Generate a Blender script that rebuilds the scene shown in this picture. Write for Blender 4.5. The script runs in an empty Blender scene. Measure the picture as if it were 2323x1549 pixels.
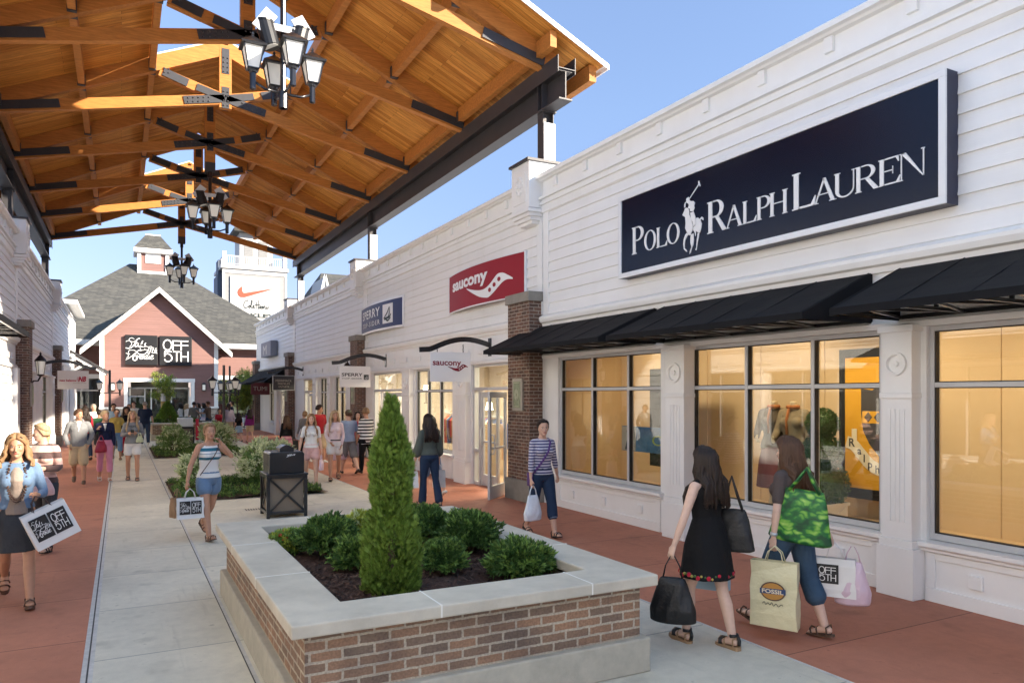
import bpy, bmesh, math, random
from mathutils import Vector, Matrix, noise
R = math.radians
rnd = random.Random(7)
S = bpy.context.scene
COL = S.collection

# ---------------------------------------------------------------- camera
cam = bpy.data.cameras.new("camera"); camo = bpy.data.objects.new("camera", cam); COL.objects.link(camo)
cam.sensor_width = 36; cam.lens = 26.05; cam.shift_y = 0.0519
cam.clip_start = 0.05; cam.clip_end = 2000
camo.location = (0, 0, 2.1); camo.rotation_euler = (R(90), 0, R(-27.79))
S.camera = camo
S.render.resolution_x = 1024; S.render.resolution_y = 682
# ---------------------------------------------------------------- sky, sun, exposure
SUN_EL, SUN_AZ = R(24), R(43)          # azimuth measured from -Y (behind the camera) towards +X
sun_dir = Vector((math.sin(SUN_AZ)*math.cos(SUN_EL), -math.cos(SUN_AZ)*math.cos(SUN_EL), math.sin(SUN_EL)))
W = bpy.data.worlds.new("World"); S.world = W; W.use_nodes = True
wn = W.node_tree.nodes; wl = W.node_tree.links
sky = wn.new("ShaderNodeTexSky"); sky.sky_type = 'NISHITA'; sky.sun_disc = False
sky.sun_elevation = SUN_EL; sky.sun_rotation = math.atan2(sun_dir.x, sun_dir.y)
sky.air_density = 1.0; sky.dust_density = .1; sky.ozone_density = 2.5; sky.altitude = 900
bg = wn["Background"]; bg.inputs[1].default_value = 0.15
wb = wn.new("ShaderNodeMix"); wb.data_type = 'RGBA'; wb.blend_type = 'MULTIPLY'; wb.inputs[0].default_value = 1; wb.inputs[7].default_value = (1.06, .945, .75, 1)
wl.new(sky.outputs[0], wb.inputs[6])
tc = wn.new("ShaderNodeTexCoord"); sx = wn.new("ShaderNodeSeparateXYZ"); wl.new(tc.outputs['Generated'], sx.inputs[0])       # sky tint by height: low band dimmed, zenith raised to light the street
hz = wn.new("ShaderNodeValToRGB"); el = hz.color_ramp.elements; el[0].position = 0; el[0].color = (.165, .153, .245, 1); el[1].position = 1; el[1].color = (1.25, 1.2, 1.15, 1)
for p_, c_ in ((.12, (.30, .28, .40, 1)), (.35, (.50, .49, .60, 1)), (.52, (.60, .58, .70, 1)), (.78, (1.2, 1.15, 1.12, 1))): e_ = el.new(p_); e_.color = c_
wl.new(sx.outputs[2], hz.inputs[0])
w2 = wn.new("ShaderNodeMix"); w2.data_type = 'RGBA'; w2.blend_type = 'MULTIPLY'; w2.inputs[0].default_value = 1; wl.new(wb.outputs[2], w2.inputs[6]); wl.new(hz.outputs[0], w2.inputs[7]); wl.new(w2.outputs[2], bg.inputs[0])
sl = bpy.data.lights.new("sun", 'SUN'); sl.energy = 3.3; sl.angle = R(1.0); sl.color = (1.0, 0.88, 0.72)
so = bpy.data.objects.new("sun", sl); COL.objects.link(so)
so.rotation_euler = sun_dir.to_track_quat('Z', 'Y').to_euler(); so.location = (20, -20, 30)
S.view_settings.view_transform = 'Standard'; S.view_settings.look = 'None'
S.view_settings.exposure = 2.1; S.view_settings.gamma = 1
S.cycles.max_bounces = 7; S.cycles.transparent_max_bounces = 24; S.cycles.caustics_reflective = False; S.cycles.caustics_refractive = False
S.cycles.sample_clamp_indirect = 6

# ---------------------------------------------------------------- materials
M = {}
def mat(name, col, rough=.6, metal=0, spec=.5, noise_amt=0, noise_scale=8, bump=0, bump_scale=60, emit=None, emit_s=0, alpha=None, stretch=(1,1,1), coat=0, col2=None, sheen=0):
    m = bpy.data.materials.new(name); m.use_nodes = True; nt = m.node_tree; n = nt.nodes; l = nt.links
    b = n["Principled BSDF"]; b.inputs['Base Color'].default_value = (*col, 1); b.inputs['Roughness'].default_value = rough
    b.inputs['Metallic'].default_value = metal; b.inputs['Specular IOR Level'].default_value = spec
    b.inputs['Coat Weight'].default_value = coat; b.inputs['Sheen Weight'].default_value = sheen
    if emit: b.inputs['Emission Color'].default_value = (*emit, 1); b.inputs['Emission Strength'].default_value = emit_s
    if noise_amt or bump:
        g = n.new("ShaderNodeNewGeometry"); mp = n.new("ShaderNodeMapping"); mp.inputs['Scale'].default_value = stretch
        l.new(g.outputs['Position'], mp.inputs[0])
    if noise_amt:
        t = n.new("ShaderNodeTexNoise"); t.inputs['Scale'].default_value = noise_scale; t.inputs['Detail'].default_value = 6; t.inputs['Roughness'].default_value = .65
        l.new(mp.outputs[0], t.inputs['Vector'])
        rp = n.new("ShaderNodeValToRGB"); rp.color_ramp.elements[0].position = .3; rp.color_ramp.elements[1].position = .7
        c2 = col2 or tuple(min(1, c*(1+noise_amt)) for c in col); c1 = tuple(c*(1-noise_amt) for c in col) if not col2 else col
        rp.color_ramp.elements[0].color = (*c1, 1); rp.color_ramp.elements[1].color = (*c2, 1)
        l.new(t.outputs['Fac'], rp.inputs[0]); l.new(rp.outputs[0], b.inputs['Base Color'])
    if bump:
        t2 = n.new("ShaderNodeTexNoise"); t2.inputs['Scale'].default_value = bump_scale; t2.inputs['Detail'].default_value = 4
        l.new(mp.outputs[0], t2.inputs['Vector'])
        bp = n.new("ShaderNodeBump"); bp.inputs['Strength'].default_value = bump; bp.inputs['Distance'].default_value = .02
        l.new(t2.outputs['Fac'], bp.inputs['Height']); l.new(bp.outputs[0], b.inputs['Normal'])
    M[name] = m; return m
def wallcoords(nt):
    "u along the wall, v up, from world position and normal"
    n, l = nt.nodes, nt.links
    g = n.new("ShaderNodeNewGeometry"); sp = n.new("ShaderNodeSeparateXYZ"); l.new(g.outputs['Position'], sp.inputs[0])
    sn = n.new("ShaderNodeSeparateXYZ"); l.new(g.outputs['True Normal'], sn.inputs[0])
    a = n.new("ShaderNodeMath"); a.operation = 'ABSOLUTE'; l.new(sn.outputs[0], a.inputs[0])
    c = n.new("ShaderNodeMath"); c.operation = 'GREATER_THAN'; l.new(a.outputs[0], c.inputs[0]); c.inputs[1].default_value = .5
    mx = n.new("ShaderNodeMix"); l.new(c.outputs[0], mx.inputs[0]); l.new(sp.outputs[0], mx.inputs[2]); l.new(sp.outputs[1], mx.inputs[3])
    cb = n.new("ShaderNodeCombineXYZ"); l.new(mx.outputs[0], cb.inputs[0]); l.new(sp.outputs[2], cb.inputs[1])
    return cb, sp
def brickmat(name, c1, c2, mortar, w=.203, h=.0675, ms=.009, squash=1, offs=.5):
    m = mat(name, c1, .85); nt = m.node_tree; n, l = nt.nodes, nt.links; b = n["Principled BSDF"]
    cb, sp = wallcoords(nt)
    # slight wobble of the brick edges
    nz = n.new("ShaderNodeTexNoise"); nz.inputs['Scale'].default_value = 22; nz.inputs['Detail'].default_value = 3; l.new(cb.outputs[0], nz.inputs['Vector'])
    sc = n.new("ShaderNodeVectorMath"); sc.operation = 'SCALE'; sc.inputs[3].default_value = .011; l.new(nz.outputs['Color'], sc.inputs[0])
    ad = n.new("ShaderNodeVectorMath"); ad.operation = 'ADD'; l.new(cb.outputs[0], ad.inputs[0]); l.new(sc.outputs[0], ad.inputs[1])
    t = n.new("ShaderNodeTexBrick"); t.inputs['Scale'].default_value = 1; t.inputs['Brick Width'].default_value = w; t.inputs['Row Height'].default_value = h
    t.inputs['Mortar Size'].default_value = ms; t.inputs['Mortar Smooth'].default_value = .15; t.inputs['Bias'].default_value = -.1; t.offset = offs
    t.inputs['Color1'].default_value = (*c1, 1); t.inputs['Color2'].default_value = (*c2, 1); t.inputs['Mortar'].default_value = (*mortar, 1)
    l.new(ad.outputs[0], t.inputs['Vector'])
    n2 = n.new("ShaderNodeTexNoise"); n2.inputs['Scale'].default_value = 60; n2.inputs['Detail'].default_value = 5; l.new(cb.outputs[0], n2.inputs['Vector'])
    hs = n.new("ShaderNodeMix"); hs.data_type = 'RGBA'; hs.blend_type = 'OVERLAY'; hs.inputs[0].default_value = .55
    l.new(t.outputs['Color'], hs.inputs[6]); l.new(n2.outputs['Fac'], hs.inputs[7]); n3 = n.new("ShaderNodeTexNoise"); n3.inputs['Scale'].default_value = 3.1; n3.inputs['Detail'].default_value = 4; l.new(cb.outputs[0], n3.inputs['Vector'])
    r3 = n.new("ShaderNodeValToRGB"); r3.color_ramp.elements[0].position = .35; r3.color_ramp.elements[0].color = (.72, .70, .70, 1); r3.color_ramp.elements[1].position = .65; r3.color_ramp.elements[1].color = (1.12, 1.08, 1.02, 1); l.new(n3.outputs['Fac'], r3.inputs[0])
    m3 = n.new("ShaderNodeMix"); m3.data_type = 'RGBA'; m3.blend_type = 'MULTIPLY'; m3.inputs[0].default_value = 1; l.new(hs.outputs[2], m3.inputs[6]); l.new(r3.outputs[0], m3.inputs[7]); l.new(m3.outputs[2], b.inputs['Base Color'])
    bp = n.new("ShaderNodeBump"); bp.inputs['Strength'].default_value = .8; bp.inputs['Distance'].default_value = .008
    mm = n.new("ShaderNodeMath"); mm.operation = 'MULTIPLY_ADD'; l.new(t.outputs['Fac'], mm.inputs[0]); mm.inputs[1].default_value = -1; l.new(n2.outputs['Fac'], mm.inputs[2])
    l.new(mm.outputs[0], bp.inputs['Height']); l.new(bp.outputs[0], b.inputs['Normal'])
    return m
def boardmat(name, c1, c2, width, axis, grain=(1, 1, 1), rough=.6, length=3.2, gap=.02, gapcol=(.08,.04,.015), contrast=.5):
    """boards of a given width across `axis` (0 or 1), running the other way, each its own tone, with grain"""
    m = mat(name, c1, rough); nt = m.node_tree; n, l = nt.nodes, nt.links; b = n["Principled BSDF"]
    g = n.new("ShaderNodeNewGeometry"); sp = n.new("ShaderNodeSeparateXYZ"); l.new(g.outputs['Position'], sp.inputs[0])
    cb = n.new("ShaderNodeCombineXYZ"); l.new(sp.outputs[1-axis], cb.inputs[0]); l.new(sp.outputs[axis], cb.inputs[1])
    t = n.new("ShaderNodeTexBrick"); t.inputs['Scale'].default_value = 1; t.inputs['Brick Width'].default_value = length; t.inputs['Row Height'].default_value = width
    t.inputs['Mortar Size'].default_value = width*gap; t.inputs['Bias'].default_value = 0; t.offset = .37
    t.inputs['Color1'].default_value = (*c1, 1); t.inputs['Color2'].default_value = (*c2, 1); t.inputs['Mortar'].default_value = (*gapcol, 1)
    l.new(cb.outputs[0], t.inputs['Vector'])
    mp = n.new("ShaderNodeMapping"); mp.inputs['Scale'].default_value = grain; l.new(g.outputs['Position'], mp.inputs[0])
    nz = n.new("ShaderNodeTexNoise"); nz.inputs['Scale'].default_value = 3; nz.inputs['Detail'].default_value = 8; nz.inputs['Roughness'].default_value = .7; nz.inputs['Distortion'].default_value = .4; l.new(mp.outputs[0], nz.inputs['Vector'])
    rp = n.new("ShaderNodeValToRGB"); rp.color_ramp.elements[0].position = .3; rp.color_ramp.elements[0].color = (1-contrast,)*3+(1,); rp.color_ramp.elements[1].position = .7; rp.color_ramp.elements[1].color = (1,)*4
    l.new(nz.outputs['Fac'], rp.inputs[0])
    mx = n.new("ShaderNodeMix"); mx.data_type = 'RGBA'; mx.blend_type = 'MULTIPLY'; mx.inputs[0].default_value = 1
    l.new(t.outputs['Color'], mx.inputs[6]); l.new(rp.outputs[0], mx.inputs[7]); l.new(mx.outputs[2], b.inputs['Base Color'])
    b.inputs['Specular IOR Level'].default_value = .2
    return m
def pavemat(name, col, joint, sx, sy, var=.12, ox=0., oy=0., jw=.012, rough=.75):
    "cast paving slabs: joints every sx, sy metres, stains and fine grit"
    m = mat(name, col, rough); nt = m.node_tree; n, l = nt.nodes, nt.links; b = n["Principled BSDF"]
    g = n.new("ShaderNodeNewGeometry"); mp = n.new("ShaderNodeMapping"); mp.inputs['Location'].default_value = (ox, oy, 0); l.new(g.outputs['Position'], mp.inputs[0])
    t = n.new("ShaderNodeTexBrick"); t.offset = 0; t.inputs['Scale'].default_value = 1; t.inputs['Brick Width'].default_value = sx; t.inputs['Row Height'].default_value = sy
    t.inputs['Mortar Size'].default_value = jw; t.inputs['Bias'].default_value = 0
    t.inputs['Color1'].default_value = (*[c*.93 for c in col], 1); t.inputs['Color2'].default_value = (*[min(1, c*1.06) for c in col], 1); t.inputs['Mortar'].default_value = (*joint, 1)
    l.new(mp.outputs[0], t.inputs['Vector'])
    prev = t.outputs['Color']
    for sc, amt in ((.9, var), (9, var*.6), (150, var*.9)):
        nz = n.new("ShaderNodeTexNoise"); nz.inputs['Scale'].default_value = sc; nz.inputs['Detail'].default_value = 7; nz.inputs['Roughness'].default_value = .6; l.new(g.outputs['Position'], nz.inputs['Vector'])
        rp = n.new("ShaderNodeValToRGB"); rp.color_ramp.elements[0].position = .3; rp.color_ramp.elements[0].color = (1-amt,)*3+(1,); rp.color_ramp.elements[1].position = .7; rp.color_ramp.elements[1].color = (1+amt,)*3+(1,)
        l.new(nz.outputs['Fac'], rp.inputs[0])
        mx = n.new("ShaderNodeMix"); mx.data_type = 'RGBA'; mx.blend_type = 'MULTIPLY'; mx.inputs[0].default_value = 1
        l.new(prev, mx.inputs[6]); l.new(rp.outputs[0], mx.inputs[7]); prev = mx.outputs[2]
    for sc, thr, dark, st in ((2.2, .60, .80, (1, 1, 1)), (9., .655, .66, (1, 1, 1)), (24., .70, .6, (1, 1, 1)), (1.3, .62, .86, (6, .5, 1))):      # stains, spots and tyre-like drag marks
        m2 = n.new("ShaderNodeMapping"); m2.inputs['Scale'].default_value = st; l.new(g.outputs['Position'], m2.inputs[0])
        nz2 = n.new("ShaderNodeTexNoise"); nz2.inputs['Scale'].default_value = sc; nz2.inputs['Detail'].default_value = 3; l.new(m2.outputs[0], nz2.inputs['Vector'])
        rp = n.new("ShaderNodeValToRGB"); rp.color_ramp.elements[0].position = thr; rp.color_ramp.elements[0].color = (1, 1, 1, 1); rp.color_ramp.elements[1].position = thr+.12; rp.color_ramp.elements[1].color = (dark, dark, dark, 1)
        l.new(nz2.outputs['Fac'], rp.inputs[0]); mx = n.new("ShaderNodeMix"); mx.data_type = 'RGBA'; mx.blend_type = 'MULTIPLY'; mx.inputs[0].default_value = 1
        l.new(prev, mx.inputs[6]); l.new(rp.outputs[0], mx.inputs[7]); prev = mx.outputs[2]
    l.new(prev, b.inputs['Base Color'])
    bp = n.new("ShaderNodeBump"); bp.inputs['Strength'].default_value = .35; bp.inputs['Distance'].default_value = .004
    mm = n.new("ShaderNodeMath"); mm.operation = 'MULTIPLY_ADD'; l.new(t.outputs['Fac'], mm.inputs[0]); mm.inputs[1].default_value = -2; l.new(nz.outputs['Fac'], mm.inputs[2])
    l.new(mm.outputs[0], bp.inputs['Height']); l.new(bp.outputs[0], b.inputs['Normal'])
    return m
def glassmat(name, tint=(.93, .96, .95), refl=1.0, rough=0.0):
    m = bpy.data.materials.new(name); m.use_nodes = True; nt = m.node_tree; n, l = nt.nodes, nt.links
    n.remove(n["Principled BSDF"]); out = n["Material Output"]
    tr = n.new("ShaderNodeBsdfTransparent"); tr.inputs[0].default_value = (*tint, 1)
    gl = n.new("ShaderNodeBsdfGlossy"); gl.inputs['Roughness'].default_value = rough; gl.inputs[0].default_value = (1, 1, 1, 1)
    fr = n.new("ShaderNodeLayerWeight"); fr.inputs[0].default_value = .5      # Schlick, the same from both sides
    pw = n.new("ShaderNodeMath"); pw.operation = 'POWER'; pw.inputs[1].default_value = 5; l.new(fr.outputs['Facing'], pw.inputs[0])
    mu = n.new("ShaderNodeMath"); mu.operation = 'MULTIPLY_ADD'; mu.inputs[1].default_value = .93; mu.inputs[2].default_value = .055*refl; mu.use_clamp = True; l.new(pw.outputs[0], mu.inputs[0])
    mx = n.new("ShaderNodeMixShader"); l.new(mu.outputs[0], mx.inputs[0]); l.new(tr.outputs[0], mx.inputs[1]); l.new(gl.outputs[0], mx.inputs[2]); l.new(mx.outputs[0], out.inputs[0])
    M[name] = m; return m
def shinglemat(name, c1, c2):
    m = mat(name, c1, .9); nt = m.node_tree; n, l = nt.nodes, nt.links; b = n["Principled BSDF"]
    g = n.new("ShaderNodeNewGeometry"); sp = n.new("ShaderNodeSeparateXYZ"); l.new(g.outputs['Position'], sp.inputs[0])
    ad = n.new("ShaderNodeMath"); ad.operation = 'ADD'; l.new(sp.outputs[0], ad.inputs[0]); l.new(sp.outputs[1], ad.inputs[1])
    cb = n.new("ShaderNodeCombineXYZ"); l.new(ad.outputs[0], cb.inputs[0]); l.new(sp.outputs[2], cb.inputs[1])
    t = n.new("ShaderNodeTexBrick"); t.inputs['Scale'].default_value = 1; t.inputs['Brick Width'].default_value = .42; t.inputs['Row Height'].default_value = .13
    t.inputs['Mortar Size'].default_value = .012; t.inputs['Bias'].default_value = 0
    t.inputs['Color1'].default_value = (*c1, 1); t.inputs['Color2'].default_value = (*c2, 1); t.inputs['Mortar'].default_value = (*[c*.35 for c in c1], 1)
    l.new(cb.outputs[0], t.inputs['Vector'])
    nz = n.new("ShaderNodeTexNoise"); nz.inputs['Scale'].default_value = 5; nz.inputs['Detail'].default_value = 8; nz.inputs['Roughness'].default_value = .8; l.new(g.outputs['Position'], nz.inputs['Vector'])
    mx = n.new("ShaderNodeMix"); mx.data_type = 'RGBA'; mx.blend_type = 'OVERLAY'; mx.inputs[0].default_value = .6
    l.new(t.outputs['Color'], mx.inputs[6]); l.new(nz.outputs['Fac'], mx.inputs[7]); l.new(mx.outputs[2], b.inputs['Base Color'])
    return m
mat('white_paint', (.85, .85, .84), .42, noise_amt=.03, noise_scale=1.3, bump=.06, bump_scale=90)
mat('white_siding', (.85, .85, .84), .5, noise_amt=.04, noise_scale=1.1, bump=.12, bump_scale=50, stretch=(1, .15, 3))
mat('white_trim', (.86, .86, .84), .38, noise_amt=.02, noise_scale=2)
mat('white_metal', (.80, .81, .82), .3, coat=.3)
mat('aluminium', (.55, .56, .57), .38, metal=.15, noise_amt=.04, noise_scale=3)
mat('dark_gasket', (.02, .02, .02), .6)
mat('black_metal', (.012, .012, .014), .28, coat=.4)
mat('dark_steel', (.045, .042, .045), .5, noise_amt=.12, noise_scale=3)
mat('black_canvas', (.0055, .006, .008), .8, spec=.25, noise_amt=.15, noise_scale=2.5, bump=.15, bump_scale=300)
mat('gunmetal_plate', (.045, .046, .052), .55, metal=.3, noise_amt=.1, noise_scale=9)
mat('light_steel', (.55, .57, .58), .35, metal=.5)
mat('cast_stone', (.46, .425, .35), .85, noise_amt=.13, noise_scale=7, bump=.3, bump_scale=160)
mat('cap_stone', (.56, .51, .42), .8, noise_amt=.15, noise_scale=2.6, bump=.25, bump_scale=190)
mat('pier_stone', (.27, .25, .215), .85, noise_amt=.12, noise_scale=7, bump=.3, bump_scale=120)
brickmat('planter_brick', (.33, .195, .125), (.165, .125, .10), (.47, .41, .33))
brickmat('pier_brick', (.20, .105, .072), (.10, .065, .05), (.36, .31, .26), w=.203, h=.068)
brickmat('far_brick', (.33, .19, .11), (.2, .13, .09), (.5, .44, .36))
brickmat('rubble_stone', (.42, .36, .31), (.30, .27, .25), (.5, .47, .43), w=.5, h=.2, ms=.015)
boardmat('roof_deck', (.88, .40, .085), (.56, .205, .035), .13, 1, grain=(.8, 9, .8), contrast=.5)
mat('douglas_fir', (.48, .19, .045), .6, spec=.25, noise_amt=.22, noise_scale=5, stretch=(.7, 3, 6), bump=.1)
mat('fascia_metal', (.75, .75, .76), .4)
boardmat('red_clapboard', (.36, .105, .085), (.31, .085, .07), 50., 0, contrast=.18)
mat('red_siding', (.235, .125, .108), .7, noise_amt=.10, noise_scale=1.5, stretch=(.4, 1, 5))
shinglemat('grey_shingle', (.105, .102, .09), (.06, .06, .057))
pavemat('red_concrete', (.46, .18, .11), (.15, .06, .04), 30, 1.52, ox=0, oy=.3, jw=.006)
pavemat('grey_concrete', (.66, .61, .50), (.26, .25, .23), 60, 1.52, ox=3, oy=.9, jw=.006)
pavemat('asphalt', (.22, .21, .2), (.2, .2, .2), 300, 300)
mat('joint_strip', (.58, .56, .53), .8, noise_amt=.15, noise_scale=12)
mat('joint_dark', (.09, .08, .075), .9)
glassmat('shop_glass'); glassmat('dark_glass', (.62, .68, .68), 1.25)
mat('cream_wall', (.66, .48, .285), .7, noise_amt=.03, noise_scale=1)
mat('shop_floor', (.30, .20, .12), .4)
mat('shop_wall', (.52, .46, .38), .8, noise_amt=.12, noise_scale=.8)
mat('mulch', (.075, .036, .025), .95, noise_amt=.5, noise_scale=40, bump=.9, bump_scale=90)
mat('black', (.008, .008, .01), .45)
mat('white', (.82, .82, .82), .4)
mat('lamp_glass', (.72, .71, .66), .25, emit=(1, .93, .8), emit_s=.04)
mat('warm_lamp', (1, .9, .7), .5, emit=(1, .80, .52), emit_s=9)

for nm in ('white_paint', 'white_siding', 'white_trim'):       # faint rain streaks and grime
    nt = M[nm].node_tree; n, l = nt.nodes, nt.links; b = n['Principled BSDF']; src = b.inputs['Base Color'].links[0].from_socket
    g = n.new('ShaderNodeNewGeometry'); mp = n.new('ShaderNodeMapping'); mp.inputs['Scale'].default_value = (2.2, 2.2, .35); l.new(g.outputs['Position'], mp.inputs[0])
    t = n.new('ShaderNodeTexNoise'); t.inputs['Scale'].default_value = 1; t.inputs['Detail'].default_value = 5; l.new(mp.outputs[0], t.inputs['Vector'])
    rp = n.new('ShaderNodeValToRGB'); rp.color_ramp.elements[0].position = .5; rp.color_ramp.elements[0].color = (1, 1, 1, 1); rp.color_ramp.elements[1].position = .8; rp.color_ramp.elements[1].color = (.95, .945, .93, 1); l.new(t.outputs['Fac'], rp.inputs[0])
    mx = n.new('ShaderNodeMix'); mx.data_type = 'RGBA'; mx.blend_type = 'MULTIPLY'; mx.inputs[0].default_value = 1; l.new(src, mx.inputs[6]); l.new(rp.outputs[0], mx.inputs[7]); l.new(mx.outputs[2], b.inputs['Base Color'])
# ---------------------------------------------------------------- mesh building
LOCAL = set()      # things whose parts are modelled in the thing's own coordinates
class MB:
    def __init__(s, T=None): s.v = []; s.f = []; s.m = []; s.T = T; s.mi = 0
    def add(s, vs, fs):
        o = len(s.v); s.v += [tuple(p) for p in vs]; s.f += [tuple(i+o for i in f) for f in fs]; s.m += [s.mi]*len(fs); return s
    def box(s, x0, x1, y0, y1, z0, z1):
        return s.add([(x0,y0,z0),(x1,y0,z0),(x1,y1,z0),(x0,y1,z0),(x0,y0,z1),(x1,y0,z1),(x1,y1,z1),(x0,y1,z1)],
                     [(0,3,2,1),(4,5,6,7),(0,1,5,4),(1,2,6,5),(2,3,7,6),(3,0,4,7)])
    def prism(s, pts, fn, a, b):
        "pts 2-D outline, fn(u,v,w)->xyz, between w=a and w=b"
        n = len(pts); vs = [fn(u, v, a) for u, v in pts]+[fn(u, v, b) for u, v in pts]
        return s.add(vs, [tuple(range(n))[::-1], tuple(range(n, 2*n))]+[(i, (i+1) % n, n+(i+1) % n, n+i) for i in range(n)])
    def beam(s, a, b, w, h, up=(0, 0, 1)):
        "rectangular bar from a to b, w sideways, h along up"
        a, b, up = Vector(a), Vector(b), Vector(up); d = (b-a).normalized(); sd = d.cross(up).normalized(); u = sd.cross(d).normalized()
        vs = [p+sd*i*w/2+u*j*h/2 for p in (a, b) for i, j in ((-1,-1),(1,-1),(1,1),(-1,1))]
        return s.add(vs, [(0,3,2,1),(4,5,6,7),(0,1,5,4),(1,2,6,5),(2,3,7,6),(3,0,4,7)])
    def tube(s, pts, rad, seg=8, cap=True, flat=1.0, upv=None):
        pts = [Vector(p) for p in pts]; n = len(pts); rad = rad if isinstance(rad, (list, tuple)) else [rad]*n
        rings = []; prev = None
        for i, p in enumerate(pts):
            d = (pts[min(i+1, n-1)]-pts[max(i-1, 0)]).normalized()
            r = upv if upv is not None else (prev if prev is not None else (Vector((0, 0, 1)) if abs(d.z) < .9 else Vector((1, 0, 0))))
            r = Vector(r); sd = d.cross(r)
            if sd.length < 1e-4: sd = d.cross(Vector((1, .1, 0)))
            sd.normalize(); u = sd.cross(d).normalized(); prev = u if upv is None else None
            rings.append([p+(sd*math.cos(t)+u*math.sin(t)*flat)*rad[i] for t in [2*math.pi*k/seg for k in range(seg)]])
        vs = [q for r in rings for q in r]; fs = []
        for i in range(n-1):
            for k in range(seg): fs.append((i*seg+k, i*seg+(k+1) % seg, (i+1)*seg+(k+1) % seg, (i+1)*seg+k))
        if cap: fs += [tuple(range(seg))[::-1], tuple(range((n-1)*seg, n*seg))]
        return s.add(vs, fs)
    def lathe(s, prof, c, seg=16, rx=1, ry=1, rot=0):
        "prof: (radius, z) bottom to top, round c"
        vs = []; fs = []; n = len(prof)
        for r, z in prof:
            for k in range(seg):
                a = 2*math.pi*k/seg+rot; vs.append((c[0]+r*rx*math.cos(a), c[1]+r*ry*math.sin(a), c[2]+z))
        for i in range(n-1):
            for k in range(seg): fs.append((i*seg+k, i*seg+(k+1) % seg, (i+1)*seg+(k+1) % seg, (i+1)*seg+k))
        fs += [tuple(range(seg))[::-1], tuple(range((n-1)*seg, n*seg))]
        return s.add(vs, fs)
    def ball(s, c, r, seg=10, rings=7, sc=(1, 1, 1), M3=None):
        vs = []; fs = []
        for i in range(rings+1):
            a = math.pi*i/rings
            for k in range(seg):
                b = 2*math.pi*k/seg; p = Vector((r*sc[0]*math.sin(a)*math.cos(b), r*sc[1]*math.sin(a)*math.sin(b), r*sc[2]*math.cos(a)))
                if M3 is not None: p = M3 @ p
                vs.append(Vector(c)+p)
        for i in range(rings):
            for k in range(seg): fs.append((i*seg+k, (i+1)*seg+k, (i+1)*seg+(k+1) % seg, i*seg+(k+1) % seg))
        return s.add(vs, fs)
    def build(s, name, mats, parent=None, smooth=False, recalc=True, bevel=0, weld=False):
        me = bpy.data.meshes.new(name); T = s.T
        off = Vector((0, 0, 0)); q = parent
        while q is not None:
            if q.name in LOCAL: off = Vector((0, 0, 0)); break
            off += q.matrix_basis.translation; q = q.parent
        vs = [Vector(T(*p)) if T else Vector(p) for p in s.v]
        me.from_pydata([p-off for p in vs], [], s.f)
        if not isinstance(mats, (list, tuple)): mats = [mats]
        for m in mats: me.materials.append(M[m] if isinstance(m, str) else m)
        if len(mats) > 1: me.polygons.foreach_set('material_index', s.m)
        if recalc or weld:
            bm = bmesh.new(); bm.from_mesh(me)
            if weld: bmesh.ops.remove_doubles(bm, verts=bm.verts, dist=1e-4)
            if recalc: bmesh.ops.recalc_face_normals(bm, faces=bm.faces)
            bm.to_mesh(me); bm.free()
        if smooth: me.polygons.foreach_set('use_smooth', [True]*len(me.polygons))
        me.update()
        o = bpy.data.objects.new(name, me); COL.objects.link(o)
        if parent is not None: o.parent = parent
        if bevel:
            bv = o.modifiers.new('bevel', 'BEVEL'); bv.width = bevel; bv.segments = 2; bv.limit_method = 'ANGLE'; bv.angle_limit = R(40)
        return o
def tag(o, label=None, cat=None, group=None, kind=None):
    if label: o['label'] = label
    if cat: o['category'] = cat
    if group: o['group'] = group
    if kind: o['kind'] = kind
    return o
def thing(name, label, cat, loc=(0, 0, 0), rot=0, group=None):
    o = bpy.data.objects.new(name, None); COL.objects.link(o); o.location = loc; o.rotation_euler = (0, 0, rot); o.empty_display_size = .3
    o.matrix_basis = Matrix.Translation(loc) @ Matrix.Rotation(rot, 4, 'Z')
    return tag(o, label, cat, group)
def pieces(T, name, m, parent, boxes, bevel=0):
    for q in boxes: b = MB(T); b.box(*q); b.build(name, m, parent, bevel=bevel)
def copy_tree(o, parent=None):
    c = o.copy(); COL.objects.link(c)
    if parent is not None: c.parent = parent
    for ch in list(o.children): copy_tree(ch, c)
    return c
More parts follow.
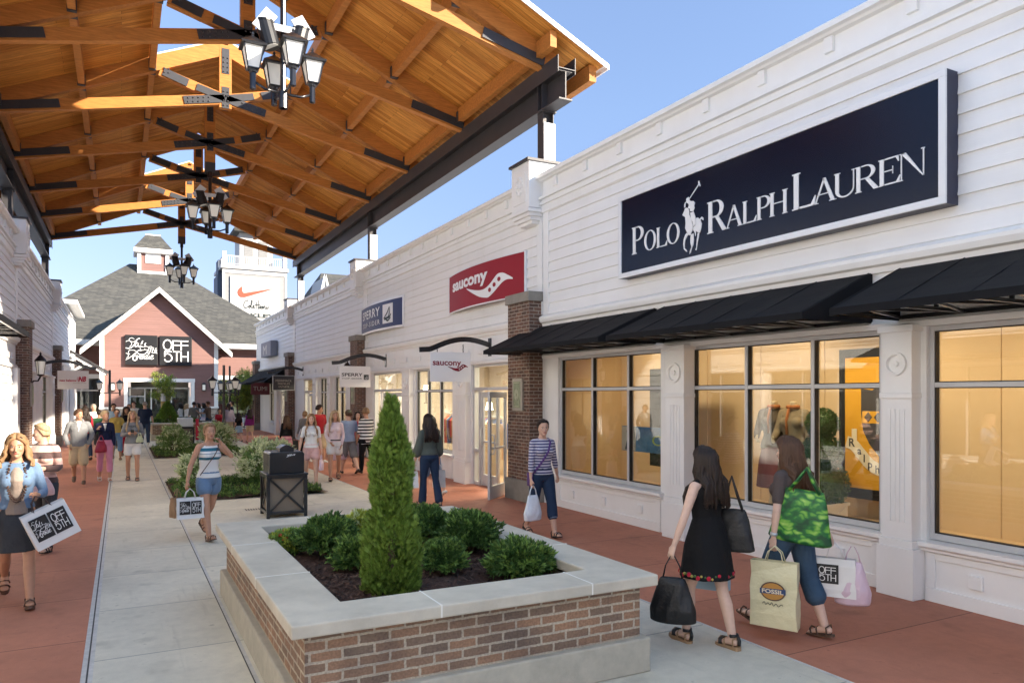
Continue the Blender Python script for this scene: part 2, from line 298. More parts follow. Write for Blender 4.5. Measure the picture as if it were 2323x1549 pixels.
def text_mb(body, fn, height, width=None, x0=0, bold=0, depth=.004, spacing=1.0, mb=None, shear=0, center=False):
    "built-in font; fn(u,v,w)->xyz; height = size of capitals; returns the width"
    cu = bpy.data.curves.new('t', 'FONT'); cu.body = body; cu.size = 1; cu.offset = bold; cu.space_character = spacing; cu.resolution_u = 3; cu.shear = shear
    ob = bpy.data.objects.new('t', cu); COL.objects.link(ob)
    dg = bpy.context.evaluated_depsgraph_get(); dg.update(); me = bpy.data.meshes.new_from_object(ob.evaluated_get(dg))
    xs = [v.co.x for v in me.vertices]; k = height/.70; mn, mxx = min(xs), max(xs)
    kx = (width/(mxx-mn)) if width else k
    x0 = x0-(mxx-mn)*kx/2 if center else x0
    vs = [(x0+(v.co.x-mn)*kx, v.co.y*k) for v in me.vertices]; fs = [tuple(p.vertices) for p in me.polygons]
    n = len(vs); mb.add([fn(u, v, depth) for u, v in vs], fs)
    # rim so letters have thickness
    cnt = {}
    for f in fs:
        for i in range(len(f)):
            e = (f[i], f[(i+1) % len(f)]); cnt[tuple(sorted(e))] = cnt.get(tuple(sorted(e)), 0)+1
    be = [e for e, c in cnt.items() if c == 1]
    o = len(mb.v); mb.v += [tuple(fn(u, v, depth)) for u, v in vs]+[tuple(fn(u, v, 0)) for u, v in vs]
    mb.f += [(o+a, o+b, o+n+b, o+n+a) for a, b in be]; mb.m += [mb.mi]*len(be)
    bpy.data.objects.remove(ob); bpy.data.curves.remove(cu); bpy.data.meshes.remove(me)
    return (mxx-mn)*kx
def spline(pts, n=6):
    P = [Vector(p) for p in pts]; out = []
    for i in range(len(P)-1):
        p0, p1, p2, p3 = P[max(i-1, 0)], P[i], P[i+1], P[min(i+2, len(P)-1)]
        for k in range(n):
            t = k/n; out.append(.5*((2*p1)+(p2-p0)*t+(2*p0-5*p1+4*p2-p3)*t*t+(3*p1-p0-3*p2+p3)*t**3))
    out.append(P[-1]); return out
def stroke(mb, pts, w, fn, depth=.004, n=5, taper=False, smooth=True):
    P = spline([(p[0], p[1], 0) for p in pts], n) if smooth else [Vector((p[0], p[1], 0)) for p in pts]
    L = []; Rr = []
    for i, p in enumerate(P):
        d = (P[min(i+1, len(P)-1)]-P[max(i-1, 0)]); d = d.normalized() if d.length else Vector((1, 0, 0)); nn = Vector((-d.y, d.x, 0))
        ww = w*(.45+.55*math.sin(math.pi*i/(len(P)-1))) if taper else w
        L.append(p+nn*ww/2); Rr.append(p-nn*ww/2)
    for i in range(len(P)-1):
        a = [L[i], L[i+1], Rr[i+1], Rr[i]]
        mb.add([fn(q.x, q.y, depth) for q in a], [(0, 1, 2, 3)])
def poly(mb, pts, fn, depth=.004, base=0):
    mb.prism(pts, fn, base, depth)

# ---------------------------------------------------------------- ground
def sheet(name, mt, x0, x1, y0, y1, z, kind='structure', label=None, cat=None, th=.2):
    b = MB(); b.box(x0, x1, y0, y1, z-th, z); return tag(b.build(name, mt), label, cat, kind=kind)
g = MB(); g.add([(-900, -900, -.06), (900, -900, -.06), (900, 1200, -.06), (-900, 1200, -.06)], [(0, 1, 2, 3)])
tag(g.build('ground', 'asphalt', recalc=False), kind='structure')
sheet('red_pavement', 'red_concrete', -2.62, -.27, -14, 48.4, 0)
sheet('concrete_path', 'grey_concrete', -.19, .86, -14, 48.4, 0)
sheet('concrete_pavement', 'grey_concrete', .9, 4.70, -14, 48.4, 0)
sheet('red_pavement', 'red_concrete', 4.74, 7.6, -14, 48.4, 0)
sheet('plaza_paving', 'grey_concrete', -16, 26, 48.42, 70, -.004)
for x0, x1, m_ in ((-.27, -.235, 'joint_strip'), (-.235, -.222, 'joint_dark'), (-.222, -.19, 'joint_strip'), (.86, .872, 'joint_dark'), (.872, .9, 'joint_strip'), (4.70, 4.712, 'joint_dark'), (4.712, 4.74, 'joint_strip')):
    sheet('paving_joint', m_, x0, x1, -14, 48.4, -.002 if m_ != 'joint_dark' else -.006)
# ---------------------------------------------------------------- shop fronts
FR = lambda u, n, z: (7.3-n, u, z)       # right side of the street: u along it, n out of the wall
FL = lambda u, n, z: (-2.5+n, u, z)      # left side
def extr(mb, prof, u0, u1):
    "profile of (n,z) points run along u"
    n = len(prof); mb.add([(u0, a, b) for a, b in prof]+[(u1, a, b) for a, b in prof],
        [tuple(range(n)), tuple(range(n, 2*n))[::-1]]+[(i, n+i, n+(i+1) % n, (i+1) % n) for i in range(n)])
def siding(mb, u0, u1, z0, z1, n0=0., step=.2, lap=.032):
    k = max(1, round((z1-z0)/step)); h = (z1-z0)/k
    for i in range(k):
        a = z0+i*h; extr(mb, [(n0-.05, a), (n0+lap, a), (n0+lap, a+.012), (n0+.004, a+h), (n0-.05, a+h)], u0, u1)
    # butt joints
def window(F, par, u0, u1, z0, z1, mull=(), trans=None, glass='shop_glass', inset=.10, fr=.05, sill=True):
    m = MB(F); n1, n0 = -inset+.05, -inset-.05
    m.box(u0, u0+fr, n0, n1, z0, z1); m.box(u1-fr, u1, n0, n1, z0, z1); m.box(u0+fr, u1-fr, n0, n1, z1-fr, z1); m.box(u0+fr, u1-fr, n0, n1, z0, z0+fr*1.3)
    us = [u0+fr]+sorted(mull)+[u1-fr]
    for q in mull: m.box(q-fr/2, q+fr/2, n0, n1, z0+fr*1.3, z1-fr)
    if trans:
        for a, b in zip(us[:-1], us[1:]): m.box(a+(fr/2 if a in mull else 0), b-(fr/2 if b in mull else 0), n0, n1-.003, trans-fr/2, trans+fr/2)
    w = m.build('window', 'aluminium', par, bevel=.004)
    g = MB(F); 
    for a, b in zip(us[:-1], us[1:]):
        for c, d in (((z0, trans), (trans, z1)) if trans else ((z0, z1),)):
            g.box(a-.005, b+.005, -inset-.012, -inset-.004, c+.01, d-.01)
    g.build('pane', glass, w)
    k = MB(F)
    for a, b in zip(us[:-1], us[1:]):
        for c, d in (((z0+fr*1.3, trans-fr/2), (trans+fr/2, z1-fr)) if trans else ((z0+fr*1.3, z1-fr),)):
            a2 = a+(fr/2 if a in mull else 0); b2 = b-(fr/2 if b in mull else 0); e = .010
            k.box(a2, a2+e, n0+.03, n1-.012, c, d); k.box(b2-e, b2, n0+.03, n1-.012, c, d); k.box(a2+e, b2-e, n0+.03, n1-.012, d-e, d); k.box(a2+e, b2-e, n0+.03, n1-.012, c, c+e)
    k.build('gasket', 'dark_gasket', w)
    if sill:
        s = MB(F); extr(s, [(-.16, z0-.11), (.05, z0-.11), (.05, z0-.085), (.09, z0-.06), (.09, z0-.02), (-.16, z0)], u0-.08, u1+.08); s.build('sill', 'white_paint', w, bevel=.004)
    return w
def door_leaf(F, par, u0, u1, z1=2.16, n=-.1, glass='shop_glass', panels=1, metal='aluminium', handle_side=1):
    m = MB(F); st = .09
    m.box(u0, u0+st, n-.025, n+.025, .01, z1); m.box(u1-st, u1, n-.025, n+.025, .01, z1); m.box(u0+st, u1-st, n-.025, n+.025, .01, .27); m.box(u0+st, u1-st, n-.025, n+.025, z1-.12, z1); m.box(u0+st, u1-st, n-.02, n+.02, 1.0, 1.04)
    d = m.build('door', metal, par, bevel=.003)
    g = MB(F); g.box(u0+st-.01, u1-st+.01, n-.006, n+.006, .26, z1-.11); g.build('pane', glass, d)
    h = MB(F); hu = u1-.05 if handle_side > 0 else u0+.05; s = -1 if handle_side > 0 else 1
    h.tube([(hu, n+.02, .92), (hu, n+.09, .92), (hu+s*.02, n+.1, 1.0), (hu+s*.02, n+.1, 1.22), (hu, n+.09, 1.3), (hu, n+.02, 1.3)], .014, 8); h.build('handle', 'light_steel', d, smooth=True)
    return d
def pilaster(F, par, u0, u1, n1=.15, z1=2.82, w_top=.03):
    m = MB(F); n0 = -.05
    m.box(u0-.04, u1+.04, n0, n1+.035, 0, .52); m.box(u0-.02, u1+.02, n0, n1+.02, .52, .60)
    m.box(u0, u1, n0, n1, .60, z1)
    e = .035
    m.box(u0-.015, u1+.015, n0, n1+.02, 2.06, 2.12)
    m.box(u0-w_top, u1+w_top, n0, n1+.03, z1-.07, z1)
    p = m.build('pilaster', 'white_paint', par, bevel=.006)
    f = MB(F); w = u1-u0; nf = 4; cw = w*.62/nf; s0 = u0+w*.19
    for i in range(nf):
        a = s0+i*cw; f.box(a+cw*.18, a+cw*.82, n1, n1+.010, .78, 1.95)
    f.build('fluting', 'white_paint', p, bevel=.003)
    r = MB(F); cu, cz, k = (u0+u1)/2, 2.42, min(.15, w*.36)
    ring = []
    for (r0, r1, d0) in ((k, k*.72, .03), (k*.25, 0, .03)):
        seg = 24; vs = []; fs = []
        for i in range(seg):
            a = 2*math.pi*i/seg; c_, s_ = math.cos(a), math.sin(a)
            vs += [(cu+r0*c_, n1, cz+r0*s_), (cu+(r0*.93+r1*.07)*c_, n1+d0, cz+(r0*.93+r1*.07)*s_), (cu+(r0*.2+r1*.8)*c_, n1+d0, cz+(r0*.2+r1*.8)*s_), (cu+r1*c_, n1, cz+r1*s_)]
        for i in range(seg):
            j = (i+1) % seg
            for q in range(3): fs.append((i*4+q, j*4+q, j*4+q+1, i*4+q+1))
        r.add(vs, fs)
    r.build('rosette', 'white_paint', p, smooth=False)
    return p
def brick_pier(F, par, u0, u1, plaque=True, n1=.30, top=3.92):
    m = MB(F); m.box(u0, u1, -.1, n1, .42, top); p = m.build('brick_pier', 'pier_brick', par)
    b = MB(F); b.box(u0-.05, u1+.05, -.1, n1+.05, 0, .42); b.build('stone_base', 'pier_stone', p, bevel=.01)
    c = MB(F); c.box(u0-.045, u1+.045, -.1, n1+.05, top, top+.19); c.build('stone_cap', 'pier_stone', p, bevel=.012)
    if plaque:
        q = MB(F); um = (u0+u1)/2-.02; q.box(um-.2, um+.2, n1, n1+.045, 1.78, 2.42); pq = q.build('plaque_frame', 'cast_stone', p, bevel=.008)
        q = MB(F); q.box(um-.145, um+.145, n1+.045, n1+.052, 1.84, 2.36)
        pl = q.build('plaque', 'plaque_green', pq)
        q = MB(F); 
        for k_ in range(8):
            a = k_*math.pi/4; q.ball((um+.055*math.cos(a), n1+.055, 2.1+.075*math.sin(a)), .035, 8, 5, sc=(1, .4, 1.3))
        q.box(um-.13, um-.115, n1+.052, n1+.06, 1.86, 2.34); q.box(um+.115, um+.13, n1+.052, n1+.06, 1.86, 2.34); q.box(um-.115, um+.115, n1+.052, n1+.06, 2.325, 2.34); q.box(um-.115, um+.115, n1+.052, n1+.06, 1.86, 1.875)
        q.build('relief', 'plaque_relief', pq, smooth=True)
    return p
mat('plaque_green', (.30, .34, .22), .7, noise_amt=.2, noise_scale=30); mat('plaque_relief', (.50, .52, .36), .7)
def knee_wall(F, par, u0, u1, z1=.52, squares=2):
    m = MB(F); m.box(u0, u1, -.16, 0, 0, z1)
    m.box(u0, u1, 0, .025, 0, .14); m.box(u0, u0+.1, 0, .018, .14, z1-.02); m.box(u1-.1, u1, 0, .018, .14, z1-.02); m.box(u0+.1, u1-.1, 0, .018, z1-.09, z1-.02)
    k = m.build('knee_wall', 'white_paint', par, bevel=.005)
    pieces(F, 'raised_block', 'white_paint', k, [(c-.065, c+.065, 0, .03, .22, .35) for c in [u0+(u1-u0)*(i+.5)/squares for i in range(squares)]], .004)
def shop(side, name_lbl, u0, u1, bays, piers=(), pil=(), top=6.36, dentil=1.02, interior='warm', bracket=None, depth=7.5, lights=2.0, sidz0=3.66, blank=(), frieze_blocks=True, inner='shop_wall', backn=-4.5):
    F = FR if side > 0 else FL
    T = thing('shop_building', name_lbl, 'building', (7.3 if side > 0 else -2.5, (u0+u1)/2, 0))
    # outer shell: header, solid stretches, roof, inner room
    w = MB(F); w.box(u0, u1, -.16, 0, 2.80, 3.5); w.box(u0, u1, -.2, -.03, 3.5, top-.35)
    edges = sorted([(a, b) for a, b, *_ in bays]); cur = u0
    for a, b in edges+[(u1, u1)]:
        if a-cur > .02 : w.box(cur, a, -.16, 0, 0, 2.80)
        cur = b
    w.build('wall', 'white_paint', T)
    for b in bays:
        a, c, kind = b[:3]; kw = b[3] if len(b) > 3 else {}
        if kind == 'w': window(F, T, a, c, .62, 2.80, **kw); knee_wall(F, T, a, c, squares=max(1, round((c-a)/1.1)))
        if kind == 'd':
            fr = MB(F); fr.box(a, a+.06, -.16, -.03, 0, 2.80); fr.box(c-.06, c, -.16, -.03, 0, 2.80); fr.box(a+.06, c-.06, -.16, -.03, 2.20, 2.27); fr.box(a+.06, c-.06, -.16, -.03, 2.74, 2.80)
            side_u = kw.get('side')
            if side_u: fr.box(side_u-.03, side_u+.03, -.16, -.03, 0, 2.20); s0, s1 = (side_u+.03, c-.06) if side_u > (a+c)/2 else (a+.06, side_u-.03); fr.box(s0, s1, -.15, -.04, .78, .84); fr.box(s0, s1, -.15, -.04, 0, .08)
            f = fr.build('door_frame', 'aluminium', T, bevel=.003)
            g = MB(F); g.box(a+.06, c-.06, -.1, -.092, 2.27, 2.74)
            if side_u: g.box(s0, s1, -.1, -.092, .08, .78); g.box(s0, s1, -.1, -.092, .84, 2.2)
            g.build('pane', 'shop_glass', f)
            for lf in kw.get('leaves', ()): door_leaf(F, T, *lf)
    for a, b in pil: pilaster(F, T, a, b)
    for a, b in piers: brick_pier(F, T, a, b, plaque=True)
    # frieze with flat blocks, belt cornice
    if frieze_blocks:
        n = max(2, round((u1-u0)/1.12)); pieces(F, 'frieze_block', 'white_paint', T, [(c-.28, c+.28, 0, .03, 3.03, 3.17) for c in [u0+(i+.5)*(u1-u0)/n for i in range(n)]], .004)
    b = MB(F)
    cuts = sorted([(p0-.045, p1+.045) for p0, p1 in piers]); segs = []; c = u0
    for p0, p1 in cuts:
        if p0 > c: segs.append((c, p0))
        c = p1
    if c < u1: segs.append((c, u1))
    for a, c in segs: extr(b, [(-.05, 3.42), (.04, 3.42), (.055, 3.48), (.10, 3.50), (.12, 3.56), (.12, 3.60), (.02, 3.66), (-.05, 3.66)], a, c)
    for a, c in segs: extr(b, [(-.01, 2.80), (.05, 2.80), (.06, 2.86), (.02, 2.90), (-.01, 2.90)], a, c)
    b.build('belt_cornice', 'white_trim', T)
    s = MB(F); siding(s, u0, u1, sidz0, top-.72); s.build('siding', 'white_siding', T)
    pieces(F, 'corner_board', 'white_trim', T, [(a, a+.2, -.03, .035, sidz0, top-.72) for a in (u0+.01, u1-.21)])
    # parapet: fascia, mouldings, crown
    c = MB(F); t = top
    extr(c, [(-.3, t-.74), (.03, t-.74), (.06, t-.72), (.06, t-.585), (.095, t-.58), (.095, t-.53), (.055, t-.525), (.055, t-.475), (.115, t-.47), (.115, t-.42), (.04, t-.415), (.04, t-.13), (.11, t-.125), (.13, t-.10), (.18, t-.085), (.18, t-.02), (.16, t), (-.35, t)], u0, u1)
    c.build('parapet_cornice', 'white_trim', T)
    n = round((u1-u0)/dentil); pieces(F, 'cornice_block', 'white_trim', T, [(a-.06, a+.06, .04, .085, t-.31, t-.13) for a in [u0+(i+.5)*(u1-u0)/n for i in range(n)]], .004)
    if bracket:
        for bu in bracket:
            m = MB(F); m.box(bu-.36, bu+.36, -.5, .32, t-.62, t+.28); 
            for i, (gg, zz) in enumerate(((.0, 0), (-.05, .07), (-.10, .14), (-.16, .20))):
                m.box(bu-.40-gg*.9, bu+.40+gg*.9, -.05, .36+gg, t-.64-zz-.07, t-.64-zz)
            p = m.build('parapet_box', 'white_paint', T, bevel=.008)
            q = MB(F); q.box(bu-.40, bu+.40, -.5, .37, t+.28, t+.33); q.build('dark_coping', 'dark_steel', p)
            q = MB(F); seg = 20
            pts = [(bu-.25, t-.5), (bu+.25, t-.5)]+[(bu+.25*math.cos(k*math.pi/10), t-.02+.16*math.sin(k*math.pi/10)) for k in range(11)]
            q.prism(pts, lambda a, b_, w: (a, w, b_), .32, .335)
            for kk in range(16):
                a = kk*math.pi/8; q.ball((bu+.12*math.cos(a), .34, t-.16+.17*math.sin(a)), .028, 6, 4)
            q.ball((bu, .34, t-.16), .05, 8, 6); q.build('oval_panel', 'white_trim', p)
    # roof deck and plain outer walls behind, so the room is closed and shades the street
    o = MB(F); o.box(u0+.01, u1-.01, -depth, -.36, top-.9, top-.75); o.box(u0+.01, u1-.01, -depth-.2, -depth, 0, top-.05)
    o.build('roof', 'roof_membrane', T)
    r = MB(F)
    r.box(u0+.02, u1-.02, backn-.1, backn, 0, 3.3); r.box(u0+.02, u0+.12, backn, -.17, 0, 3.3); r.box(u1-.12, u1-.02, backn, -.17, 0, 3.3); r.box(u0+.02, u1-.02, backn-.1, -.17, 3.3, 3.4)
    r.build('inner_wall', inner, T)
    if inner == 'cream_wall':
        uu = u0+.9
        while uu < u1-.5: q = MB(F); q.box(uu-.012, uu+.012, backn, backn+.012, .42, 3.3); q.build('wall_batten', 'cream_wall', T); uu += 1.22
    r = MB(F); r.box(u0+.12, u1-.12, backn, -.17, 0, .02 if inner != 'cream_wall' else .42); r.build('inner_floor', 'shop_floor' if inner != 'cream_wall' else 'cream_wall', T)
    return T
mat('roof_membrane', (.5, .5, .5), .8)
def room_light(F, u, n, z, power, size=.6, col=(1, .78, .50), spot=None, aim=None):
    l = bpy.data.lights.new('ceiling_lamp', 'SPOT' if spot else 'AREA'); l.energy = power; l.color = col
    if spot: l.spot_size = R(spot); l.spot_blend = .9; l.shadow_soft_size = .08
    else: l.shape = 'DISK'; l.size = size
    o = bpy.data.objects.new('ceiling_lamp', l); COL.objects.link(o); o.location = F(u, n, z)
    if aim: o.rotation_euler = (Vector(F(*aim))-Vector(F(u, n, z))).to_track_quat('-Z', 'Y').to_euler()
    return o
# --- right side
A1 = shop(1, 'white clapboard shop with three wide warm-lit display windows under black awnings', -13, 12.5,
     [(8.97, 11.98, 'w', dict(mull=(10.92, 9.87), trans=2.20)), (5.26, 8.33, 'w', dict(mull=(7.27, 6.20), trans=2.20)), (1.7, 4.74, 'w', dict(mull=(3.75, 2.72), trans=2.20)),
      (-2.0, 1.1, 'w', dict(mull=(-.9, .1), trans=2.2)), (-5.6, -2.6, 'w', dict(mull=(-4.6, -3.6), trans=2.2)), (-12, -7, 'w', dict(mull=(-10.5, -9), trans=2.2))],
     pil=((8.27, 8.68), (4.80, 5.14), (1.2, 1.6), (-2.5, -2.1), (-6.4, -6.0)), inner='cream_wall', backn=-1.75, frieze_blocks=False)
A2 = shop(1, 'white clapboard shop with glass doors and tall brick pier at its near end', 12.52, 24.38,
     [(13.72, 15.86, 'd', dict(side=15.55, leaves=((14.66, 15.5),))), (17.04, 19.7, 'w', dict(mull=(18.83, 17.96), trans=2.2)), (20.5, 23.6, 'd', dict(side=22.9, leaves=((21.75, 22.8), (20.6, 21.7))))],
     piers=((12.56, 13.46),), pil=((15.92, 16.5), (19.76, 20.4)), bracket=(12.9,))
A3 = shop(1, 'white shop front between two brick piers with small paned windows', 24.40, 36.0,
     [(27.0, 28.6, 'w', dict(mull=(27.8,), trans=2.2)), (29.3, 31.0, 'w', dict(mull=(29.85, 30.45), trans=2.2)), (31.9, 34.0, 'd', dict(side=33.4, leaves=((32.0, 32.66), (32.68, 33.34))))],
     piers=((24.45, 25.3),), pil=((25.8, 26.4), (28.7, 29.2), (31.1, 31.7)), bracket=(24.9,))
A4 = shop(1, 'farthest white shop front of the right row beyond the third brick pier', 36.02, 47.2,
     [(37.5, 39.6, 'd', dict(leaves=((37.6, 38.5), (38.55, 39.5)))), (41.5, 42.8, 'w', dict(mull=(), trans=2.2))],
     piers=((36.05, 36.9), (46.0, 46.9)), pil=((39.9, 40.4),), bracket=(36.5,), frieze_blocks=False)
# open door leaf swung out towards the brick pier
def open_door():
    b = MB(); L = .95
    hinge = Vector((7.24, 13.80, 0)); d = Vector((6.50, 13.14, 0))-hinge; d.normalize(); nn = Vector((-d.y, d.x, 0))
    fn = lambda u, n, z: tuple(hinge+d*u+nn*n+Vector((0, 0, z)))
    door_leaf(fn, A2, 0, .97, handle_side=1)
open_door()
# --- left side
B1 = shop(-1, 'white clapboard shop wall at the left edge before the first brick pier', -13, 23.6,
     [(17.2, 20.6, 'w', dict(mull=(18.3, 19.4), trans=2.2)), (12.6, 16.2, 'w', dict(mull=(13.8, 15), trans=2.2)), (7.8, 11.6, 'w', dict(mull=(9, 10.3), trans=2.2)), (3, 6.8, 'w', dict(mull=(4.2, 5.5), trans=2.2)), (-2, 2, 'w', dict(mull=(-.6, .7), trans=2.2)), (-9, -4, 'w', dict(mull=(-7.4, -5.6), trans=2.2))],
     pil=((16.4, 16.9), (11.8, 12.3), (7.0, 7.5), (2.2, 2.7)), bracket=(23.2,))
lb = MB(FL); siding(lb, 20.9, 22.9, .14, 2.8); lb.box(22.95, 23.5, 0, .12, 0, 2.8); lb.box(20.8, 22.95, 0, .05, 0, .14); lb.build('panelled_siding', 'white_siding', B1)
B2 = shop(-1, 'white shop front on the left between two brick piers', 23.62, 35.3,
     [(25.6, 28.6, 'w', dict(mull=(26.6, 27.6), trans=2.2)), (29.6, 33.4, 'w', dict(mull=(30.8, 32.1), trans=2.2))],
     piers=((23.66, 24.55),), pil=((24.85, 25.4), (28.8, 29.4), (33.6, 34.6)), bracket=(35.0,))
B3 = shop(-1, 'farthest white shop front of the left row', 35.32, 46.5,
     [(37.2, 40.6, 'w', dict(mull=(38.3, 39.5), trans=2.2)), (41.6, 45, 'w', dict(mull=(42.7, 43.9), trans=2.2))],
     piers=((35.35, 36.2),), pil=((36.5, 37.0), (40.8, 41.4)), frieze_blocks=True)
# lamps inside the lit shops (their ceiling lights)
for u, n, z, p, aim in ((10.9, -.35, 3.2, 170, (11.3, -1.75, 1.9)), (9.5, -.35, 3.2, 110, (9.4, -1.75, 2.2)), (7.6, -.35, 3.2, 150, (7.9, -1.75, 1.9)), (6.5, -.3, 3.2, 190, (6.2, -1.2, 1.5)), (5.6, -.35, 3.2, 140, (5.2, -1.75, 1.6)), (3.9, -.35, 3.2, 170, (3.6, -1.75, 2.2)), (2.4, -.35, 3.2, 140, (2.4, -1.75, 2.0)), (-.4, -.4, 3.2, 170, (-.4, -1.7, 2))):
    room_light(FR, u, n, z, p*.17, spot=115, aim=aim)
for F_, u in ((FR, 14.8), (FR, 18.4), (FR, 21.8), (FR, 28), (FR, 32.5), (FR, 38.6), (FL, 27), (FL, 32), (FL, 39)):
    room_light(F_, u, -2.0, 3.25, 70, size=1.2, col=(1, .84, .62), aim=(u, -2.0, 0))

# ---------------------------------------------------------------- timber canopy
CX = 2.4
TY = [12.85, 16.77, 20.65, 24.45, 28.3, 32.15, 36.5]
ztop = lambda x: 11.32-.45*abs(x-CX)          # upper face of the top chords
canopy = thing('timber_canopy', 'timber roof canopy on steel beams spanning the walkway', 'canopy', (CX, 24.5, 0))
def bolt(m, x, y, z): m.ball((x, y, z), .022, 6, 4)
for i, y in enumerate(TY):
    w = MB(); hw = .075
    # top chords (doubled at the heel), bottom chords crossing at the node, king post
    for s in (-1, 1):
        a = Vector((CX+s*5.3, y, ztop(CX+5.3)-.19)); b = Vector((CX+s*.02, y, ztop(CX)-.19)); w.beam(a, b, .17, .36)
        a = Vector((CX+s*5.05, y+s*.001, 8.70)); n0 = Vector((CX, y, 9.80)); b = Vector((CX-s*1.55, y, ztop(CX-1.55)-.42+.02)); w.beam(a, n0+(n0-a).normalized()*.02, .15, .26); w.beam(n0, b, .146, .24)
    kp_bot = 8.95 if i in (0, 3, 6) else 9.56
    w.box(CX-.15, CX+.15, y-.09, y+.09, kp_bot, 11.2)
    t = w.build('truss', 'douglas_fir', canopy)
    for f in (-1, 1):
        yy = y+f*.10; p = MB()
        def one():
            global p
            p.build('gusset_plate', 'gunmetal_plate', t); p = MB()
        for s in (-1, 1):
            a = Vector((CX+s*.02, yy, 9.80)); d = Vector((s*5.05, 0, -1.10)).normalized(); p.beam(a, a+d*1.0, .012, .2)
            d2 = Vector((s*1.55, 0, .40)).normalized(); p.beam(Vector((CX, yy, 9.80)), Vector((CX, yy, 9.80))+d2*.72, .012, .18)
        p.box(CX-.09, CX+.09, yy-.006, yy+.006, 9.55, 10.1); one()
        for s in (-1, 1):
            e = Vector((CX-s*1.52, yy, ztop(CX-1.52)-.42)); p.beam(e+Vector((s*.05, 0, 0)), e+Vector((s*.62, 0, -.18)), .012, .2); one()
            h = Vector((CX+s*5.05, yy, 8.72)); p.beam(h, h+Vector((-s*1.35, 0, .29)), .014, .2); one()
        p.box(CX-.09, CX+.09, yy-.006, yy+.006, 10.45, 11.1); one()
        if kp_bot < 9: p.box(CX-.15, CX+.15, yy-.007, yy+.007, 8.9, 9.2); one()
    bo = MB()
    for s in (-1, 1):
        d = Vector((s*5.05, 0, -1.10)).normalized()
        for k in range(5):
            for q in (-.05, .05):
                c = Vector((CX, y-.112, 9.80))+d*(.42+k*.125)+Vector((0, 0, q)); bolt(bo, *c)
        for k in range(2):
            for q in (-.05, .05): c = Vector((CX+s*1.35+s*k*.1, y-.112, ztop(CX+1.4)-.44+q)); bolt(bo, *c)
    for k in range(4):
        for q in (-.05, .05): bolt(bo, CX+q, y-.112, 9.62+.12*k); bolt(bo, CX+q, y-.112, 10.5+.12*k)
    tag(bo.build('bolt', 'dark_steel', t, smooth=True), kind='stuff')
PX_ = [1.72, 3.25, 4.93]
for i in range(len(TY)-1):
    y0, y1 = TY[i]+.09, TY[i+1]-.09
    for s in (-1, 1):
        for q in PX_:
            x = CX+s*q; z1 = ztop(x)+.0; m = MB(); m.box(x-.07, x+.07, y0+.02, y1-.02, z1-.34, z1-.035*1)
            pu = m.build('purlin', 'douglas_fir', canopy)
            for yy, dy in ((y0, .10), (y1, -.10)):
                h = MB(); a, b = sorted((yy, yy+dy)); h.box(x-.085, x-.071, a, b, z1-.36, z1-.1); h.box(x+.071, x+.085, a, b, z1-.36, z1-.1); h.box(x-.071, x+.071, a, b, z1-.36, z1-.342)
                h.build('hanger', 'dark_steel', pu)
for s in (-1, 1):    # outside the beams and the front / rear overhangs
    x = CX+s*5.9; m = MB(); m.box(x-.08, x+.08, 12.30, 37.1, ztop(x)-.34, ztop(x)-.02); m.build('purlin', 'douglas_fir', canopy)
    for (ya, yb) in ((12.2, TY[0]-.10), (TY[-1]+.10, 37.2)):
        for q in PX_:
            x = CX+s*q; m = MB(); m.box(x-.07, x+.07, ya, yb, ztop(x)-.34, ztop(x)-.03); m.build('purlin', 'douglas_fir', canopy)
    m = MB(); x = CX+s*.0
# ridge beam segments only where the roof is closed
def deck(y0, y1, xin, s):
    m = MB(); x0, x1 = CX+s*xin, CX+s*6.05
    vs = [(x0, y0, ztop(x0)+.004), (x1, y0, ztop(x1)+.004), (x1, y1, ztop(x1)+.004), (x0, y1, ztop(x0)+.004)]; vs += [(a, b, c+.05) for a, b, c in vs]
    m.add(vs, [(0,1,2,3),(4,5,6,7),(0,1,5,4),(1,2,6,5),(2,3,7,6),(3,0,4,7)]); return m
for s in (-1, 1):
    spans = [(12.15, TY[0], .0), (TY[0], TY[1], .0), (TY[1], TY[2], 1.78), (TY[2], TY[3], .0), (TY[3], TY[4], .0), (TY[4], TY[5], 1.78), (TY[5], TY[6], 0.), (TY[6], 37.25, .0)]
    for a, b, xin in spans: deck(a, b, xin, s).build('roof_deck', 'roof_deck', canopy)
    m = MB(); x0, x1 = CX, CX+s*6.12      # metal roofing over the boards, with its bright edge trim
    for a, b, xin in spans:
        xi = CX+s*xin
        vs = [(xi, a, ztop(xi)+.058), (x1, a, ztop(x1)+.058), (x1, b, ztop(x1)+.058), (xi, b, ztop(xi)+.058)]; vs += [(p, q, r+.04) for p, q, r in vs]
        m.add(vs, [(0,1,2,3),(4,5,6,7),(0,1,5,4),(1,2,6,5),(2,3,7,6),(3,0,4,7)])
    m.build('roof_sheet', 'fascia_metal', canopy)
    m = MB(); m.beam((CX, 12.10, ztop(CX)+.03), (x1, 12.10, ztop(x1)+.03), .02, .09); m.beam((x1+s*.02, 12.1, ztop(x1)+.02), (x1+s*.02, 37.2, ztop(x1)+.03), .03, .10); m.build('edge_trim', 'fascia_metal', canopy)
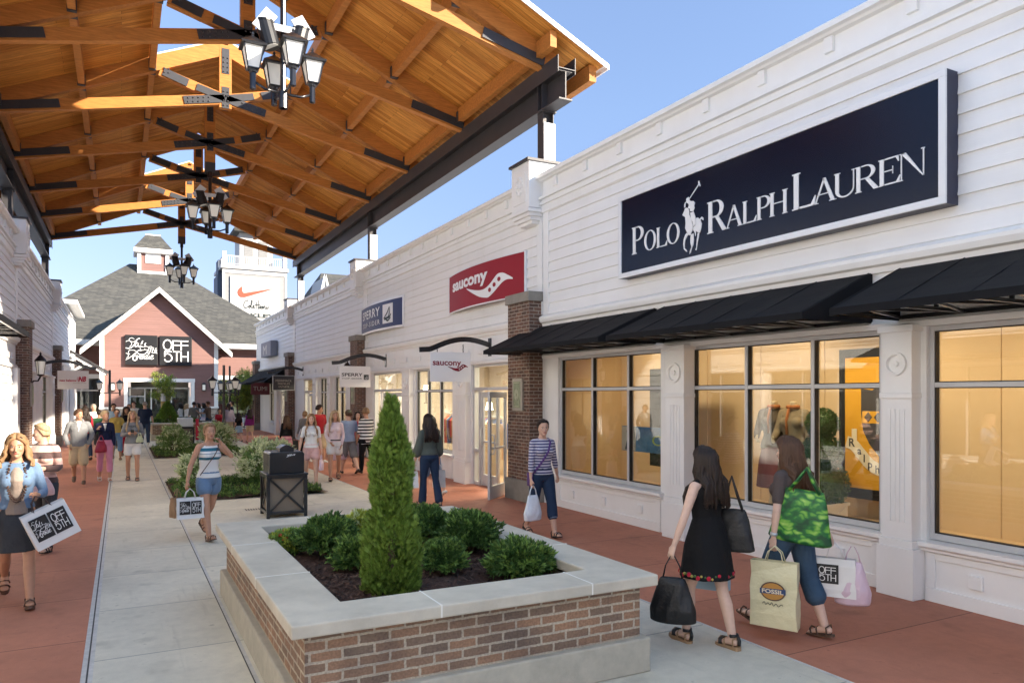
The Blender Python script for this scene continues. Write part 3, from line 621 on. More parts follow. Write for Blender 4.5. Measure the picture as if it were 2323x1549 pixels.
for s in (-1, 1):
    gx = CX+s*5.2; m = MB()
    m.box(gx-.012, gx+.012, 12.19, 37.0, 7.83, 8.34); m.box(gx-.15, gx+.15, 12.19, 37.0, 7.80, 7.828); m.box(gx-.15, gx+.15, 12.19, 37.0, 8.342, 8.37)
    m.box(gx-.2, gx-.185, 12.15, 37.05, 8.30, 8.62); m.box(gx+.185, gx+.2, 12.15, 37.05, 8.30, 8.62); m.box(gx-.185, gx+.185, 12.15, 37.05, 8.372, 8.387)
    for y in [12.96, 24.7, 36.2]:
        for q in (-.08, .08): m.box(gx-.14, gx+.14, y+q-.008, y+q+.008, 7.829, 8.341)
    m.build('steel_beam', 'dark_steel', canopy)
    for y in (12.96, 24.7, 36.2):
        c = MB(); zb = 5.3; w_ = .11
        c.box(gx-w_, gx+w_, y-.006, y+.006, zb, 7.78); c.box(gx-w_-.014, gx-w_, y-.11, y+.11, zb, 7.78); c.box(gx+w_, gx+w_+.014, y-.11, y+.11, zb, 7.78)
        c.box(gx-.17, gx+.17, y-.15, y+.15, 7.78, 7.798)
        for q in (-.11, .11): bolt(c, gx+.14, y+q, 7.77)
        c.mi = 1; c.add([(gx+s*0-.10, y-.112, 7.3), (gx+.10, y-.112, 7.3), (gx+.10, y-.112, zb), (gx-.10, y-.112, zb)], [(0, 1, 2, 3)]) if 0 else None
        c.build('steel_column', ['dark_steel', 'white_paint'], canopy)
        c = MB(); c.box(gx-.115, gx+.14, y-.14, y-.113, zb, 7.55); c.build('sunlit_column_face', 'white_metal', canopy) if s > 0 else None  # white plate added to stand for the column's sunlit front face
# fix lanterns under the canopy
mat('housing', (.012, .012, .013), .4)
def lantern_head(par, c, sc=1.0, glass='lamp_glass'):
    "square tapered lantern standing on a stem; c = centre of the bottom of the glass"
    x, y, z = c; k = sc
    b = MB(); b.lathe([(.028*k, -.33*k), (.05*k, -.32*k), (.05*k, -.06*k), (.065*k, -.05*k), (.075*k, -.01*k)], (x, y, z), 10)
    b.lathe([(.11*k, -.012*k), (.135*k, .0), (.135*k, .015*k)], (x, y, z), 4, rot=math.pi/4)
    for a in range(4):
        t = math.pi/4+a*math.pi/2; c0, s0 = math.cos(t), math.sin(t)
        b.beam((x+.13*k*c0, y+.13*k*s0, z+.01*k), (x+.215*k*c0, y+.215*k*s0, z+.36*k), .02*k, .02*k, up=(0, 1, 0))
    b.lathe([(.275*k, .355*k), (.285*k, .385*k), (.14*k, .47*k), (.035*k, .54*k), (.02*k, .56*k), (.03*k, .58*k), (.008*k, .62*k)], (x, y, z), 4, rot=math.pi/4)
    h = b.build('lantern', 'black_metal', par)
    g = MB(); g.lathe([(.115*k, .014*k), (.20*k, .35*k)], (x, y, z), 4, rot=math.pi/4); g.build('glass', glass, h)
def pendant(y, lbl):
    T = thing('pendant_lantern', lbl, 'hanging lamp', (CX, y, 8.9), group=None)
    m = MB(); m.tube([(CX, y, 8.92), (CX, y, 6.89)], .05, 12); m.lathe([(.075, 0), (.075, .28)], (CX, y, 6.89), 12); m.lathe([(.07, 0), (.07, .2)], (CX, y, 8.72), 12); m.build('pole', 'black_metal', T, smooth=False)
    for a in range(4):
        t = a*math.pi/2+.12; dx, dy = math.cos(t), math.sin(t); r = .5
        b = MB(); b.tube([(CX+dx*.05, y+dy*.05, 7.14), (CX+dx*.3, y+dy*.3, 7.15), (CX+dx*r, y+dy*r, 7.24)], .022, 8); b.build('arm', 'black_metal', T, smooth=True)
        lantern_head(T, (CX+dx*r, y+dy*r, 7.42), 1.0)
    m = MB(); m.box(CX-.38, CX+.38, y-.10, y-.07, 8.13, 8.24); m.beam((CX-.42, y-.085, 8.1), (CX-.20, y-.085, 8.42), .03, .22, up=(0, 0, 1)); m.beam((CX+.42, y-.085, 8.1), (CX+.20, y-.085, 8.42), .03, .22); m.build('floodlight_bracket', 'aluminium', T)
    for s in (-1, 1):
        b = MB(); b.tube([(CX+s*.20, y-.04, 7.86), (CX+s*.30, y+.0, 8.26)], [.15, .15], 16); b.lathe([(.16, 0), (.16, .03)], (CX+s*.30, y, 8.25), 16); fl = b.build('floodlight', 'housing', T, smooth=False)
        b = MB(); b.tube([(CX+s*.20, y-.04, 7.857), (CX+s*.201, y-.04, 7.86)], [.135, .135], 16); b.build('lens', 'lamp_glass', fl)
pendant(12.78, 'nearest black pendant with four bright lanterns and two floodlights')
pendant(24.4, 'middle black pendant lamp hanging from the fourth roof truss')
pendant(36.45, 'farthest black pendant lamp in front of the grey roof')
# ---------------------------------------------------------------- end building, red clapboard with big grey roof
mat('tower_white', (.46, .46, .45), .6)
mat('tower_trim', (.52, .52, .51), .6)
mat('soffit_dark', (.14, .13, .13), .8)
mat('red_display', (.55, .05, .08), .6)
boardmat('grey_clapboard', (.27, .28, .28), (.22, .23, .23), 50, 0, contrast=.15, gapcol=(.3, .3, .3))
mat('tower_side_shade', (.10, .12, .16), .7, noise_amt=.1)  # dark tone with the shade of the tower's side painted in
mat('swoosh_red', (.60, .065, .03), .5); mat('ink', (.02, .03, .03), .5)
mat('grey_paint', (.30, .32, .34), .6)
RB = thing('red_building', 'red clapboard building with white-trimmed gable and large grey hip roof', 'building', (2.3, 55, 0))
gy = 55.; gx0, gx1, gc = -1.14, 5.81, 2.22
b = MB(); z = 1.25
def gable_z(x): return 9.0-abs(x-gc)*.93
# wall boards, gable shaped, with the window opening
op0, op1, opz = .36, 4.2, 2.95
while z < 8.9:
    z2 = z+.15
    half = min(3.5, (9.0-z)/.93)
    x0, x1 = max(gx0, gc-half), min(gx1, gc+half)
    prof = [(0, z), (-.02, z), (-.02, z+.01), (-.003, z2), (0, z2)]
    def run(a, c):
        n = 5; b.add([(a, gy+p, q) for p, q in prof]+[(c, gy+p, q) for p, q in prof], [(i, n+i, n+(i+1) % n, (i+1) % n) for i in range(n)])
    if z < opz: run(x0, op0); run(op1, x1)
    else: run(x0, x1)
    z = z2
b.build('clapboard_wall', 'red_siding', RB)
b = MB(); pts = [(gx0, 0), (op0, 0), (op0, opz), (op1, opz), (op1, 0), (gx1, 0), (gx1, gable_z(gx1)), (gc, 9.0), (gx0, gable_z(gx0))]
b.prism(pts, lambda u, v, w: (u, gy+w, v), .002, .25); b.box(gx0, gx0+.2, gy+.25, gy+5, 0, 6); b.box(gx1-.2, gx1, gy+.25, gy+5, 0, 6); b.build('wall', 'red_siding', RB)
b = MB(); b.box(gx0-.1, op0, gy-.1, gy+.0, 0, 1.2); b.box(op1, gx1+.1, gy-.1, gy, 0, 1.2); b.build('stone_base', 'rubble_stone', RB)
b = MB()
b.box(gx0-.12, gx0+.14, gy-.05, gy+.2, 1.25, 5.9); b.box(gx1-.14, gx1+.12, gy-.05, gy+.2, 1.25, 6.0)
b.box(op0-.22, op0, gy-.06, gy+.2, 1.2, opz); b.box(op1, op1+.22, gy-.06, gy+.2, 1.2, opz); b.box(op0-.25, op1+.25, gy-.07, gy+.2, opz, opz+.24)
b.box(gx0-.15, op0-.22, gy-.13, gy, 1.17, 1.29); b.box(op1+.22, gx1+.15, gy-.13, gy, 1.17, 1.29)
b.build('white_trim', 'white_trim', RB)
for s in (-1, 1):      # rakes
    b = MB(); xe = gc+s*4.55; zt = lambda x: 9.22-.93*abs(x-gc)
    vs = [(gc, gy-.75, zt(gc)), (xe, gy-.75, zt(xe)), (xe, gy-.70, zt(xe)), (gc, gy-.70, zt(gc))]; vs += [(x, y, q-.34) for x, y, q in vs]
    b.add(vs, [(0,1,2,3),(4,5,6,7),(0,1,5,4),(1,2,6,5),(2,3,7,6),(3,0,4,7)]); b.build('rake_board', 'white_trim', RB)
    b = MB(); vs = [(gc, gy-.70, zt(gc)-.18), (xe, gy-.70, zt(xe)-.18), (xe, gy+.3, zt(xe)-.18), (gc, gy+.3, zt(gc)-.18)]; vs += [(x, y, q-.03) for x, y, q in vs]
    b.add(vs, [(0,1,2,3),(4,5,6,7),(0,1,5,4),(1,2,6,5),(2,3,7,6),(3,0,4,7)]); b.build('soffit', 'soffit_dark', RB)
    b = MB(); vs = [(gc, gy-.76, zt(gc)+.02), (xe, gy-.76, zt(xe)+.02), (xe, gy+14, zt(xe)+.02), (gc, gy+10, zt(gc)+.02)]; vs += [(x, y, q+.05) for x, y, q in vs]
    b.add(vs, [(0,1,2,3),(4,5,6,7),(0,1,5,4),(1,2,6,5),(2,3,7,6),(3,0,4,7)]); b.build('gable_roof', 'grey_shingle', RB)
# wings
wy = 58.
for x0, x1 in ((-16., gx0+.01), (gx1-.01, 17.)):
    b = MB(); z = 3.5
    while z < 5.4:
        prof = [(0, z), (-.02, z), (-.02, z+.01), (-.003, z+.15), (0, z+.15)]; n = 5
        b.add([(x0, wy+p, q) for p, q in prof]+[(x1, wy+p, q) for p, q in prof], [(i, n+i, n+(i+1) % n, (i+1) % n) for i in range(n)]); z += .15
    b.build('wing_wall', 'red_siding', RB)
    b = MB(); b.box(x0, x1, wy-.06, wy+.2, 3.2, 3.5); b.box(x0, x1, wy-1.0, wy-.9, 5.45, 5.8); b.box(x0, x1, wy-.9, wy+.2, 5.42, 5.47)
    k = x0+.3
    while k < x1:
        b.box(k-.12, k+.12, wy-.05, wy+.15, 0, 3.2); k += 2.9
    b.box(x0, x1, wy-.03, wy+.12, 2.35, 2.43); b.box(x0, x1, wy-.05, wy+.15, 0, .4); b.build('wing_trim', 'white_trim', RB)
    b = MB(); b.box(x0, x1, wy+.04, wy+.05, .4, 3.2); b.build('wing_glass', 'dark_glass', RB)
    b = MB(); b.box(x0, x1, wy+3.0, wy+3.1, 0, 3.3); b.build('wing_inner_wall', 'shop_wall', RB)
    b = MB()
    for k in range(5): xx = x0+(x1-x0)*(k+.5)/5; b.box(xx-.5, xx+.5, wy+1.2, wy+1.6, 0, 1.4)
    b.build('display_stand', 'red_display', RB)
# recessed shop window
b = MB(); b.box(op0, op1, gy+1.1, gy+1.2, 0, .35); 
for x in (op0+.02, op0+1.0, 1.75, 3.0, op1-.1): b.box(x, x+.08, gy+1.1, gy+1.2, .35, 2.55)
b.box(op0, op1, gy+1.1, gy+1.2, 2.5, 2.6); b.box(op0, op0+1.0, gy+1.1, gy+1.19, 1.95, 2.03); b.build('shop_window', 'white_trim', RB)
b = MB(); b.box(op0, op1, gy+1.16, gy+1.17, .3, 2.5); b.build('shop_pane', 'dark_glass', RB)
b = MB(); b.box(op0+.2, op1, gy+2.2, gy+2.3, 0, 3); b.box(op0, op1, gy+.25, gy+2.3, 2.95, 3.0); b.build('inner_wall', 'shop_wall', RB)
# big roof: hip with cupola
b = MB()
r0, r1, ry, rz = .75, 3.2, 66., 12.45
e = [(-16.5, wy-1, 5.75), (17.5, wy-1, 5.75), (17.5, 76, 5.75), (-16.5, 76, 5.75)]
# steep pyramid-like front
e0 = (-7.4, wy-1.02, 5.8); e1 = (12.2, wy-1.02, 5.8)
b.add([e0, e1, (12.2, 75, 5.8), (-7.4, 75, 5.8), (r0-.2, ry, rz), (r1+.2, ry, rz)], [(0, 1, 5, 4), (1, 2, 5), (2, 3, 4, 5), (3, 0, 4)])
b.build('main_roof', 'grey_shingle', RB)
b = MB(); b.add([(-16.5, wy-1.03, 5.78), (-5, wy-1.03, 5.78), (-5, 64, 8), (-16.5, 64, 8)], [(0, 1, 2, 3)]); b.add([(10, wy-1.03, 5.78), (17.5, wy-1.03, 5.78), (17.5, 62, 7.2), (10, 62, 7.2)], [(0, 1, 2, 3)]); b.build('wing_roof', 'grey_shingle', RB)
# cupola
cx, cy = 2.22, 66.; b = MB(); b.box(cx-1.0, cx+1.0, cy-1.0, cy+1.0, 11.0, 13.2); cu = b.build('cupola', 'red_siding', RB)
b = MB()
for sx in (-1, 1):
    for sy in (-1, 1): b.box(cx+sx*1.0-.13, cx+sx*1.0+.13, cy+sy*1.0-.13, cy+sy*1.0+.13, 10.9, 13.2)
b.box(cx-1.12, cx+1.12, cy-1.14, cy+1.14, 11.55, 11.8); b.box(cx-.55, cx+.55, cy-1.06, cy-.98, 12.45, 13.2); b.lathe([(1.85, 13.2), (1.95, 13.25), (1.95, 13.55), (1.8, 13.6)], (cx, cy, 0), 4, rot=math.pi/4); b.build('cupola_trim', 'white_trim', cu)
b = MB(); b.lathe([(1.93, 13.6), (.75, 14.75)], (cx, cy, 0), 4, rot=math.pi/4); b.build('cupola_roof', 'grey_shingle', cu)
b = MB(); b.lathe([(.78, 14.74), (.78, 14.82), (.2, 14.9)], (cx, cy, 0), 4, rot=math.pi/4); b.build('cupola_cap', 'white_trim', cu)
for x in (-.5, 5.0):
    b = MB(); b.box(x-.13, x+.13, gy-.2, gy-.02, 2.35, 2.85); b.lathe([(.17, 2.85), (.1, 2.92)], (x, gy-.11, 0), 4, rot=math.pi/4); s = b.build('wall_lamp', 'dark_steel', RB)
    b = MB(); b.box(x-.09, x+.09, gy-.22, gy-.201, 2.42, 2.78); b.build('glass', 'lamp_glass', s)
# ---------------------------------------------------------------- tower beyond with hoarding
TW = thing('sign_tower', 'tall grey tower with balcony and large white sign panel on its face', 'tower', (13, 90, 0))
tx0, tx1, ty, tz = 10.05, 16.8, 88., 16.2
b = MB(); b.box(tx0, tx1, ty, ty+6.5, 0, tz); b.build('shaft', 'grey_clapboard', TW)
b = MB()
for x in (tx0, tx1): b.box(x-.12, x+.12, ty-.06, ty+.1, 0, tz)
b.box(tx0-.3, tx1+.3, ty-.3, ty+6.8, tz, tz+.35); b.box(tx0-.12, tx1+.12, ty-.08, ty+.1, tz-.5, tz); b.build('tower_trim', 'tower_trim', TW)
b = MB(); b.box(tx0+1.9, tx1-1.2, ty+1.4, ty+5.5, tz+.35, tz+4.4); up = b.build('upper_storey', 'tower_white', TW)
for x in (12.9, 14.5):
    b = MB(); b.box(x-.5, x+.5, ty+1.37, ty+1.40, tz+.8, tz+3.6)
    for k in range(14): b.box(x-.48, x+.48, ty+1.34, ty+1.38, tz+.8+k*.2, tz+.93+k*.2)
    b.build('shutter', 'grey_clapboard', up)
b = MB(); b.lathe([(4.3, tz+4.4), (4.4, tz+4.6), (4.2, tz+4.9), (2.2, tz+6.3), (.2, tz+6.8)], (14.3, ty+3.5, 0), 4, rot=math.pi/4); b.build('tower_roof', 'grey_shingle', up)
b = MB()
for x in (tx0+.1, tx1-.1): b.box(x-.22, x+.22, ty-.15, ty+.3, tz+.35, tz+1.9)
b.build('balcony_post', 'tower_trim', TW)
b = MB(); b.box(tx0, tx1, ty, ty+.07, tz+1.4, tz+1.5); b.box(tx0, tx1, ty, ty+.07, tz+.5, tz+.58)
k = tx0
while k < tx1: b.box(k, k+.05, ty+.01, ty+.05, tz+.55, tz+1.4); k += .2
for yy in range(20): b.box(tx0, tx0+.05, ty+yy*.3, ty+yy*.3+.06, tz+.5, tz+1.4)
b.box(tx0-.01, tx0+.06, ty, ty+6, tz+1.4, tz+1.5); b.build('railing', 'tower_trim', TW)
b = MB(); b.box(tx0-.5, tx0-.01, ty+1.2, ty+5, 0, tz-.6); b.box(tx0-.35, tx0-.02, ty+2, ty+4, tz-.6, tz+1.2); b.build('shaded_side', 'tower_side_shade', TW)  # added block, coloured dark as the tower's side turned from the sun
TS = thing('tower_sign', 'white sign panel with red tick mark and store names on the tower', 'sign', (14, ty-.1, 9))
sx0, sx1, sz1 = 10.75, 16.1, tz-.85
b = MB(); b.box(sx0, sx1, ty-.18, ty-.005, 6.5, sz1); b.build('panel', 'tower_white', TS)
fn = lambda u, v, w: (sx0+u*(sx1-sx0), ty-.18-w, sz1+(v-1)*8.1)
b = MB(); pts = [(.24, .865), (.232, .835), (.235, .8), (.26, .775), (.31, .778), (.38, .79), (.5, .808), (.68, .835), (.84, .858), (.84, .852), (.7, .815), (.5, .768), (.37, .735), (.28, .715), (.2, .715), (.155, .74), (.14, .775), (.15, .81), (.18, .84), (.22, .86)]
pts = [(a, 1-(1-v)*1.0) for a, v in pts]
poly(b, pts, fn, .04); b.build('logo', 'swoosh_red', TS)
b = MB()
C_ = lambda L, w=.013, **k: stroke(b, [(x_, y_+.075) for x_, y_ in L], w, fn, .03, **k)
C_([(.36, .595), (.33, .6), (.285, .575), (.265, .53), (.28, .5), (.31, .495), (.36, .515)]); C_([(.36, .515), (.38, .53), (.395, .515), (.38, .497), (.365, .51), (.38, .53), (.40, .525)]); C_([(.40, .51), (.43, .56), (.435, .6), (.42, .6), (.41, .54), (.425, .5), (.45, .51)]); C_([(.45, .51), (.475, .525), (.46, .535), (.45, .51), (.47, .497), (.49, .51)])
C_([(.52, .58), (.515, .49)]); C_([(.56, .61), (.555, .48)]); C_([(.49, .54), (.6, .55)]); 
for q in (.585, .625): C_([(q+.02, .53), (q, .525), (q-.01, .505), (q+.01, .497), (q+.022, .53), (q+.025, .5), (q+.035, .5)])
C_([(.665, .53), (.668, .5), (.68, .53), (.695, .53), (.70, .5), (.72, .5), (.735, .52)]); C_([(.73, .53), (.735, .497), (.76, .51), (.775, .53)])
b.build('lettering', 'ink', TS)
b = MB(); fn2 = lambda u, v, w: (sx0+u, ty-.18-w, 10.85+v)
text_mb('OAKLEY', fn2, .42, width=4.5, x0=.35, bold=.04, mb=b, depth=.04); fn3 = lambda u, v, w: (sx0+u, ty-.18-w, 10.1+v)
text_mb('VAULT', fn3, .42, width=3.4, x0=.95, bold=.04, mb=b, depth=.04); b.build('lettering', 'ink', TS)
# store sign on the red gable
def saks_logo(par, fn, matname='white', depth=.02):
    "script words on a unit square: u 0..1, v 0..1"
    b = MB(); K = lambda L, w=.022, **k: stroke(b, [(x/9.2, 1-y/8.3) for x, y in L], w*.62, fn, depth, **k)
    K([(2.6, 1.1), (1.9, .8), (1.2, 1.1), (1.3, 1.6), (2.3, 1.9), (3.0, 1.5)]); K([(4.1, 1.0), (4.0, .9), (3.4, 1.2), (2.9, 2.1), (2.3, 3.0), (1.3, 3.7), (.2, 3.6)], .045); K([(.2, 1.9), (.9, 1.6), (1.5, 1.8), (1.9, 2.4), (1.6, 3.0), (1.2, 3.3)])
    K([(3.7, 2.3), (3.3, 2.1), (2.8, 2.8), (2.9, 3.2), (3.4, 3.0), (3.8, 2.2), (3.6, 3.1), (3.9, 3.1)], .035); K([(5.0, 1.5), (4.4, 2.6), (4.1, 3.3)], .045); K([(4.9, 2.2), (4.3, 2.7), (4.6, 3.2), (5.0, 3.1)], .035); K([(5.9, 2.1), (5.5, 2.5), (5.8, 3.0), (5.2, 3.2)], .035)
    K([(5.9, 3.0), (6.6, 3.2), (7.3, 3.0), (7.5, 3.2)]); K([(6.9, 3.3), (6.0, 4.8), (5.2, 5.3), (4.2, 5.3), (3.4, 4.8), (3.8, 4.2), (4.6, 4.3)], .035); K([(4.2, 3.3), (4.4, 4.0), (5.2, 4.1), (5.6, 3.7)]); K([(5.3, 4.0), (6.4, 4.0)])
    K([(6.6, 4.0), (6.3, 4.8), (6.7, 4.8)], .035); K([(7.8, 3.3), (7.3, 3.5), (6.9, 4.8), (6.3, 5.5), (6.0, 5.4)], .035); K([(8.1, 3.3), (7.6, 4.7), (8.0, 4.8)], .035); K([(7.1, 3.9), (8.3, 3.95)]); K([(8.8, 3.4), (8.2, 4.9)], .04); K([(8.4, 4.4), (8.9, 4.0), (8.7, 4.8), (9.1, 4.9)], .035)
    K([(3.4, 4.6), (2.4, 4.2), (1.2, 4.3), (1.0, 5.0), (1.4, 5.4)]); K([(3.3, 4.5), (2.2, 5.6), (1.0, 6.5), (.2, 6.9)], .025); K([(3.4, 4.5), (2.6, 5.6), (2.2, 6.6), (2.8, 7.0), (3.4, 6.6)], .055); K([(.2, 5.1), (.8, 5.2), (.9, 6.0), (.4, 6.4)]); K([(1.6, 5.9), (3.2, 5.8)])
    K([(3.4, 5.5), (3.2, 6.5), (3.9, 5.8), (4.1, 5.6)], .04); K([(4.2, 6.2), (4.8, 5.7), (4.5, 5.5), (4.1, 6.2), (4.4, 6.6), (4.9, 6.3)], .035); K([(5.2, 5.6), (4.9, 6.6), (5.6, 5.6), (5.5, 6.5), (5.8, 6.5)], .038); K([(6.3, 5.6), (6.0, 6.5), (6.5, 6.4), (6.9, 5.6), (6.7, 6.5), (7.0, 6.4)], .038); K([(7.2, 6.2), (7.9, 5.7), (7.6, 5.5), (7.1, 6.2), (7.4, 6.6), (8.1, 6.3)], .035)
    b.build('lettering', matname, par)
def off5_logo(par, fn, matname='white', depth=.02):
    b = MB(); K = lambda L, w=.036, **k: stroke(b, L, w, fn, depth, **k)
    n = 20
    K([(.245+.125*math.cos(2*math.pi*i/n), .70+.17*math.sin(2*math.pi*i/n)) for i in range(n+1)])
    for x in (.41, .665): K([(x, .525), (x, .865)], smooth=False); K([(x, .845), (x+.22, .845)], smooth=False); K([(x, .70), (x+.22, .70)], smooth=False)
    K([(.37, .475), (.16, .475)], smooth=False); K([(.16, .495), (.16, .30)], smooth=False)
    K([(.15, .33), (.22, .40), (.31, .38), (.37, .30), (.365, .2), (.29, .14), (.2, .15), (.15, .22)])
    K([(.41, .475), (.64, .475)], smooth=False); K([(.525, .475), (.525, .135)], smooth=False); K([(.665, .495), (.665, .135)], smooth=False); K([(.875, .495), (.875, .135)], smooth=False); K([(.665, .31), (.875, .31)], smooth=False)
    b.build('lettering', matname, par)
SG = thing('store_sign', 'pair of square black panels with white lettering on red gable', 'sign', (2.2, gy-.1, 5))
b = MB(); b.box(.20, 2.13, gy-.28, gy-.03, 4.05, 6.02); b.build('panel', 'black', SG, bevel=.03)
b = MB(); b.box(2.24, 4.24, gy-.28, gy-.03, 4.05, 6.02); b.build('panel', 'black', SG, bevel=.03)
saks_logo(SG, lambda u, v, w: (.20+u*1.93, gy-.28-w, 4.05+v*1.97)); off5_logo(SG, lambda u, v, w: (2.24+u*2.0, gy-.28-w, 4.05+v*1.97))
# low buildings glimpsed at the sides
GB = thing('grey_roofed_building', 'building with shingled roof and small gable showing above white parapet', 'building', (14, 44, 0))
b = MB(); b.add([(9.2, 40.6, 6.1), (20, 40.6, 6.1), (20, 52, 6.1), (9.2, 52, 6.1), (10.9, 46, 9.6), (18, 46, 9.6)], [(0, 1, 5, 4), (1, 2, 5), (2, 3, 4, 5), (3, 0, 4)]); b.build('roof', 'grey_shingle', GB)
b = MB(); b.box(9.5, 19.6, 41, 51.6, 0, 6.1); b.build('wall', 'white_siding', GB)
b = MB(); b.prism([(9.75, 6.1), (11.0, 6.1), (10.37, 8.9)], lambda u, v, w: (u, 42.8+w, v), 0, 3); d = b.build('dormer', 'grey_paint', GB)
b = MB(); b.beam((9.7, 42.75, 6.05), (10.37, 42.75, 9.0), .1, .12, up=(0, 1, 0)); b.beam((11.05, 42.75, 6.05), (10.37, 42.75, 9.0), .1, .12, up=(0, 1, 0)); b.build('dormer_trim', 'white_trim', d)
LB = thing('end_porch', 'white gabled porch with dark roof at end of left row', 'porch', (-2, 48, 0))
b = MB(); b.box(-9, -2.6, 46.55, 55, 0, 6.9); b.build('wall', 'white_siding', LB)
b = MB(); b.add([(-9.2, 46.2, 7.0), (-2.1, 46.2, 7.0), (-2.1, 55, 7.0), (-9.2, 55, 7.0), (-9.2, 46.2, 7.2), (-2.1, 46.2, 7.2), (-2.1, 55, 7.2), (-9.2, 55, 7.2)], [(0,1,2,3),(4,5,6,7),(0,1,5,4),(1,2,6,5),(2,3,7,6),(3,0,4,7)]); b.build('eave', 'white_trim', LB)
b = MB(); 
for y in (47.0, 49.2):
    b.beam((-2.6, y, 4.35), (-.75, y, 3.25), .12, .14); b.beam((-2.6, y, 3.2), (-1.7, y, 3.85), .1, .12)
b.box(-2.5, -2.3, 47, 50, 0, 4.0); b.build('porch_frame', 'white_trim', LB)
b = MB(); b.add([(-2.6, 46.8, 4.55), (-.6, 46.8, 3.3), (-.6, 50.6, 3.3), (-2.6, 50.6, 4.55), (-2.6, 46.8, 4.63), (-.6, 46.8, 3.38), (-.6, 50.6, 3.38), (-2.6, 50.6, 4.63)], [(0,1,2,3),(4,5,6,7),(0,1,5,4),(1,2,6,5),(2,3,7,6),(3,0,4,7)]); b.build('porch_roof', 'dark_steel', LB)
mat('poster_blue', (.06, .17, .32), .5, noise_amt=.3, noise_scale=5)
mat('scroll_cream', (.75, .66, .50), .7)
mat('brick_red_sign', (.30, .012, .025), .55, spec=.3); mat('navy_sign', (.03, .04, .12), .45, spec=.35)
mat('maroon', (.22, .004, .02), .4); mat('sign_white', (.84, .84, .82), .35); mat('dark_sign', (.035, .035, .038), .5); mat('tumi_red', (.10, .008, .014), .5); mat('silver_text', (.45, .42, .36), .5)
mat('new_red', (.5, .01, .05), .5)
mat('navy_side', (.015, .018, .05), .4); mat('navy_face', (.0025, .005, .018), .22, spec=.3); mat('blue_grey', (.22, .24, .30), .5)
mat('mortar', (.80, .78, .72), .9)
mat('chip_a', (.07, .032, .022), .9); mat('chip_b', (.12, .065, .045), .9); mat('chip_c', (.035, .02, .016), .9)
mat('bark', (.16, .11, .07), .9, noise_amt=.3, noise_scale=30)
mat('wrap_gold', (.42, .28, .08), .5)
mat('bin_tan', (.22, .17, .12), .7, noise_amt=.06, noise_scale=20)
mat('gold_cloth', (.66, .33, .02), .6, noise_amt=.08, noise_scale=3); mat('crest_dark', (.05, .045, .05), .6)
# ---------------------------------------------------------------- awnings
def awning(F, u0, u1, lbl, n1=1.1, zt=3.44, zb=2.95, hip=.0, group=None):
    T = thing('awning', lbl, 'awning', F((u0+u1)/2, 0, zb), group=group)
    m = MB(F); t = .012
    nb = max(2, round((u1-u0)/.75)); NU, NV = nb*6, 8; gv = []        # cloth sagging a little between the ribs
    for i in range(NU+1):
        for j in range(NV+1):
            fu, fv = i/NU, j/NV; sag = .013*math.sin(math.pi*((fu*nb) % 1))*math.sin(math.pi*fv)+.010*math.sin(math.pi*fv)*noise.noise((fu*9, fv*5, u0)); gv.append((u0+(u1-u0)*fu, .015+(n1-.015)*fv, zt+(zb-zt)*fv-sag))
    m.add(gv, [(i*(NV+1)+j, (i+1)*(NV+1)+j, (i+1)*(NV+1)+j+1, i*(NV+1)+j+1) for i in range(NU) for j in range(NV)])
    for i in range(nb+1):
        a = u0+.02+(u1-u0-.04)*i/nb; m.beam((a, .03, zt-.004), (a, n1, zb+.001), .012, .008)
    m.box(u0, u1, n1-.006, n1+.006, zb-.07, zb+.002)
    for u in (u0, u1):
        m.prism([(.015, zt), (n1, zb), (n1, zb-.07), (.015, zb-.07)], lambda a, b, w: (w, a, b), u-.006, u+.006)
    m.build('canvas', 'black_canvas', T)
    f = MB(F); r = .018
    f.box(u0+.02, u1-.02, n1-.05, n1-.012, zb-.06, zb-.02); f.box(u0+.02, u1-.02, .02, .06, zb-.06, zb-.02)
    k = max(2, round((u1-u0)/.75))
    for i in range(k+1):
        u = u0+.03+(u1-u0-.06)*i/k; f.box(u-r, u+r, .06, n1-.05, zb-.056, zb-.024); f.beam((u, .04, zt-.06), (u, n1-.1, zb-.02), .03, .03); f.beam((u, .5, zb-.04), (u, .5, zb+.22), .03, .03, up=(0, 1, 0))
    for i in range(k):
        a = u0+.03+(u1-u0-.06)*i/k; b = u0+.03+(u1-u0-.06)*(i+1)/k; f.beam((a, .08, zb-.04), ((a+b)/2, n1-.06, zb-.04), .025, .025); f.beam(((a+b)/2, n1-.06, zb-.04), (b, .08, zb-.04), .025, .025)
    f.build('frame', 'black_metal', T)
awning(FR, 9.05, 12.95, 'black canvas awning beside the tall brick pier')
awning(FR, 5.35, 8.85, 'black canvas awning over the window with the mannequins')
awning(FR, 1.6, 5.02, 'black canvas awning cut by the right edge of the photo')
awning(FR, -2.6, 1.1, 'black canvas awning nearest the viewer on the right wall')
awning(FR, 37.2, 45.6, 'dark awning over the farthest shop door on the right', n1=1.2, zt=3.5, zb=2.75)
awning(FL, 5.5, 12.3, 'black awning on the left wall at the edge of the view', n1=1.35, zb=2.97)
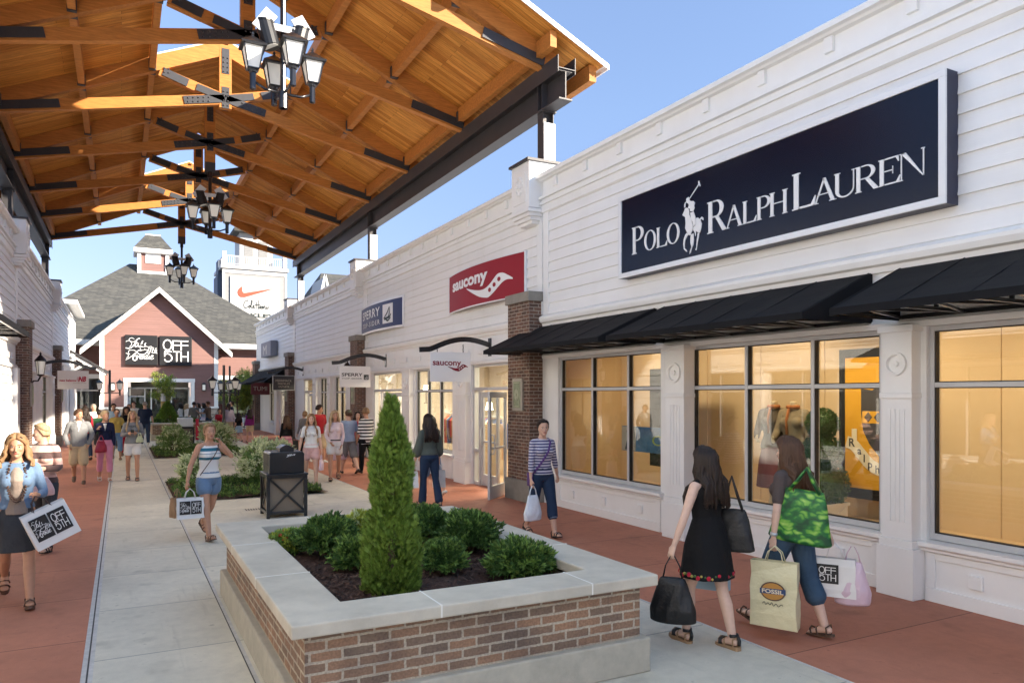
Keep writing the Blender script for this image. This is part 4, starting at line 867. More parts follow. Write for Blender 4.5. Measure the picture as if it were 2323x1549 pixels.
# ---------------------------------------------------------------- wall signs
SR = thing('wall_sign', 'large navy sign with white frame, white serif name and polo rider', 'sign', (7.1, 7.1, 4.6))
b = MB(FR); b.box(4.40, 9.76, .022, .20, 3.96, 5.27); b.build('case', 'navy_side', SR)
b = MB(FR); w_ = .075; b.box(4.40, 9.76, .2, .225, 3.96, 3.96+w_); b.box(4.40, 9.76, .2, .225, 5.27-w_, 5.27); b.box(4.40, 4.40+w_, .2, .225, 3.96+w_, 5.27-w_); b.box(9.76-w_, 9.76, .2, .225, 3.96+w_, 5.27-w_); b.build('frame', 'white_metal', SR, bevel=.004)
b = MB(FR); b.box(4.475, 9.685, .2, .206, 4.035, 5.195); b.build('face', 'navy_face', SR)
fnp = lambda u, v, w: FR(9.74-u, .206+w, v)
HORSE = [[(1.66, 4.87), (1.84, 5.02), (1.84, 5.06), (1.855, 5.065), (1.885, 4.99), (1.87, 4.98), (1.855, 5.01), (1.672, 4.865)],
 [(1.59, 4.86), (1.6, 4.88), (1.64, 4.89), (1.66, 4.87), (1.66, 4.84), (1.69, 4.82), (1.68, 4.79), (1.65, 4.77), (1.63, 4.8), (1.6, 4.82)],
 [(1.6, 4.835), (1.57, 4.83), (1.55, 4.8), (1.55, 4.76), (1.57, 4.76), (1.58, 4.81)],
 [(1.70, 4.82), (1.74, 4.81), (1.77, 4.78), (1.755, 4.74), (1.765, 4.71), (1.74, 4.67), (1.675, 4.68), (1.665, 4.72), (1.635, 4.73), (1.635, 4.76), (1.66, 4.77), (1.68, 4.79)],
 [(1.59, 4.75), (1.625, 4.74), (1.65, 4.7), (1.655, 4.64), (1.69, 4.57), (1.73, 4.47), (1.72, 4.4), (1.67, 4.34), (1.62, 4.38), (1.57, 4.46), (1.58, 4.53), (1.57, 4.62), (1.54, 4.64), (1.51, 4.66), (1.55, 4.71), (1.56, 4.74)],
 [(1.675, 4.66), (1.745, 4.665), (1.78, 4.58), (1.775, 4.48), (1.745, 4.45), (1.725, 4.52), (1.69, 4.57)],
 [(1.74, 4.44), (1.78, 4.46), (1.79, 4.56), (1.83, 4.56), (1.88, 4.52), (1.91, 4.46), (1.9, 4.4), (1.87, 4.34), (1.82, 4.36), (1.79, 4.39), (1.79, 4.33), (1.78, 4.31), (1.77, 4.36), (1.74, 4.4)],
 [(1.865, 4.53), (1.91, 4.555), (1.945, 4.53), (1.94, 4.5), (1.92, 4.51), (1.92, 4.53), (1.88, 4.515)],
 [(1.6, 4.39), (1.64, 4.36), (1.61, 4.34), (1.57, 4.29), (1.56, 4.24), (1.56, 4.18), (1.6, 4.15), (1.61, 4.12), (1.59, 4.13), (1.54, 4.17), (1.53, 4.25), (1.54, 4.31), (1.57, 4.37)],
 [(1.69, 4.35), (1.74, 4.36), (1.75, 4.27), (1.74, 4.2), (1.71, 4.16), (1.69, 4.1), (1.66, 4.08), (1.67, 4.12), (1.7, 4.17), (1.68, 4.24), (1.68, 4.3)],
 [(1.83, 4.35), (1.86, 4.34), (1.85, 4.28), (1.83, 4.23), (1.81, 4.14), (1.8, 4.11), (1.78, 4.12), (1.8, 4.15), (1.81, 4.25)]]
b = MB()
for i, p in enumerate(HORSE): poly(b, p, fnp, .008)
b.build('rider_emblem', 'white', SR)
def serif(b, ch, x, z, h, w, fn, d=.01):
    "thick-and-thin Roman capitals; w is the letter's width"
    T = .165*h; t = .04*h; s = .035*h; q = .055*h
    P = lambda pts: poly(b, [(x+a, z+c) for a, c in pts], fn, d)
    def ser(cx, y, half): P([(cx-half, y), (cx+half, y), (cx+half, y+s), (cx-half, y+s)])
    def stem(x0, th=T, top=True, bot=True):
        P([(x0, s if bot else 0), (x0+th, s if bot else 0), (x0+th, h-(s if top else 0)), (x0, h-(s if top else 0))])
        if bot: ser(x0+th/2, 0, th/2+q)
        if top: ser(x0+th/2, h-s, th/2+q)
    def bowl(cx, cy, rx, ry, th, tt, a0=-90, a1=90, n=14):
        o = []; i_ = []
        for k in range(n+1):
            a = math.radians(a0+(a1-a0)*k/n); o.append((cx+rx*math.cos(a), cy+ry*math.sin(a))); i_.append((cx+(rx-th)*math.cos(a), cy+(ry-tt)*math.sin(a)))
        for k in range(n): P([o[k], o[k+1], i_[k+1], i_[k]])
    if ch in 'PR':
        x0 = q; stem(x0); cx = w*.48; cy = h*.735; rx = w*(.98 if ch == 'P' else .86)-cx; ry = h-cy
        bowl(cx, cy, rx, ry, T, t*1.1); P([(x0+T, h-t*1.1), (cx, h-t*1.1), (cx, h), (x0+T, h)]); P([(x0+T, cy-ry), (cx, cy-ry), (cx, cy-ry+t*1.1), (x0+T, cy-ry+t*1.1)])
        if ch == 'R': P([(w*.42, h*.48), (w*.60, h*.48), (w*1.02, 0), (w*.80, 0)])
    if ch == 'O':
        bowl(w/2, h/2, w/2, h/2*1.02, T, t, -90, 90); bowl(w/2, h/2, w/2, h/2*1.02, T, t, 90, 270)
    if ch == 'L':
        stem(q); P([(q+T, 0), (w*.95, 0), (w, h*.26), (w*.965, h*.26), (w*.80, s*1.6), (q+T, s*1.6)])
    if ch == 'A':
        P([(w*.10, s), (w*.15, s), (w*.53, h*.93), (w*.47, h)]); P([(w*.44, h), (w*.56, h), (w*.95, s), (w*.95-T*1.1, s)]); P([(w*.25, h*.33), (w*.72, h*.33), (w*.71, h*.33+t), (w*.27, h*.33+t)]); ser(w*.12, 0, w*.12); ser(w*.87, 0, w*.15)
    if ch == 'H':
        stem(q, T); stem(w-q-T, T); P([(q+T, h*.5), (w-q-T, h*.5), (w-q-T, h*.5+t), (q+T, h*.5+t)])
    if ch == 'E':
        stem(q); P([(q+T, 0), (w*.95, 0), (w, h*.26), (w*.965, h*.26), (w*.82, s*1.5), (q+T, s*1.5)]); P([(q+T, h-s*1.5), (w*.80, h-s*1.5), (w*.9, h*.78), (w*.935, h*.78), (w*.92, h), (q+T, h)])
        P([(q+T, h*.5), (w*.66, h*.5), (w*.66, h*.5+t), (q+T, h*.5+t)]); P([(w*.64, h*.38), (w*.67, h*.38), (w*.67, h*.66), (w*.64, h*.66)])
    if ch == 'U':
        P([(q, h*.3), (q+T, h*.3), (q+T, h-s), (q, h-s)]); ser(q+T/2, h-s, T/2+q); xr = w-q-t; P([(xr, h*.3), (xr+t, h*.3), (xr+t, h-s), (xr, h-s)]); ser(xr, h-s, q*1.2)
        n = 12; o = []; i_ = []
        for k in range(n+1):
            a = math.pi+math.pi*k/n; f = k/n; cx = (q+xr+t)/2; r = (xr+t-q)/2; th = T*(1-f)+t*f
            o.append((cx+r*math.cos(a), h*.3+h*.32*math.sin(a))); i_.append((cx+(r-th)*math.cos(a), h*.3+(h*.32-t*1.4)*math.sin(a)))
        for k in range(n): P([o[k], o[k+1], i_[k+1], i_[k]])
    if ch == 'N':
        P([(q, s), (q+t, s), (q+t, h-s), (q, h-s)]); ser(q, 0, q*1.3); P([(0, h-s), (q+T, h-s), (q+T*.8, h), (0, h)]); P([(q, h), (q+T*1.15, h), (w-q, 0), (w-q-t, 0), (w-q-T*.9, 0)][:4]); xr = w-q-t; P([(xr, 0), (xr+t, 0), (xr+t, h-s), (xr, h-s)]); ser(xr, h-s, q*1.3)
b = MB()
for ch, x, h, w in [('P', .33, .42, .30), ('O', .64, .30, .28), ('L', .93, .30, .25), ('O', 1.17, .30, .28), ('R', 2.02, .43, .36), ('A', 2.36, .29, .31), ('L', 2.67, .29, .24), ('P', 2.91, .29, .23), ('H', 3.12, .29, .28),
                    ('L', 3.47, .43, .34), ('A', 3.77, .28, .31), ('U', 4.06, .28, .27), ('R', 4.33, .28, .28), ('E', 4.61, .28, .25), ('N', 4.85, .28, .28)]:
    serif(b, ch, x, 4.29, h, w, fnp)
b.build('lettering', 'white', SR)
# curved signs
def curved_sign(name_lbl, y0, y1, z0, z1, facem, framem, bulge=.38, base=.06, fr=0., open_=True):
    T = thing('wall_sign', name_lbl, 'sign', (7.1, (y0+y1)/2, (z0+z1)/2)); L = y1-y0; c = L/2
    nn = lambda u: base+bulge*(1-((u-c)/c)**2)           # u from the left (far) end
    F = lambda u, v, w: FR(y1-u, nn(max(0, min(L, u)))+w, v)
    m = MB(F); N = 24
    for i in range(N):
        a, b_ = L*i/N, L*(i+1)/N; m.add([(a, z0+fr, 0), (b_, z0+fr, 0), (b_, z1-fr, 0), (a, z1-fr, 0)], [(0, 1, 2, 3)])
    m.build('face', facem, T, weld=True, smooth=True)
    k = MB()
    for i in range(N):
        a, b_ = L*i/N, L*(i+1)/N; pa, pb = nn(a), nn(b_)
        for (za, zb, off) in ((z0-.0, z0+max(fr, .02), .012), (z1-max(fr, .02), z1, .012)):
            q = [FR(y1-a, pa+off, za), FR(y1-b_, pb+off, za), FR(y1-b_, pb+off, zb), FR(y1-a, pa+off, zb), FR(y1-a, pa-.05, za), FR(y1-b_, pb-.05, za), FR(y1-b_, pb-.05, zb), FR(y1-a, pa-.05, zb)]
            k.add(q, [(0,1,2,3),(4,5,6,7),(0,1,5,4),(3,2,6,7)])
    for u in (0, L): e = max(fr, .03); a, b_ = (u, u+e) if u == 0 else (u-e, u); k.box(7.3-nn(u)-.014, 7.28, y1-b_, y1-a, z0, z1)
    k.build('frame', framem, T, recalc=False)
    return T, F
SS, F1 = curved_sign('dark red curved sign with white running-shoe store name and wavy tail', 13.15, 17.1, 4.10, 5.02, 'brick_red_sign', 'white_metal', bulge=.2)
b = MB()
bfn = lambda u, v, w: F1(u, 4.60+v*1.0+.0, .006+w)
text_mb('saucony', bfn, .27, width=2.15, x0=.42, bold=.035, mb=b); b.build('lettering', 'white', SS)
WAVE = [(1.47, 4.57), (1.84, 4.49), (2.17, 4.44), (2.42, 4.44), (2.61, 4.49), (2.77, 4.57), (2.96, 4.68), (3.09, 4.7), (3.23, 4.68), (3.4, 4.61), (3.55, 4.54), (3.55, 4.51), (3.36, 4.53), (3.2, 4.5), (3.05, 4.43), (2.84, 4.32), (2.63, 4.24), (2.49, 4.24), (2.2, 4.29), (1.84, 4.41), (1.5, 4.54)]
def wave_logo(par, fn, mname, dname):
    b = MB(); top = WAVE[:11]; bot = WAVE[:10:-1]
    tp = spline([(x, z, 0) for x, z in top], 3); bt = spline([(x, z, 0) for x, z in bot], 3); n = min(len(tp), len(bt))
    g = lambda L, f: L[min(len(L)-1, int(f*(len(L)-1)+.5))]
    for i in range(30):
        a, c = g(tp, i/30), g(tp, (i+1)/30); d, e = g(bt, (i+1)/30), g(bt, i/30)
        b.add([fn(p.x, p.y, .008) for p in (a, c, d, e)], [(0, 1, 2, 3)])
    b.build('wave_emblem', mname, par, recalc=False)
    b = MB()
    for x, z in ((2.67, 4.39), (2.86, 4.48), (3.05, 4.575)): poly(b, [(x+.062*math.cos(k*math.pi/7), z+.048*math.sin(k*math.pi/7)) for k in range(14)], lambda u, v, w: fn(u, v, .009+w), .003)
    b.build('dot', dname, par)
wave_logo(SS, lambda u, v, w: F1(u, v-.02, w), 'white', 'brick_red_sign')
SP, F2 = curved_sign('navy curved sign with white frame and small sailboat square', 20.5, 24.75, 4.08, 5.0, 'navy_sign', 'white_metal', fr=.06, bulge=.19)
b = MB(); text_mb('SPERRY', lambda u, v, w: F2(u, 4.55+v, .006+w), .27, width=2.15, x0=.45, bold=.01, mb=b, spacing=1.1); text_mb('TOP-SIDER', lambda u, v, w: F2(u, 4.28+v, .006+w), .15, width=2.15, x0=.45, mb=b, spacing=1.3)
poly(b, [(2.85, 4.26), (3.6, 4.26), (3.6, 4.84), (2.85, 4.84)], lambda u, v, w: F2(u, v, .004+w), .004); b.build('lettering', 'white', SP)
def boat(par, fn, k, m='ink'):
    b = MB(); K = lambda L, w: stroke(b, L, w*k[2], fn, .004, taper=True)
    t = lambda L: [(k[0]+x*k[2], k[1]+y*k[3]) for x, y in L]
    K(t([(.12, .28), (.45, .5), (.72, .85)]), .07); K(t([(.72, .85), (.72, .5), (.6, .3), (.4, .28)]), .07); K(t([(.1, .27), (.4, .26), (.7, .28), (.9, .45)]), .09); K(t([(.15, .18), (.35, .2), (.55, .1), (.85, .25)]), .09)
    b.build('boat_emblem', m, par)
boat(SP, lambda u, v, w: F2(u, v, .009+w), (2.87, 4.28, .7, .54))
SM = thing('wall_sign', 'small grey box sign with large letter M on far shop', 'sign', (7.1, 41.5, 4.5))
b = MB(FR); b.box(40.2, 43.2, .03, .4, 4.15, 4.95); b.build('box', 'blue_grey', SM, bevel=.03); b = MB(); text_mb('M', lambda u, v, w: FR(43.0-u, .4+w, 4.28+v), .5, width=1.1, x0=.5, mb=b); b.build('lettering', 'light_steel', SM)
# ---------------------------------------------------------------- hanging signs on curved arms
def hanging(y, xw, s, x0, x1, z0, z1, lbl, facem, fill, zarm=3.2, framem=None):
    "xw = wall plate x, s = +1 right wall, -1 left wall"
    T = thing('hanging_sign', lbl, 'sign', ((x0+x1)/2, y, z0))
    m = MB(); far = x0-.24 if s > 0 else x1+.24; L = abs(xw-far); pts = []
    for i in range(15):
        t = i/14; pts.append((xw-s*t*L, zarm-.02+.18*math.sin(math.pi*min(1, t*1.12+.05))-.12*t))
    for i in range(14):
        a, b_ = pts[i], pts[i+1]; m.beam((a[0], y, a[1]), (b_[0], y, b_[1]), .04, .11)
    m.box(*sorted((xw, xw+s*.03)), y-.07, y+.07, zarm-.24, zarm+.16); m.build('arm', 'black_metal', T)
    c = MB()
    for x in (x0+.17, x1-.17):
        for k in range(4):
            z = z1+.02+.045*k; c.tube([(x+.014*math.cos(t)*(k % 2), y+.014*math.cos(t)*(1-k % 2), z+.026*math.sin(t)) for t in [i*math.pi/4 for i in range(9)]], .005, 5)
    c.build('chain', 'black_metal', T)
    p = MB(); p.box(x0, x1, y-.018, y+.018, z0, z1); p.build('panel', facem, T)
    if framem:
        p = MB(); e = .02; p.box(x0-e, x1+e, y-.025, y+.025, z0-e, z0); p.box(x0-e, x1+e, y-.025, y+.025, z1, z1+e); p.box(x0-e, x0, y-.025, y+.025, z0, z1); p.box(x1, x1+e, y-.025, y+.025, z0, z1); p.build('frame', framem, T)
    fill(T, lambda u, v, w: (x0+u*(x1-x0), y-.018-w, z0+v*(z1-z0)), x1-x0, z1-z0)
def f_sauc(T, fn, W_, H_):
    b = MB(); text_mb('saucony', fn2_(fn, .06, .56, 1, 1), .20, width=.70, bold=.02, mb=b); b.build('lettering', 'maroon', T)
    wave_logo(T, lambda u, v, w: fn(.42+(u-1.47)*.245, .36+(v-4.24)*.52, w), 'maroon', 'white')
def fn2_(fn, u0, v0, su, sv): return lambda u, v, w: fn(u0+u*su, v0+v*sv, w)
hanging(14.9, 7.28, 1, 5.86, 6.81, 2.38, 3.02, 'white hanging sign with dark red lettering and wave by the glass doors', 'sign_white', f_sauc)
def f_sperry(T, fn, W_, H_):
    b = MB(); text_mb('SPERRY', fn2_(fn, .06, .52, 1, 1), .15, width=.68, bold=.02, mb=b); text_mb('TOP-SIDER', fn2_(fn, .06, .38, 1, 1), .07, width=.66, mb=b); poly(b, [(.78, .36), (.94, .36), (.94, .60), (.78, .60)], fn, .003); b.build('lettering', 'ink', T)
    boat(T, lambda u, v, w: fn(u, v, w+.004), (.79, .37, .14, .21), 'white')
hanging(22.3, 7.28, 1, 5.85, 6.80, 2.33, 2.97, 'white hanging sign with black lettering and tiny sailboat square', 'sign_white', f_sperry)
def f_merr(T, fn, W_, H_):
    b = MB()
    for i, t in enumerate(('MERRIMACK', 'PREMIUM', 'OUTLETS')): text_mb(t, fn2_(fn, .5, (.58, .38, .18)[i], 1, 1), (.17, .13, .13)[i], width=(.76, .55, .5)[i], mb=b, center=True)
    b.build('lettering', 'silver_text', T)
hanging(34.2, 7.28, 1, 5.98, 6.9, 2.31, 2.94, 'dark hanging sign with thin pale frame and three lines of lettering', 'dark_sign', f_merr, framem='light_steel')
def f_nb(T, fn, W_, H_):
    b = MB(); text_mb('new balance', fn2_(fn, .07, .42, 1, 1), .11, width=.52, bold=.03, mb=b); text_mb('NB', fn2_(fn, .66, .42, 1, 1), .26, width=.26, bold=.05, mb=b, shear=.3)
    for i in range(4): stroke(b, [(.60+i*.01, .47+i*.055), (.72+i*.01, .47+i*.055)], .02, fn, .004, smooth=False)
    b.build('lettering', 'new_red', T); b = MB(); text_mb('FACTORY STORE', fn2_(fn, .5, .30, 1, 1), .06, width=.42, mb=b); b.build('lettering', 'silver_text', T)
hanging(31.2, -2.48, -1, -2.04, -1.06, 2.30, 2.97, 'white hanging sign with red lettering on the left row', 'sign_white', f_nb)
def f_tumi(T, fn, W_, H_):
    b = MB(); text_mb('TUMI', fn2_(fn, .12, .34, 1, 1), .36, width=.74, mb=b); b.build('lettering', 'silver_text', T)
hanging(38, 7.1, 1, 5.6, 6.48, 2.10, 2.68, 'dark red hanging sign under the far awning', 'tumi_red', f_tumi, zarm=2.78)
# wall lantern on the left pier, bracket lamps on the right piers
def wall_lantern(F, u, lbl, zc=2.85):
    T = thing('wall_lantern', lbl, 'lamp', F(u, .3, zc)); m = MB(F)
    m.tube([(u, .30, zc-.5), (u, .36, zc-.42), (u, .46, zc-.42), (u, .52, zc-.3)], .022, 8); m.lathe([(.0, .0)]*2, (0, 0, 0), 3) if 0 else None
    m.box(u-.06, u+.06, .30, .325, zc-.62, zc-.34); m.lathe([(.03, -.3), (.09, -.26), (.10, -.24)], (u, .52, zc), 8); m.lathe([(.15, .12), (.13, .17), (.05, .27), (.02, .3), (.03, .33), (.004, .38)], (u, .52, zc), 8)
    for k in range(4): a = k*math.pi/2+.4; m.beam((u+.09*math.cos(a), .52+.09*math.sin(a), zc-.25), (u+.14*math.cos(a), .52+.14*math.sin(a), zc+.13), .015, .015, up=(1, 0, 0))
    m.build('bracket', 'black_metal', T, smooth=False); g = MB(F); g.lathe([(.075, -.24), (.12, .12)], (u, .52, zc), 8); g.build('glass', 'lamp_glass', T)
wall_lantern(FL, 24.2, 'black wall lantern on the left brick pier', 2.9)
wall_lantern(FR, 24.85, 'black wall lantern on the second right brick pier', 2.9)
# ---------------------------------------------------------------- lamp posts
def lamp_post(x, y, lbl, H=3.4, zh=2.35, sc=1., four=False):
    T = thing('lamp_post', lbl, 'street lamp', (x, y, 0)); m = MB(); m.lathe([(.17, 0), (.17, .12), (.11, .2), (.09, .8), (.075, .9), (.06, 1.0), (.055, H)], (x, y, 0), 12); m.build('pole', 'black_metal', T)
    for dx, dy in (((-.47, 0), (.47, 0)) if not four else ((-.47, 0), (.47, 0), (0, .47), (0, -.47))):
        a = MB(); a.tube([(x, y, zh-.16), (x+dx, y+dy, zh-.16)], .022, 8); a.tube([(x+dx, y+dy, zh-.3), (x+dx, y+dy, zh)], .045, 8); a.build('arm', 'black_metal', T); lantern_head(T, (x+dx, y+dy, zh+.02), .95*sc)
lamp_post(-.55, 44.6, 'black lamp post with two lanterns left of the tree with wrapped trunk')
lamp_post(3.99, 34.8, 'black lamp post with two lanterns at the right, nearer of the pair')
lamp_post(5.35, 44.0, 'black lamp post with four lanterns at the right, farther of the pair', H=3.7, four=True)
# ---------------------------------------------------------------- planters
def planter(x0, x1, y0, y1, lbl, H=.74, brick='planter_brick', pl=.26, cap=.085, ov=.02, wall=.30, bevel=.012):
    T = thing('brick_planter', lbl, 'planter', ((x0+x1)/2, (y0+y1)/2, 0)); e = .10
    a0, a1, c0, c1 = x0+e, x1-e, y0+e, y1-e
    def ring(m, o, i, za, zb):     # o outer rect, i inner rect; butted, not overlapping
        (p0, p1, q0, q1), (r0, r1, s0, s1) = o, i
        m.box(p0, p1, q0, s0, za, zb); m.box(p0, p1, s1, q1, za, zb); m.box(p0, r0, s0, s1, za, zb); m.box(r1, p1, s0, s1, za, zb)
    def hollow(m, o, i, za, zb):
        (p0, p1, q0, q1), (r0, r1, s0, s1) = o, i
        v = [(p0,q0,za),(p1,q0,za),(p1,q1,za),(p0,q1,za),(r0,s0,za),(r1,s0,za),(r1,s1,za),(r0,s1,za)]; v += [(a, b, zb) for a, b, c in v]
        f = [(0,1,9,8),(1,2,10,9),(2,3,11,10),(3,0,8,11),(4,12,13,5),(5,13,14,6),(6,14,15,7),(7,15,12,4)]
        for k in range(4): j = (k+1) % 4; f += [(8+k, 8+j, 12+j, 12+k), (k, 4+k, 4+j, j)]
        m.add(v, f)
    inn = (a0+.22, a1-.22, c0+.22, c1-.22)
    m = MB(); hollow(m, (a0, a1, c0, c1), inn, pl-.02, H-cap); m.build('brick_wall', brick, T)
    m = MB(); hollow(m, (a0-.06, a1+.06, c0-.06, c1+.06), (a0+.05, a1-.05, c0+.05, c1-.05), 0, pl); m.build('stone_plinth', 'cast_stone', T, bevel=bevel)
    m = MB(); hollow(m, (x0, x1, y0, y1), (x0+wall+.10, x1-wall-.10, y0+wall+.10, y1-wall-.10), H-cap, H); m.build('stone_cap', 'cap_stone', T, bevel=bevel)
    jw = .0055; zc = H+.0015; W0 = wall+.10; J = []
    for k in range(1, 3): y = y0+(y1-y0)*k/3; J += [(x0-.0015, x0+W0+.001, y-jw, y+jw, H-cap+.005, zc), (x1-W0-.001, x1+.0015, y-jw, y+jw, H-cap+.005, zc)]
    for q in (.35, .78): x = x0+(x1-x0)*q; J += [(x-jw, x+jw, y0-.0015, y0+W0+.001, H-cap+.005, zc), (x-jw, x+jw, y1-W0-.001, y1+.0015, H-cap+.005, zc)]
    pieces(None, 'mortar_joint', 'mortar', T, J)
    return T
PL = planter(.88, 3.60, 4.45, 8.40, 'big brick planter with pale stone cap in the foreground')
def soil(x0, x1, y0, y1, z, name='mulch_bed', amp=.04, n=40):
    m = MB(); vs = []; fs = []
    for i in range(n+1):
        for j_ in range(n+1):
            x = x0+(x1-x0)*i/n; y = y0+(y1-y0)*j_/n; vs.append((x, y, z+amp*noise.noise((x*2.3, y*2.3, z))+amp*.5*noise.noise((x*11, y*11, 3))))
    for i in range(n):
        for j_ in range(n): a = i*(n+1)+j_; fs.append((a, a+1, a+n+2, a+n+1))
    m.add(vs, fs); o = m.build(name, 'mulch', smooth=True); tag(o, kind='structure'); return o
def chips(x0, x1, y0, y1, z, n, seed, par=None):
    r = random.Random(seed); m = MB()
    for i in range(n):
        x, y = r.uniform(x0, x1), r.uniform(y0, y1); a = r.random()*6.3; L = r.uniform(.012, .035); w_ = r.uniform(.003, .008); d = Vector((math.cos(a)*L, math.sin(a)*L, r.uniform(-.008, .012))); s = Vector((-math.sin(a)*w_, math.cos(a)*w_, 0)); c = Vector((x, y, z+r.uniform(.0, .03)))
        m.mi = r.randrange(3); m.add([c-d-s, c+d-s, c+d+s, c-d+s], [(0, 1, 2, 3)])
    o = m.build('bark_chips', ['chip_a', 'chip_b', 'chip_c'], recalc=False); return tag(o, 'dark bark chips covering the soil', 'mulch', kind='stuff')
soil(1.2, 3.3, 4.75, 8.1, .57); chips(1.25, 3.25, 4.8, 8.05, .575, 7000, 3)
P2 = planter(1.15, 3.85, 37.4, 41.4, 'brick planter in mid-distance behind the grey-topped bin', H=.8, brick='far_brick'); soil(1.4, 3.6, 37.7, 41.1, .68, n=10)
P3 = planter(1.0, 3.9, 44.2, 46.8, 'farthest low planter around the tree with wrapped trunk', H=.72, brick='far_brick'); soil(1.3, 3.6, 44.5, 46.5, .62, n=10)
soil(.92, 3.9, 15.8, 19.6, .03, n=40, amp=.05); soil(.95, 3.9, 27.0, 32.5, .03, n=30, amp=.05)
# ---------------------------------------------------------------- plants
def leafmat(name, col, var=.35, trans=.25, rough=.55):
    m = mat(name, col, rough); nt = m.node_tree; n, l = nt.nodes, nt.links; b = n["Principled BSDF"]
    g = n.new("ShaderNodeNewGeometry"); t = n.new("ShaderNodeTexNoise"); t.inputs['Scale'].default_value = 14; l.new(g.outputs['Position'], t.inputs['Vector'])
    a = n.new("ShaderNodeMath"); a.operation = 'ADD'; l.new(g.outputs['Random Per Island'], a.inputs[0]); l.new(t.outputs['Fac'], a.inputs[1])
    rp = n.new("ShaderNodeValToRGB"); rp.color_ramp.elements[0].position = .45; rp.color_ramp.elements[1].position = 1.3 if 0 else 1.0
    rp.color_ramp.elements[0].color = (*[c*(1-var) for c in col], 1); rp.color_ramp.elements[1].color = (*[min(1, c*(1+var*1.3)) for c in col], 1)
    l.new(a.outputs[0], rp.inputs[0]); l.new(rp.outputs[0], b.inputs['Base Color'])
    out = n["Material Output"]; tb = n.new("ShaderNodeBsdfTranslucent"); l.new(rp.outputs[0], tb.inputs[0]); mx = n.new("ShaderNodeMixShader"); mx.inputs[0].default_value = trans
    l.new(b.outputs[0], mx.inputs[1]); l.new(tb.outputs[0], mx.inputs[2]); l.new(mx.outputs[0], out.inputs[0]); return m
leafmat('arbor_leaf', (.14, .22, .035)); leafmat('box_leaf', (.055, .115, .026)); leafmat('light_leaf', (.17, .27, .06)); leafmat('varieg_leaf', (.56, .60, .38), var=.22); leafmat('varieg_green', (.20, .30, .10)); leafmat('gold_leaf', (.34, .38, .06)); leafmat('tree_leaf', (.20, .27, .06)); leafmat('flower_red', (.5, .02, .015), var=.2); leafmat('dark_leaf', (.06, .12, .035))
def leaf(m, c, d, L, w, up, fold=.3):
    d = d.normalized(); s = d.cross(up)
    if s.length < .01: s = d.cross(Vector((1, .2, 0)))
    s.normalize(); n = s.cross(d)
    m.add([c, c+d*L*.5+s*w*.5+n*w*fold, c+d*L, c+d*L*.5-s*w*.5+n*w*fold], [(0, 1, 2), (0, 2, 3)])
def rv(r): 
    v = Vector((r.gauss(0, 1), r.gauss(0, 1), r.gauss(0, 1))); return v.normalized()
def arborvitae(x, y, z0, H, Rb, n, seed, lbl, prof=None, L=.05, name='conical_evergreen', amp=1.):
    r = random.Random(seed); T = thing(name, lbl, 'shrub', (x, y, z0)); t = MB(); t.tube([(x, y, z0-.05), (x+.01, y, z0+H*.6), (x, y, z0+H*.95)], [.035, .02, .006], 8); t.build('stem', 'bark', T)
    prof = prof or [(0, .55), (.05, .80), (.12, .97), (.25, 1.0), (.42, .84), (.6, .62), (.75, .52), (.88, .36), (.96, .2), (1, .03)]
    def pr(t_):
        for (a, b), (c, d) in zip(prof[:-1], prof[1:]):
            if a <= t_ <= c: return b+(d-b)*(t_-a)/(c-a)
        return 0
    m = MB(); plumes = [(r.random()**1.1, r.random()*6.283, r.uniform(.75, 1.25)) for _ in range(int(150*amp) if amp > 1 else 1)]
    for i in range(n):
        tz = r.random()**1.12; a = r.random()*2*math.pi
        if amp > 1 and r.random() < .72:       # leafy plumes that stand out from the body, with gaps between
            pt, pa, pk = plumes[r.randrange(len(plumes))]; tz = min(.995, max(0, pt+r.gauss(0, .016))); rr = Rb*pr(min(1, pt))*(.62+.42*pk)*(1-.30*r.random()**2)+.008; a = pa+r.gauss(0, .035/max(.05, rr)); h_ = r.random()*.11*pk
            c = Vector((x+rr*math.cos(a), y+rr*math.sin(a), z0+tz*H+h_)); out = Vector((math.cos(a), math.sin(a), 0)); d0 = (out*.45+Vector((0, 0, 1))+rv(r)*.3).normalized(); sd = d0.cross(rv(r)).normalized(); k = L*r.uniform(.6, 1.15)
            for q in (-1, -.45, 0, .45, 1): leaf(m, c+d0*k*.15*(1-abs(q)), d0+sd*q*.75, k*(1-.25*abs(q)), k*.17, sd.cross(d0), .1)
            continue
        bump = 1+amp*.22*noise.noise((math.cos(a)*1.6, math.sin(a)*1.6, tz*H*4.5+seed))+amp*.14*noise.noise((math.cos(a)*4, math.sin(a)*4, tz*H*9))
        rr = Rb*pr(tz)*bump*(1-.5*r.random()**2.2); c = Vector((x+rr*math.cos(a), y+rr*math.sin(a), z0+tz*H))
        out = Vector((math.cos(a), math.sin(a), 0)); d0 = (out*.7+Vector((0, 0, r.uniform(.35, 1.1)))+rv(r)*.35).normalized(); sd = d0.cross(rv(r)).normalized()
        k = L*r.uniform(.7, 1.3)
        for q in (-1, -.45, 0, .45, 1):
            leaf(m, c+d0*k*.15*(1-abs(q)), d0+sd*q*.75, k*(1-.25*abs(q)), k*.17, sd.cross(d0), .1)
    m.build('foliage', 'arbor_leaf', T, recalc=False); return T
arborvitae(1.84, 5.50, .55, 1.43, .205, 12500, 4, 'tall narrow evergreen standing in the foreground planter', prof=[(0, .78), (.06, .92), (.16, 1.0), (.26, .93), (.36, .70), (.46, .58), (.54, .62), (.63, .70), (.72, .60), (.80, .42), (.90, .22), (.97, .10), (1, .02)], amp=1.7)
